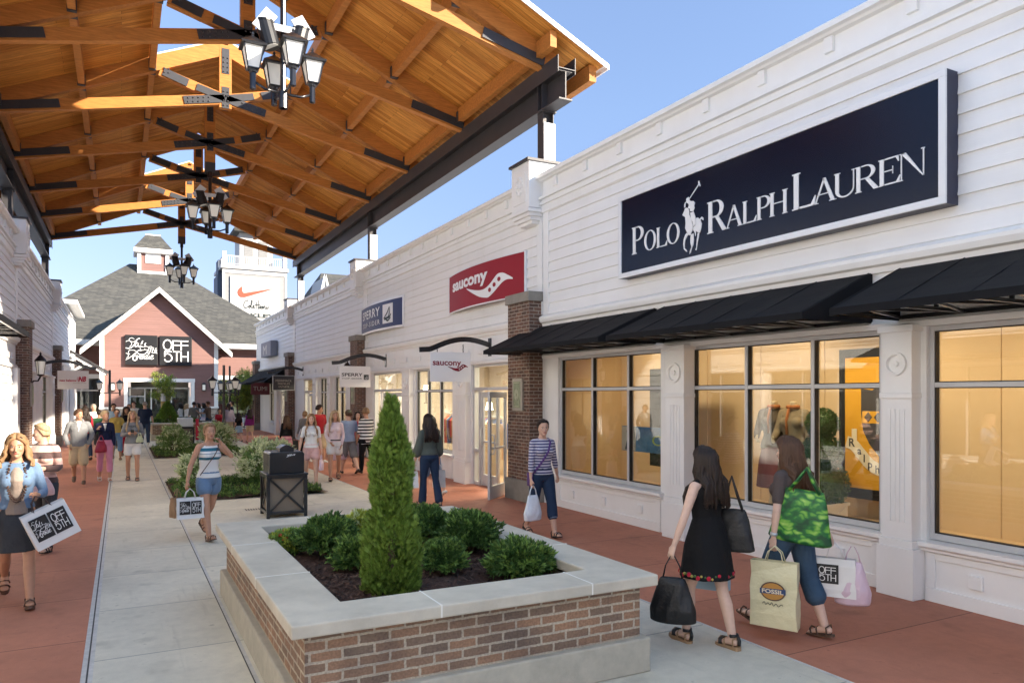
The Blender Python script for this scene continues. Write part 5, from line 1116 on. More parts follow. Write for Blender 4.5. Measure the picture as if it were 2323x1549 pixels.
def shrub(x, y, z0, rx, rz, n, seed, lbl, m1='box_leaf', m2='light_leaf', L=.045, w=.016, tip=.3, name='round_shrub', cat='shrub', twigs=14, cluster=9, mats=None, ry=None, grp=None):
    r = random.Random(seed); T = thing(name, lbl, cat, (x, y, z0), group=grp); ry = ry or rx
    t = MB()
    for i in range(twigs):
        a = r.random()*6.28; e = r.uniform(.2, 1.0); t.tube([(x, y, z0-.03), (x+rx*.35*e*math.cos(a), y+ry*.35*e*math.sin(a), z0+rz*.5), (x+rx*.8*e*math.cos(a), y+ry*.8*e*math.sin(a), z0+rz*(1.5+.3*(1-e)))], [.008, .006, .002], 5)
    t.build('stem', 'bark', T); m = MB()
    for i in range(n):
        d = rv(r); 
        if d.z < -.55: d.z = -d.z
        k = (1+.38*noise.noise((d.x*2.0+seed, d.y*2.0, d.z*2.0))+.16*noise.noise((d.x*5+seed, d.y*5, d.z*5)))*(1-.45*r.random()**2)
        c = Vector((x+rx*d.x*k, y+ry*d.y*k, z0+rz+rz*d.z*k)); 
        if c.z < z0+.01: c.z = z0+.01+r.random()*.04
        ax = (Vector((d.x, d.y, d.z*.8+.45))+rv(r)*.35).normalized(); m.mi = 1 if (r.random() < tip and k > .85) else 0
        for q in range(cluster):
            f = q/cluster; b2 = rv(r); dd = (ax*(.35+f*.8)+b2*.9*(1-f*.5)).normalized(); leaf(m, c+ax*L*(f*1.2-.6), dd, L*r.uniform(.7, 1.2), w, ax, .25)
    m.build('foliage', [m1, m2], T, recalc=False); return T
shrub(1.70, 6.98, .59, .26, .17, 1500, 11, 'dark round shrub at the back left of the foreground planter')
shrub(2.74, 7.12, .58, .24, .175, 1400, 12, 'dark round shrub directly behind the tall evergreen, right side')
shrub(2.98, 6.52, .58, .25, .185, 1500, 13, 'dark round shrub against the right wall of the foreground planter')
shrub(2.44, 5.86, .57, .17, .13, 900, 14, 'small bright-tipped shrub in the middle of the foreground planter', tip=.6)
shrub(2.93, 5.42, .57, .25, .14, 1300, 15, 'glossy low shrub at the front right corner of the planter', tip=.45, L=.055, w=.02)
shrub(1.80, 6.35, .57, .17, .13, 700, 16, 'small green shrub left of the tall evergreen', tip=.55)
shrub(2.15, 7.35, .58, .16, .16, 650, 17, 'yellow-green shrub half hidden behind the evergreen', m1='gold_leaf', m2='varieg_leaf')
T_ = shrub(1.42, 7.25, .57, .17, .11, 650, 18, 'low red-flowering plant in the far left corner of the planter', m1='light_leaf', m2='gold_leaf')
r_ = random.Random(5); m = MB()
for i in range(26):
    c = Vector((1.42+r_.uniform(-.14, .16), 7.22+r_.uniform(-.14, .12), .74+r_.uniform(-.04, .07)))
    for q in range(6): leaf(m, c, rv(r_), .022, .016, Vector((0, 0, 1)))
m.build('flower', 'flower_red', T_, recalc=False)
# dogwood-like shrubs in the ground beds
shrub(2.95, 17.9, .02, .62, .50, 1500, 21, 'large cream-leaved shrub left of the black bin', m1='varieg_green', m2='varieg_leaf', L=.075, w=.032, tip=.9, cluster=7, name='variegated_shrub', twigs=30)
shrub(1.42, 17.0, .02, .36, .42, 600, 22, 'cream-leaved shrub at the left of the near ground bed', m1='varieg_green', m2='varieg_leaf', L=.07, w=.03, tip=.85, cluster=7, name='variegated_shrub', twigs=20)
shrub(1.62, 28.6, .02, .50, .46, 800, 23, 'grey-green shrub in the farther ground bed by the bin', m1='varieg_green', m2='varieg_leaf', L=.08, w=.035, tip=.5, cluster=7, name='variegated_shrub', twigs=20)
shrub(3.15, 29.5, .02, .60, .50, 800, 24, 'pale yellow shrub in the farther ground bed, right side', m1='varieg_green', m2='varieg_leaf', L=.08, w=.035, tip=.8, cluster=7, name='variegated_shrub', twigs=20)
def groundcover(x0, x1, y0, y1, n, seed, lbl, h=.18):
    r = random.Random(seed); m = MB()
    for i in range(n):
        x, y = r.uniform(x0, x1), r.uniform(y0, y1); k = noise.noise((x*1.6+seed, y*1.2, 0))
        if k < -.12: continue
        m.mi = 0 if r.random() < .6 else 1
        for q in range(7): leaf(m, Vector((x, y, .02+r.random()*h*(.5+k))), (rv(r)+Vector((0, 0, .8))).normalized(), .07, .022, Vector((r.random(), 0, 1)))
    tag(m.build('ground_cover', ['box_leaf', 'light_leaf'], recalc=False), lbl, 'ground cover', kind='stuff')
groundcover(.95, 3.85, 15.85, 19.5, 2600, 31, 'low green ground cover plants in the near bed'); groundcover(1.0, 3.85, 27.1, 32.3, 2600, 32, 'low green ground cover plants in the farther bed', h=.25)
arborvitae(1.95, 39.4, .66, 1.05, .55, 2600, 8, 'small cone-shaped evergreen in the mid-distance planter', L=.10, prof=[(0, .8), (.1, 1), (.4, .75), (.8, .3), (1, .02)])
shrub(2.9, 39.2, .66, .4, .14, 300, 41, 'low dark shrub in the mid-distance planter', L=.09, w=.03); shrub(1.45, 38.3, .66, .22, .12, 160, 42, 'tiny dark shrub in mid-distance planter, left corner', L=.09, w=.03)
def tree(x, y, z0, H, Rc, n, seed, lbl, zc=.45, m1='tree_leaf', m2='gold_leaf', L=.10, wrapped=False, r0=.06, tall=1.):
    r = random.Random(seed); T = thing('small_tree', lbl, 'tree', (x, y, z0)); t = MB()
    pts = [Vector((x+.03*math.sin(k), y, z0+H*.75*k/5)) for k in range(6)]; t.tube(pts, [r0*(1-.14*k) for k in range(6)], 8)
    tips = []
    for i in range(16):
        k = r.uniform(zc*.9, .72); a = r.random()*6.28; b0 = Vector((x, y, z0+H*k)); e = b0+Vector((math.cos(a)*Rc*.8, math.sin(a)*Rc*.8, H*r.uniform(.05, .26))); mid = (b0+e)/2+Vector((0, 0, -.04)); t.tube([b0, mid, e], [.02, .014, .005], 5); tips += [mid, e, (mid+e)/2]
    tips.append(Vector((x, y, z0+H*.9))); t.build('trunk', 'bark', T)
    if wrapped:
        w_ = MB(); w_.tube([(x, y, z0+.1), (x, y, z0+1.1)], .12, 10); w_.build('trunk_wrap', 'wrap_gold', T); w_ = MB(); w_.tube([(x, y, z0+1.12), (x, y, z0+1.55)], .13, 10); w_.build('trunk_wrap', 'white', T)
    m = MB()
    for i in range(n):
        c0 = tips[r.randrange(len(tips))]; c = c0+rv(r)*Rc*.38*r.random()**.5; m.mi = 0 if r.random() < .7 else 1
        for q in range(5): leaf(m, c+rv(r)*.05, rv(r)+Vector((0, 0, -.2)), L*r.uniform(.6, 1.2), L*.45, Vector((0, 0, 1)))
    m.build('crown', [m1, m2], T, recalc=False)
tree(2.05, 45.6, .62, 2.75, .62, 900, 51, 'young tree with gold and white wrapped trunk before red building', wrapped=True)
tree(6.1, 46.8, 0, 3.6, .95, 1700, 52, 'young green tree beside the far end of the right row', zc=.35, L=.12)
tree(8.2, 50.5, 0, 4.2, 1.3, 2000, 53, 'fuller tree in front of the right wing of the red building', zc=.3, L=.13)
# ---------------------------------------------------------------- litter bins
def bin_(x0, y0, lbl, w=.68, top='black_metal', hood=True):
    T = thing('litter_bin', lbl, 'bin', (x0+w/2, y0+w/2, 0)); m = MB(); p = .055; x1, y1 = x0+w, y0+w; H = .72
    for a in (x0, x1-p):
        for c in (y0, y1-p): m.box(a, a+p, c, c+p, 0, H)
    for z in (.06, H-.05):
        m.box(x0+p, x1-p, y0+.004, y0+p-.004, z, z+.05); m.box(x0+p, x1-p, y1-p+.004, y1-.004, z, z+.05); m.box(x0+.004, x0+p-.004, y0+p, y1-p, z, z+.05); m.box(x1-p+.004, x1-.004, y0+p, y1-p, z, z+.05)
    for s in (0, 1):
        a, b_ = ((.115, H-.055), (H-.055, .115))[s]
        m.beam((x0+p, y0+.03+s*.003, a), (x1-p, y0+.03+s*.003, b_), .02, .035); m.beam((x0+.03+s*.003, y0+p, a), (x0+.03+s*.003, y1-p, b_), .02, .035); m.beam((x1-.03-s*.003, y0+p, a), (x1-.03-s*.003, y1-p, b_), .02, .035)
    m.box(x0-.012, x1+.012, y0-.012, y1+.012, H, H+.03); m.build('frame', 'black_metal', T, bevel=.004)
    m = MB(); m.box(x0+.06, x1-.06, y0+.06, y1-.06, .09, H-.01); m.build('panel', 'bin_tan', T)
    m = MB(); e = .045; z0, z1 = H+.03, H+.40
    m.prism([(x0+e, z0), (x1-e, z0), (x1-e, z1-.03), (x1-e-.03, z1), (x0+e+.03, z1), (x0+e, z1-.03)], lambda u, v, k: (u, k, v), y0+e, y1-e); bx = m.build('box', top, T, bevel=.012)
    m = MB(); m.box(x0+e-.003, x0+e+.0, y0+.14, y1-.14, z0+.14, z1-.05); m.build('opening', 'black', bx)
    if hood:
        m = MB(); c = x0+w/2+.02; n = 8
        pts = [(c-.12, z1)]+[(c-.12+.24*k/n, z1+.05+.06*math.sin(math.pi*k/n)) for k in range(n+1)]+[(c+.12, z1)]
        m.prism(pts, lambda u, v, k: (u, k, v), y0+.16, y0+.52); m.build('ashtray_hood', 'black_metal', bx, smooth=False, bevel=.006)
        m = MB(); stroke(m, [(x0+.34, z1-.085), (x0+.36, z1-.075), (x0+.355, z1-.05), (x0+.375, z1-.06), (x0+.385, z1-.048), (x0+.40, z1-.06), (x0+.41, z1-.045), (x0+.43, z1-.058), (x0+.455, z1-.05), (x0+.47, z1-.045), (x0+.46, z1-.065)], .012, lambda u, v, k: (u, y0+e-k, v), .004); stroke(m, [(x0+.33, z1-.09), (x0+.40, z1-.07), (x0+.485, z1-.045)], .005, lambda u, v, k: (u, y0+e-k, v), .004); m.build('lettering', 'white', bx)
    return T
bin_(2.17, 13.0, 'black square litter bin with tan cross-braced panels behind the foreground planter')
bin_(2.05, 34.0, 'grey-topped litter bin with cross-braced panels in front of mid-distance planter', top='light_steel', hood=False)
b = MB(); 
for k in range(9): b.box(2.0+.045*k, 2.0+.045*k+.02, 14.15, 14.3, .001, .006)
tag(b.build('floor_drain', 'joint_dark'), 'small slotted drain in the concrete by the black bin', 'drain')
b = MB(); b.box(5.35, 5.75, 11.9, 12.1, .001, .004)
# red-framed seat, bench
BN = thing('plaza_bench', 'dark bench with crossed end frames and red post in far plaza', 'bench', (3.9, 38.5, 0))
m = MB(); m.box(3.3, 5.0, 38.3, 38.75, .44, .49); m.build('seat', 'dark_steel', BN); m = MB(); m.box(3.3, 5.0, 38.76, 38.8, .5, .85); m.build('backrest', 'dark_steel', BN)
for x in (3.32, 4.95):
    m = MB(); m.beam((x, 38.3, .02), (x, 38.75, .44), .04, .04); m.beam((x+.01, 38.75, .02), (x+.01, 38.3, .44), .04, .04); m.box(x-.03, x+.03, 38.26, 38.3, 0, .6); m.build('leg', 'dark_steel', BN)
RP = MB(); RP.box(3.05, 3.17, 37.2, 37.32, 0, .95); RP.box(3.03, 3.19, 37.18, 37.34, .95, .98); tag(RP.build('bollard', 'new_red'), 'short red post standing beside the plaza bench', 'post')
FN = thing('metal_fence', 'low dark metal fence with crossed panels near far lamp posts', 'fence', (5.5, 47.5, 0)); m = MB()
m.box(4.2, 7.4, 47.48, 47.52, .9, .94); m.box(4.2, 7.4, 47.48, 47.52, .1, .14)
for k in range(5):
    x = 4.2+k*.8; m.box(x-.02, x+.02, 47.47, 47.53, 0, 1.0)
    if k < 4: m.beam((x, 47.5, .14), (x+.8, 47.5, .9), .02, .03); m.beam((x, 47.505, .9), (x+.8, 47.505, .14), .02, .03)
m.build('rail', 'black_metal', FN)
# ---------------------------------------------------------------- in the lit windows
TP = thing('topiary', 'three-ball topiary in white planter inside the lit window', 'plant', (8.15, 6.72, .42))
for zc, rr in ((1.72, .20), (1.34, .25), (.93, .33)):
    r_ = random.Random(int(zc*100)); m = MB(); m.ball((8.15, 6.72, zc), rr*.82, 14, 9)
    for i in range(int(5200*rr)):
        d = rv(r_); c = Vector((8.15, 6.72, zc))+d*rr*r_.uniform(.84, 1.0)
        for q in range(3): leaf(m, c, (d+rv(r_)*.8).normalized(), .035, .014, rv(r_))
    m.build('foliage_ball', 'dark_leaf', TP, recalc=False)
m = MB(); m.box(7.93, 8.37, 6.50, 6.94, .42, .70); m.box(7.91, 8.39, 6.48, 6.96, .66, .70)
for s in (0, 1): m.beam((7.925, 6.53, (.45, .64)[s]), (7.925, 6.91, (.64, .45)[s]), .012, .02); m.beam((7.95, 6.495, (.45, .64)[s]), (8.35, 6.495, (.64, .45)[s]), .012, .02)
m.build('planter_box', 'white_paint', TP)
BF = thing('framed_banner', 'golden banner with dark crest and scroll in black frame inside window', 'banner', (8.8, 6.2, .7))
G = lambda u, v, w: (8.86-w, 6.98-u, v)      # u from the left edge seen from the street
m = MB(); m.prism([(0, .70), (1.16, .70), (1.16, 2.72), (0, 2.72)], G, 0, .05); m.build('frame', 'black', BF)
m = MB(); m.prism([(.10, .84), (1.08, .84), (1.08, 2.60), (.10, 2.60)], G, .05, .055); m.build('cloth', 'gold_cloth', BF)
m = MB(); m.prism([(.35, 2.18), (.35, 1.85), (.38, 1.62), (.47, 1.45), (.68, 1.22), (.86, 1.42), (.96, 1.62), (1.0, 1.85), (1.0, 2.18), (.84, 2.16), (.68, 2.27), (.52, 2.16)], G, .055, .058); m.build('crest', 'crest_dark', BF)
m = MB(); m.prism([(.37, 1.72), (.98, 1.72), (.98, 1.88), (.37, 1.88)], G, .058, .060); m.build('crest_band', 'gold_cloth', BF)
m = MB()
for k in range(4): c = .46+k*.145; m.prism([(c-.062, 1.80), (c, 1.73), (c+.062, 1.80), (c, 1.87)], G, .060, .062)
m.build('diamond', 'crest_dark', BF)
m = MB(); top = [(.13, 1.46), (.24, 1.42), (.36, 1.30), (.50, 1.17), (.66, 1.11), (.82, 1.15), (1.0, 1.28)]
stroke(m, top, .16, G, .064); stroke(m, [(.25, 1.64), (.25, 1.48)], .08, G, .0635); m.build('scroll', 'scroll_cream', BF)
m = MB()
for ch, u, v in (('R', .17, 1.40), ('a', .30, 1.30), ('l', .395, 1.20), ('p', .46, 1.13), ('h', .57, 1.07)): text_mb(ch, lambda a, b_, w, u=u, v=v: G(u+a, v+b_, .0645+w), .10 if ch != 'R' else .11, mb=m, bold=.02, depth=.002)
m.build('lettering', 'crest_dark', BF)
WP = thing('window_poster', 'small blue poster with standing figure in the lit window corner', 'poster', (7.9, 9.9, 1.4))
m = MB(); m.box(7.88, 7.9, 8.95, 10.75, 1.12, 1.55); m.build('panel', 'poster_blue', WP)
m = MB(); m.box(7.872, 7.879, 10.35, 10.74, 1.13, 1.54); m.build('photo_area', 'shop_wall', WP)
m = MB(); text_mb('OFF', lambda u, v, w: (7.878-w, 9.9-u, 1.25+v), .17, width=.7, mb=m); m.build('lettering', 'gold_leaf', WP)
m = MB(); m.prism([(0, 0), (.1, .28), (.2, 0)], lambda u, v, w: (7.871-w, 10.65-u, 1.14+v), 0, .003); m.ball((7.87, 10.55, 1.46), .035, 8, 5); m.build('figure', 'ink', WP)
FP = MB(); FP.box(8.3, 8.36, 9.35, 10.5, .85, 2.55); o = FP.build('dark_screen_panel', 'black'); tag(o, 'dark upright panel behind blue poster inside the lit window', 'panel')
# goods in the other shops
def rack(x, y, seed, lbl):
    r = random.Random(seed); T = thing('clothes_rack', lbl, 'clothes rack', (x, y, 0)); m = MB(); m.tube([(x, y-.7, 0), (x, y-.7, 1.5), (x, y+.7, 1.5), (x, y+.7, 0)], .018, 6); m.build('rail', 'light_steel', T)
    for k in range(11):
        yy = y-.6+k*.12; c = r.choice(['g_red', 'g_blue', 'g_tan', 'g_white', 'g_dark', 'g_pink']); h = r.uniform(.6, .95); m = MB()
        m.prism([(-.22, 1.30), (-.05, 1.44), (.05, 1.44), (.22, 1.30), (.20, 1.44-h), (-.20, 1.44-h)], lambda u, v, w, yy=yy: (x+u, yy+w, v), 0, .05); m.build('garment', c, T)
for nm, c in (('g_red', (.35, .04, .05)), ('g_blue', (.06, .10, .25)), ('g_tan', (.35, .25, .15)), ('g_white', (.7, .68, .62)), ('g_dark', (.04, .04, .05)), ('g_pink', (.55, .08, .22))): mat(nm, c, .8)
rack(9.2, 14.6, 1, 'clothes rack seen through the glass entrance doors'); rack(10.2, 16.2, 2, 'clothes rack deeper inside the shoe store'); rack(9.0, 18.3, 3, 'clothes rack behind the three-pane shoe store window'); rack(9.4, 21.6, 4, 'clothes rack inside the shop with double doors'); rack(9.2, 27.8, 5, 'clothes rack inside the third shop on the right')
rack(-4.6, 27, 6, 'clothes rack behind the near window of the left shop'); rack(-4.4, 31.5, 7, 'clothes rack behind the far window of the left shop')
for k, (y, z) in enumerate(((14.3, 2.6), (17.6, 1.7), (18.9, 1.7), (22.2, 2.2))):
    T = thing('table_lamp', ['round lit lamp above the glass doors', 'lit lamp with shade behind the left window pane', 'lit lamp with shade behind the right window pane', 'lit lamp deep inside shop with double doors'][k], 'lamp', (8.6, y, z)); m = MB(); m.lathe([(.10, .0), (.06, .2)], (8.6, y, z), 12); m.build('lamp_shade', 'warm_lamp', T); m = MB(); m.tube([(8.6, y, z-.35), (8.6, y, z)], .015, 6); m.lathe([(.07, 0), (.07, .02)], (8.6, y, z-.37), 10); m.build('base', 'black_metal', T)
    if z < 2: m = MB(); m.box(8.3, 8.9, y-.3, y+.3, 0, z-.37); tag(m.build('display_plinth', 'g_tan'), 'tan display plinth carrying lit lamp %s' % ('left' if k == 1 else 'right'), 'plinth')
# ---------------------------------------------------------------- people
def skinmat(name, col):
    m = mat(name, col, .5, noise_amt=.06, noise_scale=25); m.node_tree.nodes["Principled BSDF"].inputs['Subsurface Weight'].default_value = .0; return m
for nm, c in (('skin_fair', (.60, .36, .26)), ('skin_tan', (.48, .25, .155)), ('skin_pale', (.66, .44, .34)), ('skin_mid', (.35, .19, .12))): skinmat(nm, c)
def clothmat(name, col, rough=.85, b=.25, sc=14, amt=.12): return mat(name, col, rough, noise_amt=amt, noise_scale=6, bump=b*2.6, bump_scale=sc, sheen=.15 if max(col) > .2 else 0, spec=.3)
def stripemat(name, c1, c2, period, duty=.5, off=0., rough=.85):
    m = mat(name, c1, rough, sheen=.2); nt = m.node_tree; n, l = nt.nodes, nt.links; b = n["Principled BSDF"]
    g = n.new("ShaderNodeNewGeometry"); sp = n.new("ShaderNodeSeparateXYZ"); l.new(g.outputs['Position'], sp.inputs[0])
    a = n.new("ShaderNodeMath"); a.operation = 'MULTIPLY_ADD'; l.new(sp.outputs[2], a.inputs[0]); a.inputs[1].default_value = 1/period; a.inputs[2].default_value = off
    f = n.new("ShaderNodeMath"); f.operation = 'FRACT'; l.new(a.outputs[0], f.inputs[0]); c = n.new("ShaderNodeMath"); c.operation = 'GREATER_THAN'; l.new(f.outputs[0], c.inputs[0]); c.inputs[1].default_value = duty
    mx = n.new("ShaderNodeMix"); mx.data_type = 'RGBA'; l.new(c.outputs[0], mx.inputs[0]); mx.inputs[6].default_value = (*c1, 1); mx.inputs[7].default_value = (*c2, 1); l.new(mx.outputs[2], b.inputs['Base Color'])
    nz = n.new("ShaderNodeTexNoise"); nz.inputs['Scale'].default_value = 14; l.new(g.outputs['Position'], nz.inputs['Vector']); bp = n.new("ShaderNodeBump"); bp.inputs['Strength'].default_value = .5; bp.inputs['Distance'].default_value = .02; l.new(nz.outputs['Fac'], bp.inputs['Height']); l.new(bp.outputs[0], b.inputs['Normal'])
    return m
for nm, c in dict(denim_light=(.13, .205, .32), denim_blue=(.10, .19, .33), denim_dark=(.018, .035, .075), denim_capri=(.045, .085, .14), charcoal=(.045, .048, .055), taupe=(.29, .23, .19), khaki=(.50, .39, .24), grey_marl=(.21, .215, .22), navy_knit=(.012, .016, .05), pink_cloth=(.62, .24, .34), pink_pale=(.68, .42, .40), pale_pink=(.74, .60, .60), white_cloth=(.74, .74, .72), off_white=(.66, .65, .60),
    olive_blouse=(.085, .10, .085), black_cloth=(.005, .005, .006), brown_tee=(.085, .065, .06), blue_marl=(.27, .35, .48), red_cloth=(.42, .015, .025), purple_cloth=(.20, .02, .17), lilac=(.48, .42, .52), green_cloth=(.03, .10, .05), gold_cloth2=(.42, .32, .08), dark_navy=(.012, .022, .055), plaid_grey=(.17, .16, .14), floral=(.14, .22, .36), beige_pant=(.56, .44, .28), crimson=(.40, .01, .03), light_blue=(.35, .50, .65), brown_leather=(.13, .055, .03), grey_vest=(.16, .16, .165)).items(): clothmat(nm, c)
stripemat('navy_stripe', (.62, .60, .66), (.075, .07, .17), .042, .42); stripemat('bw_stripe', (.78, .78, .75), (.015, .015, .018), .085, .5); stripemat('pink_brown', (.66, .42, .36), (.085, .045, .04), .17, .5, .15); stripemat('teal_band', (.74, .74, .72), (.02, .16, .26), .095, .56, .35); stripemat('pink_tiers', (.60, .18, .28), (.70, .38, .36), .11, .5)
for nm, c, c2 in (('hair_blonde', (.33, .215, .11), (.50, .37, .22)), ('hair_brown', (.06, .028, .014), (.11, .055, .03)), ('hair_dark', (.012, .008, .006), (.035, .02, .014)), ('hair_light_brown', (.20, .11, .05), (.34, .21, .11)), ('hair_grey', (.25, .22, .19), (.4, .37, .33))):
    mat(nm, c, .55, spec=.3, noise_amt=.1, col2=c2, noise_scale=60, stretch=(1, 1, .08))
mat('eye_white', (.42, .40, .38), .3); mat('iris', (.03, .02, .015), .15); mat('lip', (.42, .12, .10), .4); mat('sunglass', (.015, .01, .01), .1); mat('leather_brown', (.10, .045, .025), .5, bump=.2); mat('cork', (.35, .22, .12), .7); mat('shoe_black', (.015, .014, .014), .45)
mat('shoe_brown', (.09, .05, .03), .6); mat('shoe_white', (.65, .65, .62), .5); mat('beads', (.05, .025, .018), .35)
Vz = lambda x, y, z: Vector((x, y, z))
def loft(mb, secs, seg=14, cap=True):
    vs = []; fs = []
    for c, rx, ry, X, Y in secs:
        for k in range(seg):
            t = 2*math.pi*k/seg; vs.append(c+X*rx*math.cos(t)+Y*ry*math.sin(t))
    n = len(secs)
    for i in range(n-1):
        for k in range(seg): fs.append((i*seg+k, i*seg+(k+1) % seg, (i+1)*seg+(k+1) % seg, (i+1)*seg+k))
    if cap: fs += [tuple(range(seg))[::-1], tuple(range((n-1)*seg, n*seg))]
    mb.add(vs, fs)
def limb(mb, pts, rads, seg=12, side=None):
    "rounded tapered limb through points; rads may be (rx, ry)"
    pts = [Vector(p) for p in pts]; n = len(pts); secs = []
    for i, p in enumerate(pts):
        d = (pts[min(i+1, n-1)]-pts[max(i-1, 0)]).normalized(); X = side or Vector((1, 0, 0)); X = (X-d*X.dot(d))
        if X.length < .05: X = Vector((0, 1, 0)); X = X-d*X.dot(d)
        X.normalize(); Y = d.cross(X); r = rads[i]; rx, ry = r if isinstance(r, tuple) else (r, r); secs.append((p, rx, ry, X, Y))
    d0 = (pts[0]-pts[1]).normalized(); d1 = (pts[-1]-pts[-2]).normalized()
    a = secs[0]; b = secs[-1]
    pre = [(a[0]+d0*min(a[1], a[2])*.75, a[1]*.5, a[2]*.5, a[3], a[4]), (a[0]+d0*min(a[1], a[2])*.35, a[1]*.87, a[2]*.87, a[3], a[4])]; post = [(b[0]+d1*min(b[1], b[2])*.35, b[1]*.87, b[2]*.87, b[3], b[4]), (b[0]+d1*min(b[1], b[2])*.75, b[1]*.5, b[2]*.5, b[3], b[4])]
    loft(mb, pre+secs+post, seg)
def lerp_path(pts, rads, t0, t1, n=5):
    L = [0]
    for a, b in zip(pts[:-1], pts[1:]): L.append(L[-1]+(b-a).length)
    tot = L[-1]; out = []; ro = []
    for k in range(n+1):
        s = tot*(t0+(t1-t0)*k/n)
        for i in range(len(L)-1):
            if s <= L[i+1]+1e-9: break
        f = (s-L[i])/(L[i+1]-L[i]); out.append(pts[i].lerp(pts[i+1], f)); a, b = rads[i], rads[i+1]
        if isinstance(a, tuple) or isinstance(b, tuple):
            a = a if isinstance(a, tuple) else (a, a); b = b if isinstance(b, tuple) else (b, b); ro.append((a[0]+(b[0]-a[0])*f, a[1]+(b[1]-a[1])*f))
        else: ro.append(a+(b-a)*f)
    return out, ro
def remeshed(mb, name, m, parent, vox, smooth=2, scale=1.):
    me = bpy.data.meshes.new('t'); me.from_pydata([tuple(v) for v in mb.v], [], mb.f); ob = bpy.data.objects.new('t', me); COL.objects.link(ob)
    bm = bmesh.new(); bm.from_mesh(me); bmesh.ops.recalc_face_normals(bm, faces=bm.faces); bm.to_mesh(me); bm.free()
    r = ob.modifiers.new('r', 'REMESH'); r.mode = 'VOXEL'; r.voxel_size = vox; r.use_smooth_shade = True
    if smooth: sm = ob.modifiers.new('s', 'SMOOTH'); sm.factor = .5; sm.iterations = smooth
    dg = bpy.context.evaluated_depsgraph_get(); dg.update(); out = bpy.data.meshes.new_from_object(ob.evaluated_get(dg)); out.name = name
    bpy.data.objects.remove(ob); bpy.data.meshes.remove(me)
    out.materials.clear(); out.materials.append(M[m]); out.polygons.foreach_set('use_smooth', [True]*len(out.polygons))
    o = bpy.data.objects.new(name, out); COL.objects.link(o)
    if parent is not None: o.parent = parent
    return o
def person(x, y, rot, H, label, group=None, sex='f', skin='skin_fair', hair=('long', 'hair_brown'), top=None, bottom=None, shoes=('flat', 'shoe_black'),
           legs=((12, 8), (-14, 22)), arms=((5, 8, 15, 0), (5, 8, 15, 0)), head=(0, 0), lean=2, twist=0, vox=.010, lvl=1, build=1.0, armvec=(None, None), extra=None, cat='person', headless=False, sit=False, name='person', straps=None, hipz=None):
    """(legs/arms are given (left, right) in the person's own sense; a leg = (thigh pitch, knee bend[, splay]), an arm = (pitch, abduction, elbow bend, inward)"""
    s = H/1.72; X, Y, Z = Vz(1, 0, 0), Vz(0, 1, 0), Vz(0, 0, 1); fem = sex == 'f'; bw = build
    lm = Matrix.Rotation(R(-lean), 3, 'X')
    pel = Vz(0, 0, .92)
    def TP_(v): return (pel+lm @ (v-pel)) if v.z > .92 else v
    tz = [(.83, .10, .085, 0), (.90, (.172 if fem else .158)*bw, .118*bw, -.012), (.97, (.158 if fem else .155)*bw, .112*bw, -.008), (1.07, (.122 if fem else .145)*bw, .092*bw, 0), (1.18, (.132 if fem else .158)*bw, .100*bw, 0), (1.29, (.144 if fem else .170)*bw, .110*bw, -.004), (1.37, (.148 if fem else .176)*bw, .094, -.012), (1.425, (.100 if fem else .122), .066, -.018), (1.46, .062, .056, -.014), (1.50, .050 if fem else .060, .052 if fem else .06, -.006), (1.55, .047 if fem else .058, .050 if fem else .058, .004)]
    torso = lambda o=0, z0=0, z1=9: [(TP_(Vz(0, yo, z)), rx+o, ry+o, X, lm @ Y) for z, rx, ry, yo in tz if z0 <= z <= z1]
    # limbs
    shw = .155 if fem else .182; J = {}
    LR = []
    for i, sd in enumerate((-1, 1)):            # 0 = left (x<0 when facing +Y), 1 = right
        lp = legs[i]; th, kn = R(lp[0]), R(lp[1]); sp = R(lp[2]) if len(lp) > 2 else R(2)
        hip = Vz(sd*.088*bw, -.005, .90); d1 = Vz(sd*math.sin(sp), math.sin(th), -math.cos(th)).normalized(); knee = hip+d1*.425; a2 = th-kn; d2 = Vz(sd*math.sin(sp)*.3, math.sin(a2), -math.cos(a2)).normalized(); ank = knee+d2*.405
        sh = TP_(Vz(sd*shw, -.012, 1.388)); ap = arms[i]
        if armvec[i]:
            u = Vector(armvec[i][0]).normalized(); f = Vector(armvec[i][1]).normalized(); u = Vz(u.x*sd, u.y, u.z); f = Vz(f.x*sd, f.y, f.z)
        else:
            p, ab, eb, inw = R(ap[0]), R(ap[1]), R(ap[2]), R(ap[3]); u = Vz(sd*math.sin(ab), math.sin(p)*math.cos(ab), -math.cos(p)*math.cos(ab)); f = Vz(sd*(math.sin(ab)*.7-math.sin(inw)), math.sin(p+eb), -math.cos(p+eb)).normalized()
        elb = sh+u*.285; wr = elb+f*.245; LR.append(dict(hip=hip, knee=knee, ank=ank, a2=a2, sh=sh, elb=elb, wr=wr, f=f, u=u, sd=sd))
    heel = shoes and len(shoes) > 2 and shoes[2] or 0.
    # feet
    for q in LR:
        tilt = max(0, -q['a2']-R(12))*.95 if q['a2'] < 0 else -min(R(22), q['a2']*.8)
        q['tilt'] = tilt; fd = Vz(0, math.cos(tilt), -math.sin(tilt)); up = Vz(0, math.sin(tilt), math.cos(tilt)); q['fd'] = fd; q['up'] = up
        q['toe'] = q['ank']+fd*.165-up*.058; q['heel'] = q['ank']-fd*.05-up*.058
        q['low'] = min(q['toe'].z-.018, q['heel'].z-.018)
    zmin = min(q['low'] for q in LR) if hipz is None else 0
    base = Vz(0, 0, -zmin+.012 if hipz is None else hipz/s-.90)
    rotM = Matrix.Rotation(R(rot), 3, 'Z'); W0 = Vz(x, y, 0)
    wpos = lambda v: W0+rotM @ ((Vector(v)+base)*s)
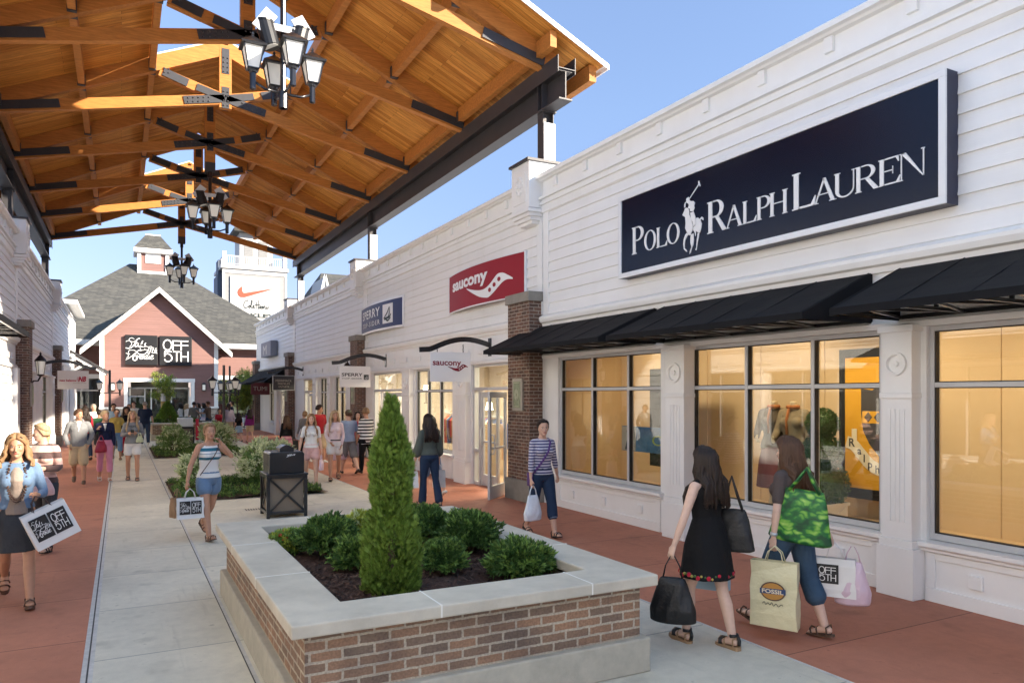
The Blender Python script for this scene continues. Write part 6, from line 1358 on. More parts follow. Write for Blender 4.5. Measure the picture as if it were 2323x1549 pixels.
    lo = lambda mb: setattr(mb, 'v', [tuple((Vector(v)+base)*s) for v in mb.v])
    legr = [.094*bw, .090*bw, .070*bw, .054, .053, .056, .044, .036] if fem else [.096*bw, .088*bw, .072*bw, .058, .056, .060, .046, .040]
    def legpath(q):
        a, b, c = q['hip'], q['knee'], q['ank']; dk = (b-a).normalized(); back = Vz(0, -1, 0)
        return [a, a.lerp(b, .2), a.lerp(b, .62), a.lerp(b, .95), b.lerp(c, .08), b.lerp(c, .32)+back*.012, b.lerp(c, .72)+back*.004, c]
    armr = [.047, .045, .038, .035, .037, .027, (.026, .020)] if fem else [.056, .052, .046, .040, .044, .031, (.030, .023)]
    def armpath(q): a, b, c = q['sh'], q['elb'], q['wr']; return [a, a.lerp(b, .3), a.lerp(b, .75), b, b.lerp(c, .25), b.lerp(c, .8), c]
    body = MB(); loft(body, torso())
    for q in LR:
        limb(body, legpath(q), legr); limb(body, armpath(q), armr)
        # foot
        f_, u_ = q['fd'], q['up']; a = q['ank']; limb(body, [a-f_*.035-u_*.035, a+f_*.03-u_*.03, a+f_*.10-u_*.050, a+f_*.155-u_*.060], [(.032, .034), (.036, .036), (.042, .022), (.038, .014)])
        # shoulder bridge
        limb(body, [TP_(Vz(q['sd']*.07, -.015, 1.41)), q['sh']], [.05, armr[0]*1.08])
        # hand
        f, u = q['f'], q['u']; palmn = Vz(-q['sd'], 0, 0); palmn = (palmn-f*palmn.dot(f)).normalized(); wd = f.cross(palmn).normalized(); h0 = q['wr']
        limb(body, [h0, h0+f*.035, h0+f*.085], [(.018, .024), (.014, .034), (.012, .038)], 10, side=palmn)
        q['hand'] = h0+f*.10+palmn*.02
        if lvl >= 1:
            for k, (o_, Lf) in enumerate(((-.030, .062), (-.010, .072), (.010, .068), (.029, .054))):
                p0 = h0+f*.082+wd*o_; curl = R(38+6*k); d1 = (f*math.cos(curl*.5)+palmn*math.sin(curl*.5)); d2 = (f*math.cos(curl*1.5)+palmn*math.sin(curl*1.5)); p1 = p0+d1*Lf*.5; p2 = p1+d2*Lf*.5; limb(body, [p0, p1, p2], [.0095, .0088, .0075], 6)
            sgn = -1 if wd.y < 0 else 1; tb = h0+f*.025+wd*sgn*.022; limb(body, [tb, tb+(f*.5+wd*sgn*.6+palmn*.3).normalized()*.035, tb+(f*.5+wd*sgn*.6+palmn*.3).normalized()*.035+(f*.9+palmn*.4).normalized()*.028], [.012, .0105, .009], 6)
    if fem:
        for sd in (-1, 1): body.ball(TP_(Vz(sd*.072, .078, 1.265)), .062, 10, 7)
    # head
    yaw, pit = R(head[0]), R(head[1]); hm = Matrix.Rotation(yaw, 3, 'Z') @ Matrix.Rotation(-pit, 3, 'X'); hs = 1.0
    hc = TP_(Vz(0, .012, 1.50)); HP = lambda v: hc+hm @ (Vector(v)*hs)
    if not headless:
        hsec = [(-.005, .022, .022, .052), (.012, .040, .042, .040), (.035, .054, .060, .024), (.065, .064, .076, .010), (.10, .070, .086, .003), (.14, .0735, .091, -.002), (.175, .070, .088, -.006), (.205, .055, .070, -.010), (.222, .032, .042, -.012), (.228, .010, .014, -.012)]
        loft(body, [(HP((0, yo, z)), rx, ry, hm @ X, hm @ Y) for z, rx, ry, yo in hsec], 18)
        limb(body, [TP_(Vz(0, -.008, 1.47)), HP((0, -.005, .07))], [.048 if fem else .058, .05 if fem else .056])
        nz = [HP((0, .083, .118)), HP((0, .096, .090)), HP((0, .104, .073)), HP((0, .094, .064))]; limb(body, nz, [.007, .010, .013, .009], 8)
        for sd in (-1, 1):
            limb(body, [HP((sd*.072, -.006, .115)), HP((sd*.075, -.008, .095)), HP((sd*.070, -.002, .075))], [(.008, .018), (.009, .016), (.006, .011)], 8)
            body.ball(HP((sd*.036, .066, .085)), .020, 8, 6); 
        limb(body, [HP((-.034, .078, .128)), HP((0, .086, .127)), HP((.034, .078, .128))], [.008, .009, .008], 8)
        body.ball(HP((0, .076, .018)), .018, 8, 6); limb(body, [HP((-.016, .081, .045)), HP((.016, .081, .045))], [.009, .009], 8)
    lo(body)
    P = remeshed(body, name, skin, None, vox, 1 if lvl >= 1 else 1); P.location = W0; P.rotation_euler = (0, 0, R(rot)); tag(P, label, cat, group); LOCAL.add(P.name)
    def add(mb, nm, m_, remesh=None, smooth=True, sm=2):
        lo(mb)
        if remesh: return remeshed(mb, nm, m_, P, remesh, sm)
        return mb.build(nm, m_, P, smooth=smooth, recalc=True)
    cv = max(vox*1.1, .010)
    # clothes
    if top:
        kind, m_ = top[0], top[1]; o = dict(over=.022, bulky=.042).get(top[3] if len(top) > 3 else '', .014); hem = top[2] if len(top) > 2 else .93; g = MB()
        zt = 1.40 if kind == 'tank' else 1.432
        secs = [(TP_(Vz(0, yo, z)), rx+o, ry+o*1.1, X, lm @ Y) for z, rx, ry, yo in tz if hem < z <= zt]
        zz = hem; rx0, ry0 = (.168+o, .125+o) if hem < .95 else (.15+o, .108+o)
        if fem is False: rx0 -= .008
        secs = [(TP_(Vz(0, -.005, zz)), rx0*bw, ry0*bw, X, lm @ Y)]+secs
        if kind == 'tank': secs.append((TP_(Vz(0, -.012, 1.405)), .12, .075, X, lm @ Y))
        else: secs.append((TP_(Vz(0, -.016, 1.447)), .076 if fem else .088, .064, X, lm @ Y))
        loft(g, secs, 16)
        if fem:
            for sd in (-1, 1): g.ball(TP_(Vz(sd*.072, .080, 1.265)), .062+o*.8, 10, 7)
        slv = dict(tank=0, sleeveless=0, tee=.40, elbow=.62, three=.78, long=.97)[kind]
        for q in LR:
            if slv:
                pts, rr = lerp_path(armpath(q), armr, 0, slv, 6); wide = 1.0+(.9 if (len(top) > 4 and top[4] == 'wide') else 0)
                rr = [((r[0]+o*.6)*(1+(wide-1)*(k/6)), (r[1]+o*.6)*(1+(wide-1)*(k/6))) if isinstance(r, tuple) else (r+o*.6)*(1+(wide-1)*(k/6)) for k, r in enumerate(rr)]
                limb(g, pts, rr); limb(g, [TP_(Vz(q['sd']*.06, -.015, 1.412)), q['sh']], [.050, armr[0]+o*.6])
            elif kind == 'tank': limb(g, [TP_(Vz(q['sd']*.085, .055, 1.36)), TP_(Vz(q['sd']*.098, -.005, 1.452)), TP_(Vz(q['sd']*.085, -.07, 1.36))], [.016, .014, .016], 8)
            else: limb(g, [TP_(Vz(q['sd']*.06, -.015, 1.415)), TP_(Vz(q['sd']*(shw-.03), -.012, 1.415))], [.052, .046])
        add(g, 'shirt' if kind != 'long' else 'sweater', m_, cv, sm=3)
    if bottom:
        kind, m_ = bottom[0], bottom[1]; ln = bottom[2] if len(bottom) > 2 else None; g = MB(); wt = 1.02
        if kind in ('skirt', 'dress_skirt'):
            ln = ln or .55; flare = bottom[3] if len(bottom) > 3 else .05; wt = 1.14 if kind == 'dress_skirt' else wt; kc = (LR[0]['knee']+LR[1]['knee'])/2
            secs = []
            for k in range(9):
                z = ln+(wt-ln)*k/8; f = (wt-z)/(wt-ln); yo = kc.y*.5*f; secs.append((Vz(0, yo, z), (.135+.048*min(1, f*2.2))*bw+flare*f, (.10+.035*min(1, f*2.2))*bw+flare*f+abs(LR[0]['knee'].y-LR[1]['knee'].y)*.26*f, X, Y))
            loft(g, secs, 20)
            if lvl >= 1:      # soft folds at the hem
                for i, v in enumerate(g.v): 
                    a = math.atan2(v[1], v[0]); f = (wt-v[2])/(wt-ln); r_f = 1+.035*f*math.sin(a*7+1); g.v[i] = (v[0]*r_f, v[1]*r_f, v[2])
            add(g, 'skirt', m_, cv, sm=3)
        else:
            e = dict(shorts=.30, bermuda=.50, capri=.80, pants=1.0)[kind] if ln is None else ln; loose = bottom[3] if len(bottom) > 3 else .012
            secs = [(Vz(0, yo, z), rx+.013, ry+.014, X, Y) for z, rx, ry, yo in tz if z <= .98]+[(TP_(Vz(0, 0, wt)), .142*bw+.01, .104*bw+.012, X, Y)]; loft(g, secs, 16)
            for q in LR:
                pts, rr = lerp_path(legpath(q), legr, 0, e*.985, 8); n = len(rr); flare = bottom[4] if len(bottom) > 4 else 0
                limb(g, pts, [r+.010+loose*(k/(n-1))+flare*max(0, k/(n-1)-.6) for k, r in enumerate(rr)], 14)
            add(g, 'trousers' if e > .6 else 'shorts', m_, cv, sm=2)
    if shoes:
        kind, m_ = shoes[0], shoes[1]
        for q in LR:
            f_, u_ = q['fd'], q['up']; a = q['ank']; g = MB()
            if kind == 'sneaker':
                limb(g, [a-f_*.045-u_*.038, a+f_*.02-u_*.025, a+f_*.10-u_*.045, a+f_*.175-u_*.058], [(.040, .036), (.044, .042), (.048, .030), (.040, .020)]); add(g, 'shoe', m_, max(cv, .009), sm=1)
            else:
                hh = heel or .008
                out = []
                for t_, w_ in ((-.075, .018), (-.06, .033), (-.02, .036), (.04, .034), (.10, .044), (.14, .045), (.175, .032), (.188, .012)):
                    out.append((t_, w_))
                pts = [(t_, w_) for t_, w_ in out]+[(t_, -w_) for t_, w_ in out[::-1]]; c0 = a-u_*.070
                dep = .012+hh
                g.prism(pts, lambda uu, vv, ww: c0+f_*uu+X*vv+u_*(ww*(1 if uu < .06 else .45)), -dep, 0)
                for t0, wd_ in ((.055, .046), (.115, .047)):
                    g.tube([c0+f_*t0+X*(-wd_)+u_*.0, c0+f_*(t0+.01)+X*(-wd_*.75)+u_*.042, c0+f_*(t0+.015)+u_*.058, c0+f_*(t0+.01)+X*(wd_*.75)+u_*.042, c0+f_*t0+X*wd_], .008, 6)
                if lvl >= 1: g.tube([c0-f_*.03+X*.036, c0-f_*.035+X*.040+u_*.06, c0-f_*.065+u_*.085, c0-f_*.035-X*.040+u_*.06, c0-f_*.03-X*.036], .007, 6)
                add(g, 'sandal', m_, None, smooth=False)
    if headless: return P, dict(LR=LR, w=wpos, HP=HP, TP=TP_, add=add)
    # face
    if lvl >= 1:
        for sd in (-1, 1):
            g = MB(); g.ball(HP((sd*.030, .0785, .112)), .0105, 10, 7, sc=(1.15, .7, .62)); e = add(g, 'eye', 'eye_white')
            g = MB(); g.ball(HP((sd*.030, .0855, .112)), .0058, 8, 5); 
            g2 = add(g, 'iris', 'iris'); g2.parent = e
            g = MB(); g.tube([HP((sd*.014, .088, .130)), HP((sd*.030, .089, .134)), HP((sd*.048, .079, .130))], [.0026, .0036, .002], 6); add(g, 'eyebrow', hair[1] if hair else 'hair_brown')
        g = MB(); g.tube([HP((-.024, .080, .046)), HP((-.010, .0895, .0455)), HP((.010, .0895, .0455)), HP((.024, .080, .046))], [.003, .0068, .0068, .003], 8); add(g, 'mouth', 'lip')
    # hair
    if hair and hair[0] != 'none':
        hk, hmn = hair; g = MB(); r = random.Random(int(abs(x*100+y*10)))
        vol = 1.07 if hk in ('long', 'lob') else 1.0
        def capp(ph, th, gr=1.0):
            gr = gr*(1+(vol-1)*min(1, th*1.2))    # ph around (0 = front), th from crown
            rx, ry, rz = .0805, .1005, .1175; return Vz(rx*math.sin(th)*math.sin(ph)*gr, (-.006+ry*math.sin(th)*math.cos(ph)*gr), .118+rz*math.cos(th)*gr)
        vs = []; fs = []; NP, NT = 26, 12
        for i in range(NT+1):
            for j in range(NP):
                ph = 2*math.pi*j/NP; fr = max(0, math.cos(ph)); front = fr**.6
                tmax = (.80*(front)+(2.05 if hk != 'short' else 1.85)*(1-front)) if hk not in ('bald',) else (.9)
                if hk in ('long', 'bob', 'lob') and abs(math.sin(ph)) > .4 and fr > 0: tmax = min(2.0, tmax+.35*abs(math.sin(ph)))
                th = tmax*i/NT; wv = 1+.02*math.sin(ph*9+i*.3); v = capp(ph, th, wv); vs.append(HP(v))
        for i in range(NT):
            for j in range(NP): fs.append((i*NP+j, (i+1)*NP+j, (i+1)*NP+(j+1) % NP, i*NP+(j+1) % NP))
        # inner shell closes the cap
        g.add(vs, fs)
        cap = g
        strands = []
        def strand(ph, L, r0=.012, th0=.9, flare=.0, fwd=0.):
            p0 = capp(ph, th0*.9); p1 = capp(ph, 1.75 if abs(math.cos(ph)) < .95 else 1.6, 1.03); pts = [HP(p0), HP(capp(ph, 1.3, 1.02)), HP(p1)]; cur = pts[-1]; n = 5; out = hm @ Vz(math.sin(ph), math.cos(ph), 0)
            for q_ in range(1, n+1):
                f = q_/n; z = -L*f; w_ = .016*math.sin(q_*1.7+ph*5+r.random()*2)
                c = cur+Vz(out.x*(flare*f+w_), out.y*(flare*f*.8+w_)-(.010*f)+fwd*f, z*1.0)
                if c.z < TP_(Vz(0, 0, 1.44)).z:      # keep hair off the shoulders and chest
                    bx = abs(c.x); minr = .118 if fem else .13
                    if out.y+fwd*20 < .15: c.y = min(c.y, TP_(Vz(0, 0, c.z)).y-minr-.012)
                    else: c.y = max(c.y, TP_(Vz(0, 0, c.z)).y+minr-.01+.02*(1 if fem else 0))
                pts.append(c)
            m_r = [r0*.7, r0, r0]+[r0*(1-.12*q_) for q_ in range(1, n+1)]; g.tube(pts, m_r, 6)
        if hk in ('long', 'bob', 'lob'):
            L = dict(long=.36, bob=.07, lob=.17)[hk]; cnt = 64 if lvl >= 1 else 26
            for q_ in range(cnt):
                ph = math.pi+(q_/(cnt-1)-.5)*2*R(108)+r.uniform(-.05, .05); strand(ph, L*r.uniform(.78, 1.1), r0=.015 if lvl >= 1 else .024, flare=.05 if hk != 'bob' else .02)
        if hk == 'pony':
            b0 = capp(math.pi, 1.0, 1.0)
            for q_ in range(16 if lvl >= 1 else 8):
                a = q_*.7; o2 = Vz(.014*math.cos(a), .012*math.sin(a), 0); p = HP(b0); g.tube([p+o2*.3, p+hm @ Vz(0, -.045, .0)+o2, p+hm @ Vz(0, -.05, -.10)+o2*1.5, p+hm @ Vz(0, -.035, -.2)+o2*1.4, p+hm @ Vz(0, -.025, -.30)+o2*.3], [.01, .016, .016, .013, .004], 6)
        if hk == 'bun': g.ball(HP((0, -.112, .15)), .036, 12, 8)
        if hk == 'side':
            for q_ in range(20):
                a = q_*.9; o2 = Vz(.018*math.cos(a), .018*math.sin(a), 0); sg = 1; p = HP((sg*.05, -.07, .05)); g.tube([HP((sg*.02, -.09, .10)), p+o2*.6, p+Vz(sg*.03, .01, -.10)+o2*1.6, p+Vz(sg*.05, .07, -.2)+o2*1.5, p+Vz(sg*.04, .10, -.27)+o2*.3], [.012, .018, .017, .014, .005], 6)
        nl = 64 if lvl >= 1 else 24
        for q_ in range(nl):      # locks lying over the cap
            sd = 1 if q_ % 2 else -1; f = (q_+r.random()*.8)/nl; gr0 = 1.01+.035*r.random()
            if hk in ('pony', 'bun', 'side'):        # combed back from the hairline to the knot
                ph0 = sd*(.12+2.3*f); t0 = .86 if abs(ph0) < 1.0 else 1.0+.5*min(1, abs(ph0)-1.0); pts = [(ph0, t0), (ph0*1.06, t0*.82), (ph0*1.15+sd*.15, t0*.80), (sd*(abs(ph0)*.5+1.55), .95), (sd*(abs(ph0)*.25+2.3), 1.05), (sd*3.1, 1.05)]
            elif hk in ('long', 'lob', 'bob'):       # parted and swept to the sides
                tq = .15+.72*f; pts = [(sd*.10, tq), (sd*.45, tq+.10), (sd*.85, tq+.28), (sd*1.18, tq+.52), (sd*1.38, tq+.80), (sd*1.50, min(2.0, tq+1.12))]
            else:
                ph0 = sd*math.pi*f; fr = max(0, math.cos(ph0))**.6; tm = .86*fr+1.75*(1-fr); pts = [(ph0+.15*math.sin(k_+q_), tm*(.10+.9*k_/5)) for k_ in range(6)]
            g.tube([HP(capp(p_, t_, gr0)) for p_, t_ in pts], [.005, .009, .010, .010, .009, .004], 5)
        lo(g)
        ho = g.build('hair', hmn, P, smooth=True, recalc=False)
        sol = ho.modifiers.new('thick', 'SOLIDIFY'); sol.thickness = .008*s; sol.offset = -1
    D = dict(LR=LR, w=wpos, HP=HP, TP=TP_, P=P, base=base, s=s, rot=rotM, add=add, hand=[wpos(LR[0]['hand']), wpos(LR[1]['hand'])])
    return P, D
def item(mb, D, nm, m_, **k): return D['add'](mb, nm, m_, **k)
# ---------------------------------------------------------------- bags
def shop_bag(top, w, h, d, yaw, m_, label, tiltx=0, tilty=0, cat='shopping bag', logo=None, handle='white_cord', hand=None, name='shopping_bag', side_m=None, crumple=.0, group=None):
    "open paper carrier hanging below `top` (the hand)"
    hl = .13; T = thing(name, label, cat, top, 0, group=group); LOCAL.add(T.name)
    T.rotation_euler = (R(tiltx), R(tilty), R(yaw)); r = random.Random(int(top[0]*100))
    m = MB(); zt, zb = -hl, -hl-h
    def ring(z, ww, dd): return [(-ww, -dd, z), (ww, -dd, z), (ww, dd, z), (-ww, dd, z)]
    n = 5; vs = []
    for k in range(n+1):
        f = k/n; z = zb+(zt-zb)*f; pinch = 1-.35*f*f
        for (a, b_, c) in ring(z, w/2*(1-.02*f), d/2*pinch): vs.append((a+r.uniform(-1, 1)*crumple, b_+r.uniform(-1, 1)*crumple, c))
    fs = [(3, 2, 1, 0)]
    for k in range(n):
        for j in range(4): fs.append((k*4+j, k*4+(j+1) % 4, k*4+4+(j+1) % 4, k*4+4+j))
    m.add(vs, fs)
    if side_m:
        for i, f in enumerate(m.f):
            if i and (i-1) % 4 in (1, 3): m.m[i] = 1
    b = m.build('bag_body', [m_, side_m] if side_m else m_, T, recalc=False); so_ = b.modifiers.new('t', 'SOLIDIFY'); so_.thickness = .003
    h_ = MB()
    for s_ in (-1, 1):
        dd = s_*d/2*.62; h_.tube([(-w*.2, dd, zt-.01), (-w*.14, dd*.6, zt+hl*.6), (0, dd*.2, zt+hl), (w*.14, dd*.6, zt+hl*.6), (w*.2, dd, zt-.01)], .005, 6)
    h_.build('handle', handle, T, smooth=True)
    if logo: logo(T, w, h, d, zb)
    return T
mat('white_cord', (.75, .75, .73), .6); mat('dark_cord', (.05, .03, .03), .6); mat('paper_white', (.76, .75, .73), .45, noise_amt=.03); mat('paper_red', (.45, .02, .03), .5); mat('kraft', (.33, .20, .11), .7); mat('plastic_white', (.72, .76, .82), .25, noise_amt=.06, noise_scale=20, bump=.5, bump_scale=25); mat('plastic_cream', (.72, .66, .42), .3, noise_amt=.04, bump=.6, bump_scale=14); mat('plastic_pink', (.66, .50, .58), .3, bump=.5, bump_scale=20); mat('blue_paper', (.30, .42, .52), .5); mat('bag_black', (.008, .008, .009), .5, bump=.3, bump_scale=40); mat('bag_red', (.35, .02, .05), .4, bump=.3, bump_scale=30)
mat('logo_brown', (.10, .055, .04), .5); mat('logo_orange', (.50, .24, .05), .5); mat('logo_blue', (.03, .06, .16), .5)
def saks_bag_logo(T, w, h, d, zb):
    yy = -d/2-.004
    for k, (a, c) in enumerate(((-.40, -.015), (.015, .40))):
        m = MB(); m.prism([(a*w*1.0, zb+h*.22), (c*w*1.0, zb+h*.22), (c*w, zb+h*.86), (a*w, zb+h*.86)], lambda u, v, q: (u, yy-q, v), -.006, .001); p = m.build('label', 'black', T)
        fn = lambda u, v, q, a=a, c=c: (w*(a+(c-a)*u), yy-.001-q, zb+h*(.22+.64*v)); (saks_logo if k == 0 else off5_logo)(p, fn, 'white', .001)
def soft_bag(top, w, h, d, yaw, m_, label, cat='bag', name='plastic_bag', hl=.16, tilt=0, belly=1.15, handle=None, vox=.012, extra=None, tilty=0):
    "limp bag: gathered to the handles at the top, full at the bottom"
    T = thing(name, label, cat, top, 0); LOCAL.add(T.name); T.rotation_euler = (R(tilt), R(tilty), R(yaw)); m = MB(); X, Y = Vz(1, 0, 0), Vz(0, 1, 0)
    z0 = -hl; loft(m, [(Vz(0, 0, z0-h), w*.40, d*.30, X, Y), (Vz(0, 0, z0-h*.96), w*.49*belly, d*.46, X, Y), (Vz(0, 0, z0-h*.7), w*.50*belly, d*.52, X, Y), (Vz(0, 0, z0-h*.4), w*.46, d*.45, X, Y), (Vz(0, 0, z0-h*.12), w*.36, d*.28, X, Y), (Vz(0, 0, z0), w*.30, d*.16, X, Y)], 22)
    r = random.Random(int(abs(top[0]*70+top[1]*30)))
    m.v = [tuple(Vector(v)*(1)+Vector((math.copysign(1, v[0])*.012*noise.noise((v[0]*16, v[1]*16, v[2]*9+r.random())), .02*noise.noise((v[0]*14+5, v[1]*9, v[2]*12)), 0))) for v in m.v]
    remeshed(m, 'bag_body', m_, T, vox, 2)
    for s_ in (-1, 1):
        h_ = MB(); h_.tube([(s_*w*.24, 0, z0-.02), (s_*w*.17, 0, z0+hl*.55), (s_*.012, 0, z0+hl+.01)], [.020, .013, .010], 8, flat=.4); h_.build('handle', handle or m_, T, smooth=True)
    if extra: extra(T, w, h, d, z0-h)
    return T
def bandmat(name, base, band, rngs):
    m = mat(name, base, .85, sheen=.2); nt = m.node_tree; n, l = nt.nodes, nt.links; g = n.new("ShaderNodeNewGeometry"); sp = n.new("ShaderNodeSeparateXYZ"); l.new(g.outputs['Position'], sp.inputs[0]); d = n.new("ShaderNodeMath"); d.operation = 'MULTIPLY'; d.inputs[1].default_value = .5; l.new(sp.outputs[2], d.inputs[0])
    rp = n.new("ShaderNodeValToRGB"); rp.color_ramp.interpolation = 'CONSTANT'; e = rp.color_ramp.elements; e[0].color = (*base, 1); e[1].position = .99; e[1].color = (*base, 1)
    for a, b in rngs: k = e.new(a/2); k.color = (*band, 1); k = e.new(b/2); k.color = (*base, 1)
    l.new(d.outputs[0], rp.inputs[0]); l.new(rp.outputs[0], n["Principled BSDF"].inputs['Base Color'])
bandmat('teal_bands', (.72, .71, .69), (.015, .14, .22), ((1.155, 1.195), (1.235, 1.25), (1.275, 1.325)))
mat('purple_strap', (.10, .04, .18), .7); mat('denim_cuff', (.20, .27, .40), .8); mat('camo', (.12, .13, .08), .9, noise_amt=.5, noise_scale=30)
# ---------------------------------------------------------------- the people, nearest first
# woman at the left edge with denim jacket
P, D = person(-.93, 8.90, 186, 1.70, 'smiling woman in open denim jacket and dark shorts at the left edge', skin='skin_tan', hair=('lob', 'hair_light_brown'), top=('long', 'denim_light', .98), bottom=('skirt', 'charcoal', .56, .02), shoes=('wedge', 'leather_brown', .05),
    legs=((18, 6), (-12, 40)), armvec=(((.30, .05, -1), (-.25, 1, .05)), ((.2, -.1, -1), (-.05, .35, -1))), head=(-4, 4), vox=.007, lvl=2)
g = MB(); loft(g, [(Vz(0, .012, z), rx, ry, Vz(1, 0, 0), Vz(0, 1, 0)) for z, rx, ry in ((.93, .130, .142), (1.07, .090, .124), (1.18, .092, .140), (1.27, .098, .182), (1.35, .075, .142), (1.40, .05, .088))], 14); item(g, D, 'undershirt', 'taupe', remesh=.009)
for k, rr in enumerate((.10, .125)):
    g = MB(); n = 40
    for i in range(n):
        t = 2*math.pi*i/n; c = Vz(.075*math.sin(t)*(1+.1*k), .105+.04*max(0, -math.cos(t))*.6-(.16 if math.cos(t) > .55 else 0)*(math.cos(t)-.55)*1.2+.035*(1 if math.cos(t) < .3 else 0), 1.27+(rr+.05)*math.cos(t)*1.2); g.ball(c, .0115, 6, 4)
    item(g, D, 'bead_necklace', 'beads')
def sunglasses_up(D):
    g = MB(); HP = D['HP']
    for sd in (-1, 1): g.tube([HP((sd*.034, .078, .196)), HP((sd*.034, .070, .205))], [.022, .021], 10, flat=.6); g.tube([HP((sd*.062, .06, .195)), HP((sd*.084, 0, .17))], .004, 5)
    g.tube([HP((-.02, .078, .20)), HP((.02, .078, .20))], .004, 5); item(g, D, 'sunglasses', 'sunglass')
sunglasses_up(D)
hd = D['hand'][0]
shop_bag((hd.x+.02, hd.y-.05, hd.z), .40, .36, .16, 14, 'paper_white', 'large white carrier bag with black lettered squares held by denim-jacket woman', tilty=-24, logo=saks_bag_logo, side_m='paper_white', handle='dark_cord')
# woman behind, striped sweater
P, D = person(-.93, 11.75, 160, 1.69, 'blonde woman in pink and brown striped sweater looking to the left', skin='skin_fair', hair=('side', 'hair_blonde'), top=('long', 'pink_brown', .93, 'over'), bottom=('pants', 'charcoal'), legs=((10, 5), (-14, 20)),
    armvec=(((.25, .1, -1), (-.35, 1, .1)), ((.2, 0, -1), (-.3, 1, -.2))), head=(-62, 4), vox=.009)
hd = D['hand'][0]; soft_bag((hd.x, hd.y, hd.z), .34, .26, .14, 10, 'pink_pale', 'tan leather handbag on the arm of the blonde in striped sweater', cat='handbag', name='handbag', hl=.1)
# man in grey hoodie
P, D = person(-.89, 20.15, 180, 1.73, 'man in grey zip hoodie and khaki shorts with hands in pockets', sex='m', skin='skin_tan', hair=('short', 'hair_brown'), top=('long', 'grey_marl', .88, 'over'), bottom=('shorts', 'khaki', .50, .04), shoes=('sneaker', 'shoe_brown'),
    legs=((10, 12), (-8, 30)), armvec=(((.38, -.18, -1), (-.32, .42, -1)), ((.38, -.18, -1), (-.32, .42, -1))), head=(42, 2), vox=.010)
g = MB(); loft(g, [(Vz(0, .045, z), rx, ry, Vz(1, 0, 0), Vz(0, 1, 0)) for z, rx, ry in ((1.22, .02, .10), (1.32, .05, .108), (1.42, .065, .075), (1.46, .06, .055))], 12); item(g, D, 'tee_shirt', 'white_cloth', remesh=.01)
g = MB(); g.tube([D['TP'](Vz(.085*math.sin(a), -.02-.075*math.cos(a), 1.46+.035*math.cos(a))) for a in [k*math.pi/7-2.2 for k in range(11)]], .034, 8); item(g, D, 'hood', 'grey_marl')
# woman in navy cardigan
P, D = person(-.36, 20.55, 184, 1.68, 'woman in navy cardigan and pink cropped trousers with a red bag', skin='skin_tan', hair=('short', 'hair_blonde'), top=('long', 'navy_knit', .98), bottom=('capri', 'pink_cloth', .80, .01), shoes=('flat', 'shoe_white'),
    legs=((9, 5), (-6, 12)), armvec=(((.14, -.02, -1), (.02, .12, -1)), ((.42, -.1, -1), (-.45, .75, .75))), head=(38, 3), vox=.010)
g = MB(); loft(g, [(Vz(0, .04, z), rx, ry, Vz(1, 0, 0), Vz(0, 1, 0)) for z, rx, ry in ((1.24, .015, .10), (1.33, .045, .095), (1.42, .055, .07))], 12); item(g, D, 'camisole', 'white_cloth', remesh=.01)
hd = D['hand'][1]; soft_bag((hd.x+.02, hd.y+.05, hd.z-.22), .30, .28, .12, 40, 'bag_red', 'red shoulder bag carried by woman in navy cardigan', cat='handbag', name='handbag', hl=.12)
# girl with phone
P, D = person(.24, 20.35, 178, 1.68, 'girl in grey sweatshirt and white shorts looking at her phone', skin='skin_tan', hair=('long', 'hair_blonde'), top=('long', 'grey_marl', .92, 'over'), bottom=('shorts', 'white_cloth', .26, .02), shoes=('flat', 'shoe_black'),
    legs=((8, 6), (-6, 14)), armvec=(((.30, .05, -1), (-.65, .85, .28)), ((.30, .05, -1), (-.65, .85, .28))), head=(0, -24), vox=.009)
hd = (D['hand'][0]+D['hand'][1])/2; b = MB(); b.box(-.036, .036, -.006, .006, -.065, .065); o = b.build('phone', 'ink'); o.location = (hd.x, hd.y-.05, hd.z+.03); o.rotation_euler = (R(50), 0, 0); tag(o, 'dark phone held by girl in grey sweatshirt', 'phone')
soft_bag((hd.x+.16, hd.y-.03, hd.z-.02), .16, .16, .06, 20, 'varieg_leaf', 'small green pouch hanging from the wrist of the phone girl', cat='pouch', name='pouch', hl=.06)
g = MB(); text_mb('TON', lambda u, v, w: tuple(Vz(.075-u, .150+w, 1.33+v*.9)), .045, width=.15, mb=g, bold=.03); item(g, D, 'lettering', 'ink', smooth=False)
# tank top girl with hand at her face
P, D = person(1.13, 11.65, 200, 1.67, 'girl in white and teal tank top touching her face while walking', skin='skin_tan', hair=('pony', 'hair_light_brown'), top=('tank', 'teal_bands', .93), bottom=('shorts', 'denim_light', .21, .02), shoes=('flat', 'leather_brown'),
    legs=((-16, 30), (18, 4)), armvec=(((.30, .80, -.50), (-.62, -.10, .85)), ((.42, -.1, -1), (.30, .2, -1))), head=(-10, -4), vox=.007, lvl=2)
g = MB(); g.tube([D['TP'](Vz(*p)) for p in ((-.13, .03, 1.425), (-.08, .115, 1.36), (0, .155, 1.26), (.09, .135, 1.13), (.165, .07, .98))], .007, 6); item(g, D, 'bag_strap', 'leather_brown')
hd = D['hand'][1]; shop_bag((hd.x+.03, hd.y-.03, hd.z), .36, .29, .14, 4, 'paper_white', 'white carrier bag with black lettered squares held by tank-top girl', logo=saks_bag_logo, crumple=.006)
shop_bag((hd.x-.13, hd.y+.06, hd.z), .16, .28, .14, 25, 'kraft', 'plain brown paper bag beside the white lettered carrier', crumple=.005, handle='kraft')
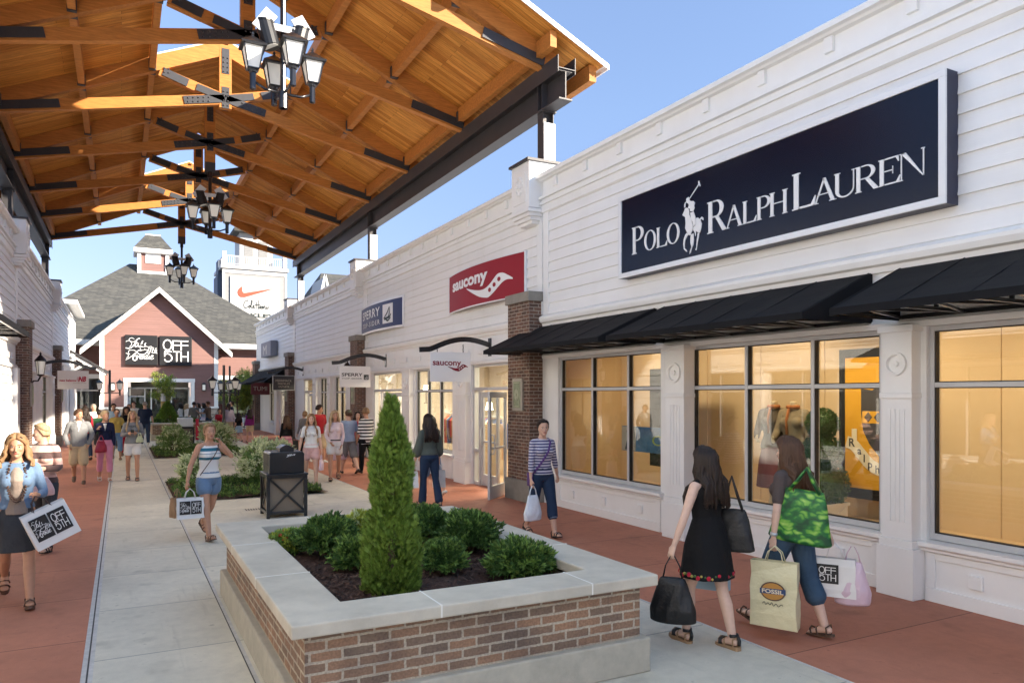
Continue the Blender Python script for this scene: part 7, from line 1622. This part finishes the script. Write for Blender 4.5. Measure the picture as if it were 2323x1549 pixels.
# two girls by the bin
P, D = person(3.85, 17.2, 172, 1.64, 'long-haired girl in white T-shirt and pink shorts', skin='skin_fair', hair=('long', 'hair_light_brown'), top=('tee', 'white_cloth', .93), bottom=('shorts', 'pink_pale', .26, .02), shoes=('flat', 'shoe_brown'), legs=((14, 4), (-12, 18)), arms=((4, 10, 12, 0), (8, 16, 10, 0)), vox=.009)
hd = D['hand'][0]; soft_bag((hd.x, hd.y, hd.z-.02), .20, .26, .10, 60, 'plastic_pink', 'pinkish plastic bag held low by girl in white T-shirt', hl=.1)
P, D = person(4.62, 18.1, 168, 1.70, 'blonde girl in pale pink long-sleeved top and white shorts', skin='skin_tan', hair=('long', 'hair_blonde'), top=('long', 'pale_pink', .96), bottom=('shorts', 'white_cloth', .25, .02), shoes=('flat', 'shoe_black'), legs=((-14, 22), (16, 3)), armvec=(((.2, -.1, -1), (-.2, .3, -1)), ((.22, .05, -1), (-.42, .6, -.6))), head=(16, 4), vox=.009)
g = MB(); loft(g, [(Vz(0, 0, .99), .165, .125, Vz(1, 0, 0), Vz(0, 1, 0)), (Vz(0, 0, 1.02), .155, .118, Vz(1, 0, 0), Vz(0, 1, 0))], 18); item(g, D, 'belt', 'shoe_black', smooth=False)
# striped woman by the display windows
P, D = person(5.52, 9.52, 178, 1.72, 'woman in purple and white striped top with crossbody strap and plastic bag', skin='skin_fair', hair=('bun', 'hair_dark'), top=('three', 'navy_stripe', .93), bottom=('capri', 'denim_dark', .74, .016), shoes=('flat', 'shoe_black'),
    legs=((16, 5), (-8, 26)), armvec=(((.38, -.35, -1), (.30, -.15, -1)), ((.16, .1, -1), (.05, .10, -1))), head=(-12, 2), vox=.007, lvl=2)
g = MB(); g.tube([D['TP'](Vz(*p)) for p in ((-.10, -.02, 1.455), (-.085, .085, 1.40), (-.02, .150, 1.27), (.06, .135, 1.14), (.14, .10, 1.02), (.175, .05, .94))], .014, 6, flat=.5); item(g, D, 'bag_strap', 'purple_strap')
g = MB(); loft(g, [(Vz(.20, .0, z), .03, .08, Vz(1, 0, 0), Vz(0, 1, 0)) for z in (.76, .85, .95)], 10); item(g, D, 'shoulder_bag', 'purple_strap')
for q in D['LR']:
    g = MB(); c = q['knee'].lerp(q['ank'], .44); d = (q['ank']-q['knee']).normalized(); g.tube([c-d*.03, c+d*.03], .066, 12); item(g, D, 'turned_cuff', 'denim_cuff', smooth=True)
g = MB(); sunglasses_up(D)
hd = D['hand'][1]; soft_bag((hd.x, hd.y-.02, hd.z), .27, .38, .13, 5, 'plastic_white', 'white plastic bag held by woman in striped top', hl=.13)
# woman in dark green blouse seen from behind
P, D = person(5.14, 13.1, 4, 1.70, 'woman seen from behind in dark green loose blouse and jeans', skin='skin_fair', hair=('long', 'hair_dark'), top=('three', 'olive_blouse', .96, 'over', 'wide'), bottom=('pants', 'denim_dark', None, .0, .08), shoes=('flat', 'shoe_black'), legs=((8, 4), (-8, 12)), arms=((4, 12, 12, 0), (4, 12, 12, 0)), head=(8, 0), vox=.009)
h0, h1 = D['hand']
shop_bag((h0.x, h0.y, h0.z), .20, .30, .12, 75, 'paper_white', 'white paper bag in left hand of green-blouse woman', crumple=.004); shop_bag((h1.x+.02, h1.y, h1.z), .22, .33, .12, 5, 'off_white', 'cream paper bag in right hand of green-blouse woman', crumple=.004)
soft_bag((h0.x-.06, h0.y+.04, h0.z), .22, .30, .12, 30, 'plastic_white', 'translucent plastic bag beside the white paper bag', hl=.12)
person(5.62, 14.2, 10, 1.64, 'woman in white top and blue floral shorts partly hidden in front of green-blouse woman', skin='skin_fair', hair=('long', 'hair_dark'), top=('tee', 'white_cloth', .95), bottom=('bermuda', 'floral', .52, .03), shoes=('sneaker', 'shoe_white'), vox=.012)
# two women walking away on the right
P, D = person(4.36, 4.75, 4, 1.64, 'woman in black sleeveless dress with flowered hem seen from behind', skin='skin_pale', hair=('long', 'hair_dark'), top=('sleeveless', 'black_cloth', .90), bottom=('dress_skirt', 'black_cloth', .60, .055), shoes=('wedge', 'cork', .055),
    legs=((16, 10), (-10, 6)), armvec=(((.42, .05, -1), (.28, .22, -1)), ((.22, .1, -1), (-.1, .8, -.6))), head=(10, 0), vox=.007, lvl=2)
g = MB(); r_ = random.Random(3)
for i in range(34):
    a = i/34*2*math.pi+.1; rx, ry = .247+.006*math.sin(a*7+1), .205; c = Vz(rx*math.cos(a), ry*math.sin(a)+.01, .632+r_.uniform(-.012, .012)); g.mi = i % 3
    g.ball(c, (.018, .013, .012)[i % 3], 7, 5, sc=(1, 1, 1.1))
gg = [MB(), MB(), MB()]
for i in range(48):
    a = i/48*2*math.pi+.1; c = Vz(.236*math.cos(a), .215*math.sin(a)+.008, .632+r_.uniform(-.014, .014)); gg[i % 3].ball(c, (.022, .014, .013)[i % 3], 7, 5)
for k, mm in enumerate(('crimson', 'gold_cloth2', 'box_leaf')): tag(item(gg[k], D, 'flower_border', mm), kind='stuff')
g = MB()
for q in D['LR']:
    f_, u_ = q['fd'], q['up']; c0 = q['ank']-u_*.066; X_ = Vz(1, 0, 0)
    g.tube([c0+f_*.10-X_*.048, c0+f_*.11-X_*.036+u_*.036, c0+f_*.115+u_*.046, c0+f_*.11+X_*.036+u_*.036, c0+f_*.10+X_*.048], .017, 8); g.tube([c0-f_*.055+u_*.085, c0-f_*.02+X_*.044+u_*.085, c0+f_*.03+u_*.088, c0-f_*.02-X_*.044+u_*.085, c0-f_*.055+u_*.085], .014, 8); g.tube([c0-f_*.07+u_*.01, c0-f_*.075+u_*.05, c0-f_*.058+u_*.085], .016, 8)
item(g, D, 'ankle_strap', 'shoe_black')
h0, h1 = D['hand']
T = soft_bag((h0.x-.0, h0.y-.01, h0.z), .34, .38, .17, -52, 'bag_black', 'black leather tote held low by the woman in black dress', cat='handbag', name='tote_bag', hl=.17)
sh = D['w'](D['LR'][1]['sh'])
def shoulder_bag(sh, w, h, d, yaw, m_, label, drop, off, strap_r=.014, strapm=None, vox=.010, fn=None, tilty=0, name='shoulder_bag', belly=1.1):
    T = thing(name, label, 'bag', tuple(sh+Vector(off))); LOCAL.add(T.name); T.rotation_euler = (0, R(tilty), R(yaw)); m = MB(); X, Y = Vz(1, 0, 0), Vz(0, 1, 0); z0 = -drop
    loft(m, [(Vz(0, 0, z0-h), w*.44, d*.36, X, Y), (Vz(0, 0, z0-h*.95), w*.50*belly, d*.48, X, Y), (Vz(0, 0, z0-h*.6), w*.48, d*.52, X, Y), (Vz(0, 0, z0-h*.25), w*.40, d*.40, X, Y), (Vz(0, 0, z0), w*.33, d*.16, X, Y)], 22)
    m.v = [tuple(Vector(v)+Vector((.010*noise.noise((v[0]*12, v[1]*12, v[2]*9)), .014*noise.noise((v[0]*11+5, v[1]*9, v[2]*12)), 0))) for v in m.v]
    remeshed(m, 'bag_body', m_, T, vox, 2)
    for s_ in (-1, 1):
        h_ = MB(); h_.tube([(-w*.26, s_*d*.10, z0-.02), (-w*.12, s_*.02, z0+drop*.55), (0, s_*.012, .035), (w*.12, s_*.02, z0+drop*.55), (w*.26, s_*d*.10, z0-.02)], strap_r, 8, flat=.5); h_.build('strap', strapm or m_, T, smooth=True)
    if fn: fn(T, w, h, d, z0)
    return T
def tote_label(T, w, h, d, z0): m = MB(); m.box(-w*.5, -w*.28, -d*.55-.004, -d*.55+.02, z0-h*.62, z0-h*.42) ; m.build('label', 'plastic_white', T)
shoulder_bag(sh+Vector((.0, 0, .045)), .36, .36, .13, -58, 'bag_black', 'large black tote on the shoulder of the woman in black dress', .24, (.075, -.07, 0), fn=tote_label)
h1 = D['hand'][1]; shop_bag((h1.x+.06, h1.y-.16, h1.z-.03), .28, .30, .10, -58, 'blue_paper', 'pale blue paper bag hanging beside the black tote', crumple=.003)
P, D = person(5.22, 4.62, 6, 1.71, 'dark-haired woman in brown T-shirt and denim capris with leafy green bag', skin='skin_pale', hair=('long', 'hair_brown'), top=('tee', 'brown_tee', .90, 'over'), bottom=('capri', 'denim_capri', .72, .028), shoes=('flat', 'shoe_brown'),
    legs=((26, 8), (-12, 10)), armvec=(((.26, -.06, -1), (.02, .12, -1)), ((.30, -.42, -1), (.12, -.30, -1))), head=(14, 2), vox=.007, lvl=2, build=1.06)
h0, h1 = D['hand']; q = D['LR'][0]
g = MB(); c = q['wr']-q['f']*.03; g.tube([c-q['f']*.012, c+q['f']*.012], .034, 12); g.ball(c+Vz(-.032, 0, 0), .018, 10, 6, sc=(.4, 1, 1)); item(g, D, 'wristwatch', 'light_steel')
def leafy(name):
    m = mat(name, (.03, .20, .05), .5); nt = m.node_tree; n, l = nt.nodes, nt.links; b = n["Principled BSDF"]; tc = n.new("ShaderNodeTexCoord"); vo = n.new("ShaderNodeTexVoronoi"); vo.inputs['Scale'].default_value = 10; vo.inputs['Randomness'].default_value = .9
    nz = n.new("ShaderNodeTexNoise"); nz.inputs['Scale'].default_value = 9; l.new(tc.outputs['Object'], nz.inputs['Vector']); ad = n.new("ShaderNodeVectorMath"); ad.operation = 'MULTIPLY_ADD'; l.new(nz.outputs['Color'], ad.inputs[0]); ad.inputs[1].default_value = (.12,)*3; l.new(tc.outputs['Object'], ad.inputs[2]); mp = n.new("ShaderNodeMapping"); mp.inputs['Scale'].default_value = (1, 1, 2.0); mp.inputs['Rotation'].default_value = (0, .6, 0); l.new(ad.outputs[0], mp.inputs[0]); l.new(mp.outputs[0], vo.inputs['Vector'])
    rp = n.new("ShaderNodeValToRGB"); e = rp.color_ramp.elements; e[0].position = .0; e[0].color = (.45, .62, .16, 1); e[1].position = .75; e[1].color = (.004, .06, .02, 1); k = e.new(.34); k.color = (.16, .42, .05, 1); k = e.new(.50); k.color = (.015, .16, .03, 1); l.new(vo.outputs['Distance'], rp.inputs[0]); l.new(rp.outputs[0], b.inputs['Base Color'])
leafy('leaf_print')
sh = D['w'](D['LR'][0]['sh']); shoulder_bag(sh+Vector((.05, -.06, .055)), .48, .46, .13, -62, 'leaf_print', 'bright green leaf-print bag slung on the shoulder of the dark-haired woman', .15, (.03, -.15, .0), strap_r=.03, vox=.010, belly=1.12, tilty=6)
def fossil(T, w, h, d, zb):
    F_ = lambda u, v, q: (u, -d/2-.006-q, v); m = MB(); cz = zb+h*.56
    E = lambda a, b_: [(a*math.cos(k*math.pi/14), cz+b_*math.sin(k*math.pi/14)) for k in range(28)]
    poly(m, E(w*.27, h*.145), F_, .002); o = m.build('emblem', 'logo_brown', T); m = MB(); poly(m, E(w*.24, h*.125), lambda u, v, q: F_(u, v, q+.002), .002); m.build('emblem_field', 'logo_orange', o)
    m = MB(); poly(m, [(-w*.275, cz-h*.045), (w*.275, cz-h*.03), (w*.275, cz+h*.05), (-w*.275, cz+h*.035)], lambda u, v, q: F_(u, v, q+.004), .002); m.build('emblem_band', 'logo_blue', o)
    m = MB(); text_mb('FOSSIL', lambda u, v, q: F_(u, cz-h*.028+v, q+.0065), h*.058, width=w*.46, mb=m, center=True, bold=.03, depth=.001); m.build('lettering', 'scroll_cream', o)
    m = MB(); stroke(m, [(-w*.22, cz-h*.20), (-w*.18, cz-h*.17), (-w*.15, cz-h*.21), (-w*.10, cz-h*.18), (-w*.06, cz-h*.21), (-w*.02, cz-h*.17), (.02*w, cz-h*.22), (w*.07, cz-h*.18), (w*.12, cz-h*.22), (w*.18, cz-h*.185), (w*.22, cz-h*.20)], .005, lambda u, v, q: F_(u, v, q+.001), .002, n=4); m.build('lettering', 'ink', T)
shop_bag((h0.x-.03, h0.y-.04, h0.z+.03), .39, .56, .13, -62, 'plastic_cream', 'tall cream plastic bag with brown oval emblem held by the dark-haired woman', logo=fossil, crumple=.010, handle='plastic_cream')
def small_sq(T, w, h, d, zb): m = MB(); m.box(-w*.42, w*.1, -d/2-.006, -d/2+.0, zb+h*.35, zb+h*.85); p = m.build('label', 'black', T); off5_logo(p, lambda u, v, q: (w*(-.42+.52*u), -d/2-.007-q, zb+h*(.35+.5*v)), 'white', .001)
shop_bag((h1.x+.03, h1.y-.03, h1.z), .34, .33, .12, -55, 'paper_white', 'white carrier bag with black square in right hand of dark-haired woman', logo=small_sq, crumple=.006)
soft_bag((h1.x+.12, h1.y-.14, h1.z-.03), .26, .38, .14, -50, 'plastic_pink', 'pinkish translucent plastic bag behind the white carrier', hl=.12)
# shoppers by the second pier
P, D = person(5.30, 19.3, 10, 1.68, 'man in blue T-shirt and camouflage cap walking away with two printed bags', sex='m', skin='skin_fair', hair=('short', 'hair_brown'), top=('tee', 'blue_marl', .88, 'over'), bottom=('shorts', 'grey_vest', .50, .04), shoes=('sneaker', 'shoe_black'), legs=((16, 5), (-14, 22)), arms=((4, 12, 14, 0), (4, 14, 14, 0)), head=(10, -6), vox=.011)
g = MB(); HP = D['HP']; loft(g, [(HP((0, -.006, z)), rx, ry, Vz(1, 0, 0), Vz(0, 1, 0)) for z, rx, ry in ((.15, .084, .106), (.19, .080, .10), (.23, .055, .072), (.245, .02, .03))], 16); g.prism([(-.06, .08), (.06, .08), (.05, .16), (-.05, .16)], lambda u, v, w: HP((u, v, .152+w)), 0, .008); item(g, D, 'cap', 'camo'); 
h0, h1 = D['hand']
def pe_logo(T, w, h, d, zb): m = MB(); text_mb('PE', lambda u, v, q: (-w*.2+u, -d/2-.03-q, zb+h*.3+v), h*.16, width=w*.4, mb=m, bold=.04); m.build('lettering', 'black', T)
soft_bag((h0.x+.02, h0.y-.05, h0.z+.12), .42, .40, .16, 10, 'plastic_pink', 'pale pink plastic bag with black letters held by man in cap', hl=.10, extra=pe_logo); soft_bag((h1.x, h1.y-.06, h1.z+.14), .40, .34, .16, -12, 'pale_pink', 'second pale pink printed bag in right hand of the man in cap', hl=.10)
person(5.75, 19.2, 12, 1.72, 'short-haired woman from behind in black and white striped long top', skin='skin_tan', hair=('short', 'hair_light_brown'), top=('elbow', 'bw_stripe', .78, 'over'), bottom=('pants', 'black_cloth'), shoes=('sneaker', 'shoe_black'), legs=((8, 4), (-8, 10)), arms=((4, 10, 10, 0), (20, 14, 50, 0)), head=(-6, 0), vox=.011, build=1.08)
person(5.95, 20.7, 165, 1.60, 'dark-haired woman in red top facing the striped-top woman', skin='skin_fair', hair=('lob', 'hair_dark'), top=('tee', 'red_cloth', .93), bottom=('pants', 'charcoal'), vox=.013)
person(5.36, 22.9, 205, 1.76, 'man in red T-shirt standing behind the two long-haired girls', sex='m', skin='skin_tan', hair=('short', 'hair_dark'), top=('tee', 'red_cloth', .88, 'over'), bottom=('shorts', 'khaki', .5, .04), shoes=('sneaker', 'shoe_white'), head=(50, 0), vox=.013)
P, D = person(5.40, 25.0, 20, 1.55, 'person in grey vest and dark trousers leaning by white pilaster', skin='skin_fair', hair=('short', 'hair_light_brown'), top=('long', 'grey_vest', .95), bottom=('pants', 'black_cloth'), shoes=('sneaker', 'shoe_black'), head=(0, -30), lean=8, vox=.014)
hd = D['hand'][0]; shop_bag((hd.x-.1, hd.y, hd.z), .26, .34, .1, 10, 'black', 'black paper bag carried by person in grey vest', handle='dark_cord')
person(4.64, 24.15, 2, 1.42, 'girl with pink tiered skirt seen from behind by third brick pier', skin='skin_fair', hair=('long', 'hair_brown'), top=('long', 'black_cloth', .93), bottom=('skirt', 'pink_tiers', .58, .05), legs=((8, 5), (-8, 12)), vox=.012, lvl=0)
# farther away
def far(x, y, rot, H, label, **k): k.setdefault('vox', .019); return person(x, y, rot, H, label, lvl=0, **k)
far(.86, 34.25, 0, 1.78, 'bald man in dark blue T-shirt and jeans walking away', sex='m', skin='skin_fair', hair=('bald', 'hair_grey'), top=('tee', 'dark_navy', .86, 'over'), bottom=('pants', 'denim_dark'), shoes=('sneaker', 'shoe_white'), legs=((10, 4), (-12, 14)), arms=((4, 14, 20, 0), (4, 14, 20, 0)), build=1.06)
far(4.22, 35.0, 6, 1.68, 'woman in lilac sweater and khaki trousers seen from behind', skin='skin_mid', hair=('pony', 'hair_dark'), top=('long', 'lilac', .90, 'over'), bottom=('pants', 'beige_pant'), arms=((0, 14, 10, 0), (0, 14, 10, 0)))
far(4.60, 34.7, 6, 1.28, 'child in dark top and pale blue skirt beside lilac sweater', skin='skin_fair', hair=('long', 'hair_dark'), top=('tee', 'black_cloth', .95), bottom=('skirt', 'light_blue', .56, .05))
far(5.00, 34.3, 2, 1.42, 'girl in purple jacket walking away', skin='skin_fair', hair=('long', 'hair_dark'), top=('long', 'purple_cloth', .88, 'over'), bottom=('shorts', 'beige_pant', .35, .02))
far(-1.02, 27.2, 10, 1.70, 'long-haired person in red jersey at the back left, seen from behind', skin='skin_mid', hair=('long', 'hair_dark'), top=('elbow', 'crimson', .86, 'over'), bottom=('pants', 'denim_dark'))
far(-.88, 30.5, 200, 1.74, 'white-haired man in white shirt at the back left', sex='m', skin='skin_fair', hair=('short', 'hair_grey'), top=('elbow', 'white_cloth', .86, 'over'), bottom=('pants', 'beige_pant'), head=(0, -20))
far(-.66, 28.6, 0, 1.55, 'child in dark green shirt at back left seen from behind', sex='m', skin='skin_mid', hair=('short', 'hair_dark'), top=('tee', 'green_cloth', .86, 'over'), bottom=('shorts', 'charcoal', .5, .03))
far(-.28, 33.0, 190, 1.72, 'young man in light blue shirt near the left lamp post', sex='m', skin='skin_mid', hair=('short', 'hair_dark'), top=('tee', 'light_blue', .88), bottom=('pants', 'charcoal'))
far(-.14, 27.1, 182, 1.62, 'woman in gold top with dark open cardigan walking this way', skin='skin_mid', hair=('short', 'hair_dark'), top=('elbow', 'gold_cloth2', .92), bottom=('capri', 'denim_blue', .7, .02), arms=((15, 16, 60, 0), (4, 14, 20, 0)))
far(.14, 28.1, 184, 1.68, 'laughing woman in black jacket and crimson trousers', skin='skin_mid', hair=('long', 'hair_dark'), top=('long', 'black_cloth', .93), bottom=('pants', 'crimson'), head=(0, 14))
far(.30, 36.5, 170, 1.66, 'person in white shirt behind black-jacketed woman', skin='skin_fair', hair=('short', 'hair_light_brown'), top=('elbow', 'white_cloth', .88), bottom=('pants', 'khaki'))
far(.50, 37.2, 150, 1.76, 'man in cream shirt behind black-jacketed woman, looking right', sex='m', skin='skin_fair', hair=('short', 'hair_brown'), top=('elbow', 'off_white', .88), bottom=('pants', 'khaki'))
far(2.38, 43.2, 90, 1.64, 'dark-haired woman in red blouse beyond the planter', skin='skin_mid', hair=('lob', 'hair_dark'), top=('tee', 'crimson', .9), bottom=('pants', 'black_cloth'))
far(2.80, 43.4, 60, 1.62, 'woman in white blouse beyond planter, leftmost of the white group', skin='skin_mid', hair=('lob', 'hair_dark'), top=('elbow', 'white_cloth', .9), bottom=('pants', 'black_cloth'))
far(3.08, 43.3, -70, 1.60, 'blonde woman in white blouse beyond the planter', skin='skin_fair', hair=('lob', 'hair_blonde'), top=('elbow', 'white_cloth', .9), bottom=('pants', 'black_cloth'))
far(3.34, 41.9, 0, 1.70, 'man in grey plaid shirt seen from behind beyond planter', sex='m', skin='skin_mid', hair=('short', 'hair_dark'), top=('elbow', 'plaid_grey', .82, 'over'), bottom=('pants', 'beige_pant'))
far(3.62, 42.6, 120, 1.63, 'dark-haired woman in white between plaid shirt and lilac skirt', skin='skin_mid', hair=('lob', 'hair_dark'), top=('elbow', 'white_cloth', .9), bottom=('pants', 'denim_blue'))
far(3.80, 41.6, 80, 1.64, 'woman in pale lilac skirt talking with hand raised', skin='skin_mid', hair=('lob', 'hair_dark'), top=('tee', 'blue_marl', .95), bottom=('skirt', 'lilac', .55, .12), arms=((30, 10, 100, 20), (4, 12, 20, 0)))
far(3.86, 40.0, 60, 1.74, 'man in dark shirt and jeans with folded arms by red post', sex='m', skin='skin_mid', hair=('short', 'hair_brown'), top=('tee', 'brown_tee', .86, 'over'), bottom=('pants', 'denim_dark'), arms=((30, 8, 70, 40), (30, 8, 70, 40)))
far(4.96, 40.2, 100, 1.76, 'tall young man in navy polo shirt looking down', sex='m', skin='skin_fair', hair=('short', 'hair_dark'), top=('tee', 'dark_navy', .86, 'over'), bottom=('pants', 'khaki'), head=(0, -22))
far(4.20, 38.42, 185, 1.66, 'seated person in red shirt on the dark plaza bench', skin='skin_mid', hair=('short', 'hair_dark'), top=('tee', 'crimson', .93), bottom=('pants', 'charcoal', None, .01), legs=((82, 84), (82, 84)), arms=((30, 10, 60, 10), (30, 10, 60, 10)), hipz=.62)
# shop window dummies
mat('dummy_khaki', (.26, .20, .12), .85, noise_amt=.2); mat('mannequin', (.70, .58, .38), .4); mat('burgundy', (.12, .012, .02), .8); mat('tweed', (.085, .06, .035), .9, noise_amt=.4, noise_scale=60); mat('scarf', (.40, .14, .04), .8)
for (mx_, my_, rt, tm, bm_, lb, kk) in ((8.25, 7.62, 120, 'tweed', 'burgundy', 'headless shop dummy in tweed jacket and long burgundy skirt', 'skirt'), (8.2, 7.22, 110, 'dummy_khaki', 'tweed', 'headless shop dummy in khaki coat with folded arms', 'skirt')):
    P, D = person(mx_, my_, rt, 1.74, lb, skin='mannequin', hair=None, top=('long', tm, .88, 'over'), bottom=(kk, bm_, .34, .06), shoes=None, headless=True, cat='shop dummy', name='shop_dummy', vox=.011, lvl=1, arms=((6, 12, 14, 0), (14, 12, 60, 20)), hipz=None)
    P.location.z = .43
    g = MB(); g.tube([D['TP'](Vz(.07*math.sin(a), .02+.065*math.cos(a), 1.475)) for a in [k*math.pi/5 for k in range(11)]], .026, 8); g.tube([Vz(.03, .11, 1.45), Vz(.05, .14, 1.3), Vz(.04, .15, 1.1)], [.03, .035, .03], 8, flat=.5); item(g, D, 'scarf', 'scarf')
# ---------------------------------------------------------------- groups of repeated things
GR = dict(awning='black awnings over the shop windows', wall_sign='shop signs on the upper wall', hanging_sign='signs hanging from curved arms', wall_lantern='lanterns on the brick piers', pendant_lantern='pendant lanterns under the timber canopy', lamp_post='lamp posts on the plaza', brick_planter='brick planters along the middle of the walkway', round_shrub='shrubs in the planters', conical_evergreen='cone-shaped evergreens in the planters', variegated_shrub='cream-leaved shrubs in the ground beds', small_tree='young trees on the far plaza', litter_bin='litter bins along the walkway', person='shoppers on the walkway', shopping_bag='paper carrier bags', plastic_bag='limp plastic bags', handbag='handbags carried by shoppers', shoulder_bag='bags slung on the shoulder', shop_dummy='dummies in the lit window', clothes_rack='clothes racks inside the shops', table_lamp='lit lamps inside the shops', shop_building='white shop fronts lining the walkway')
for o in list(bpy.data.objects):
    if o.parent is None and 'label' in o and 'group' not in o:
        k = o.name.split('.')[0]
        if k in GR: o['group'] = GR[k]
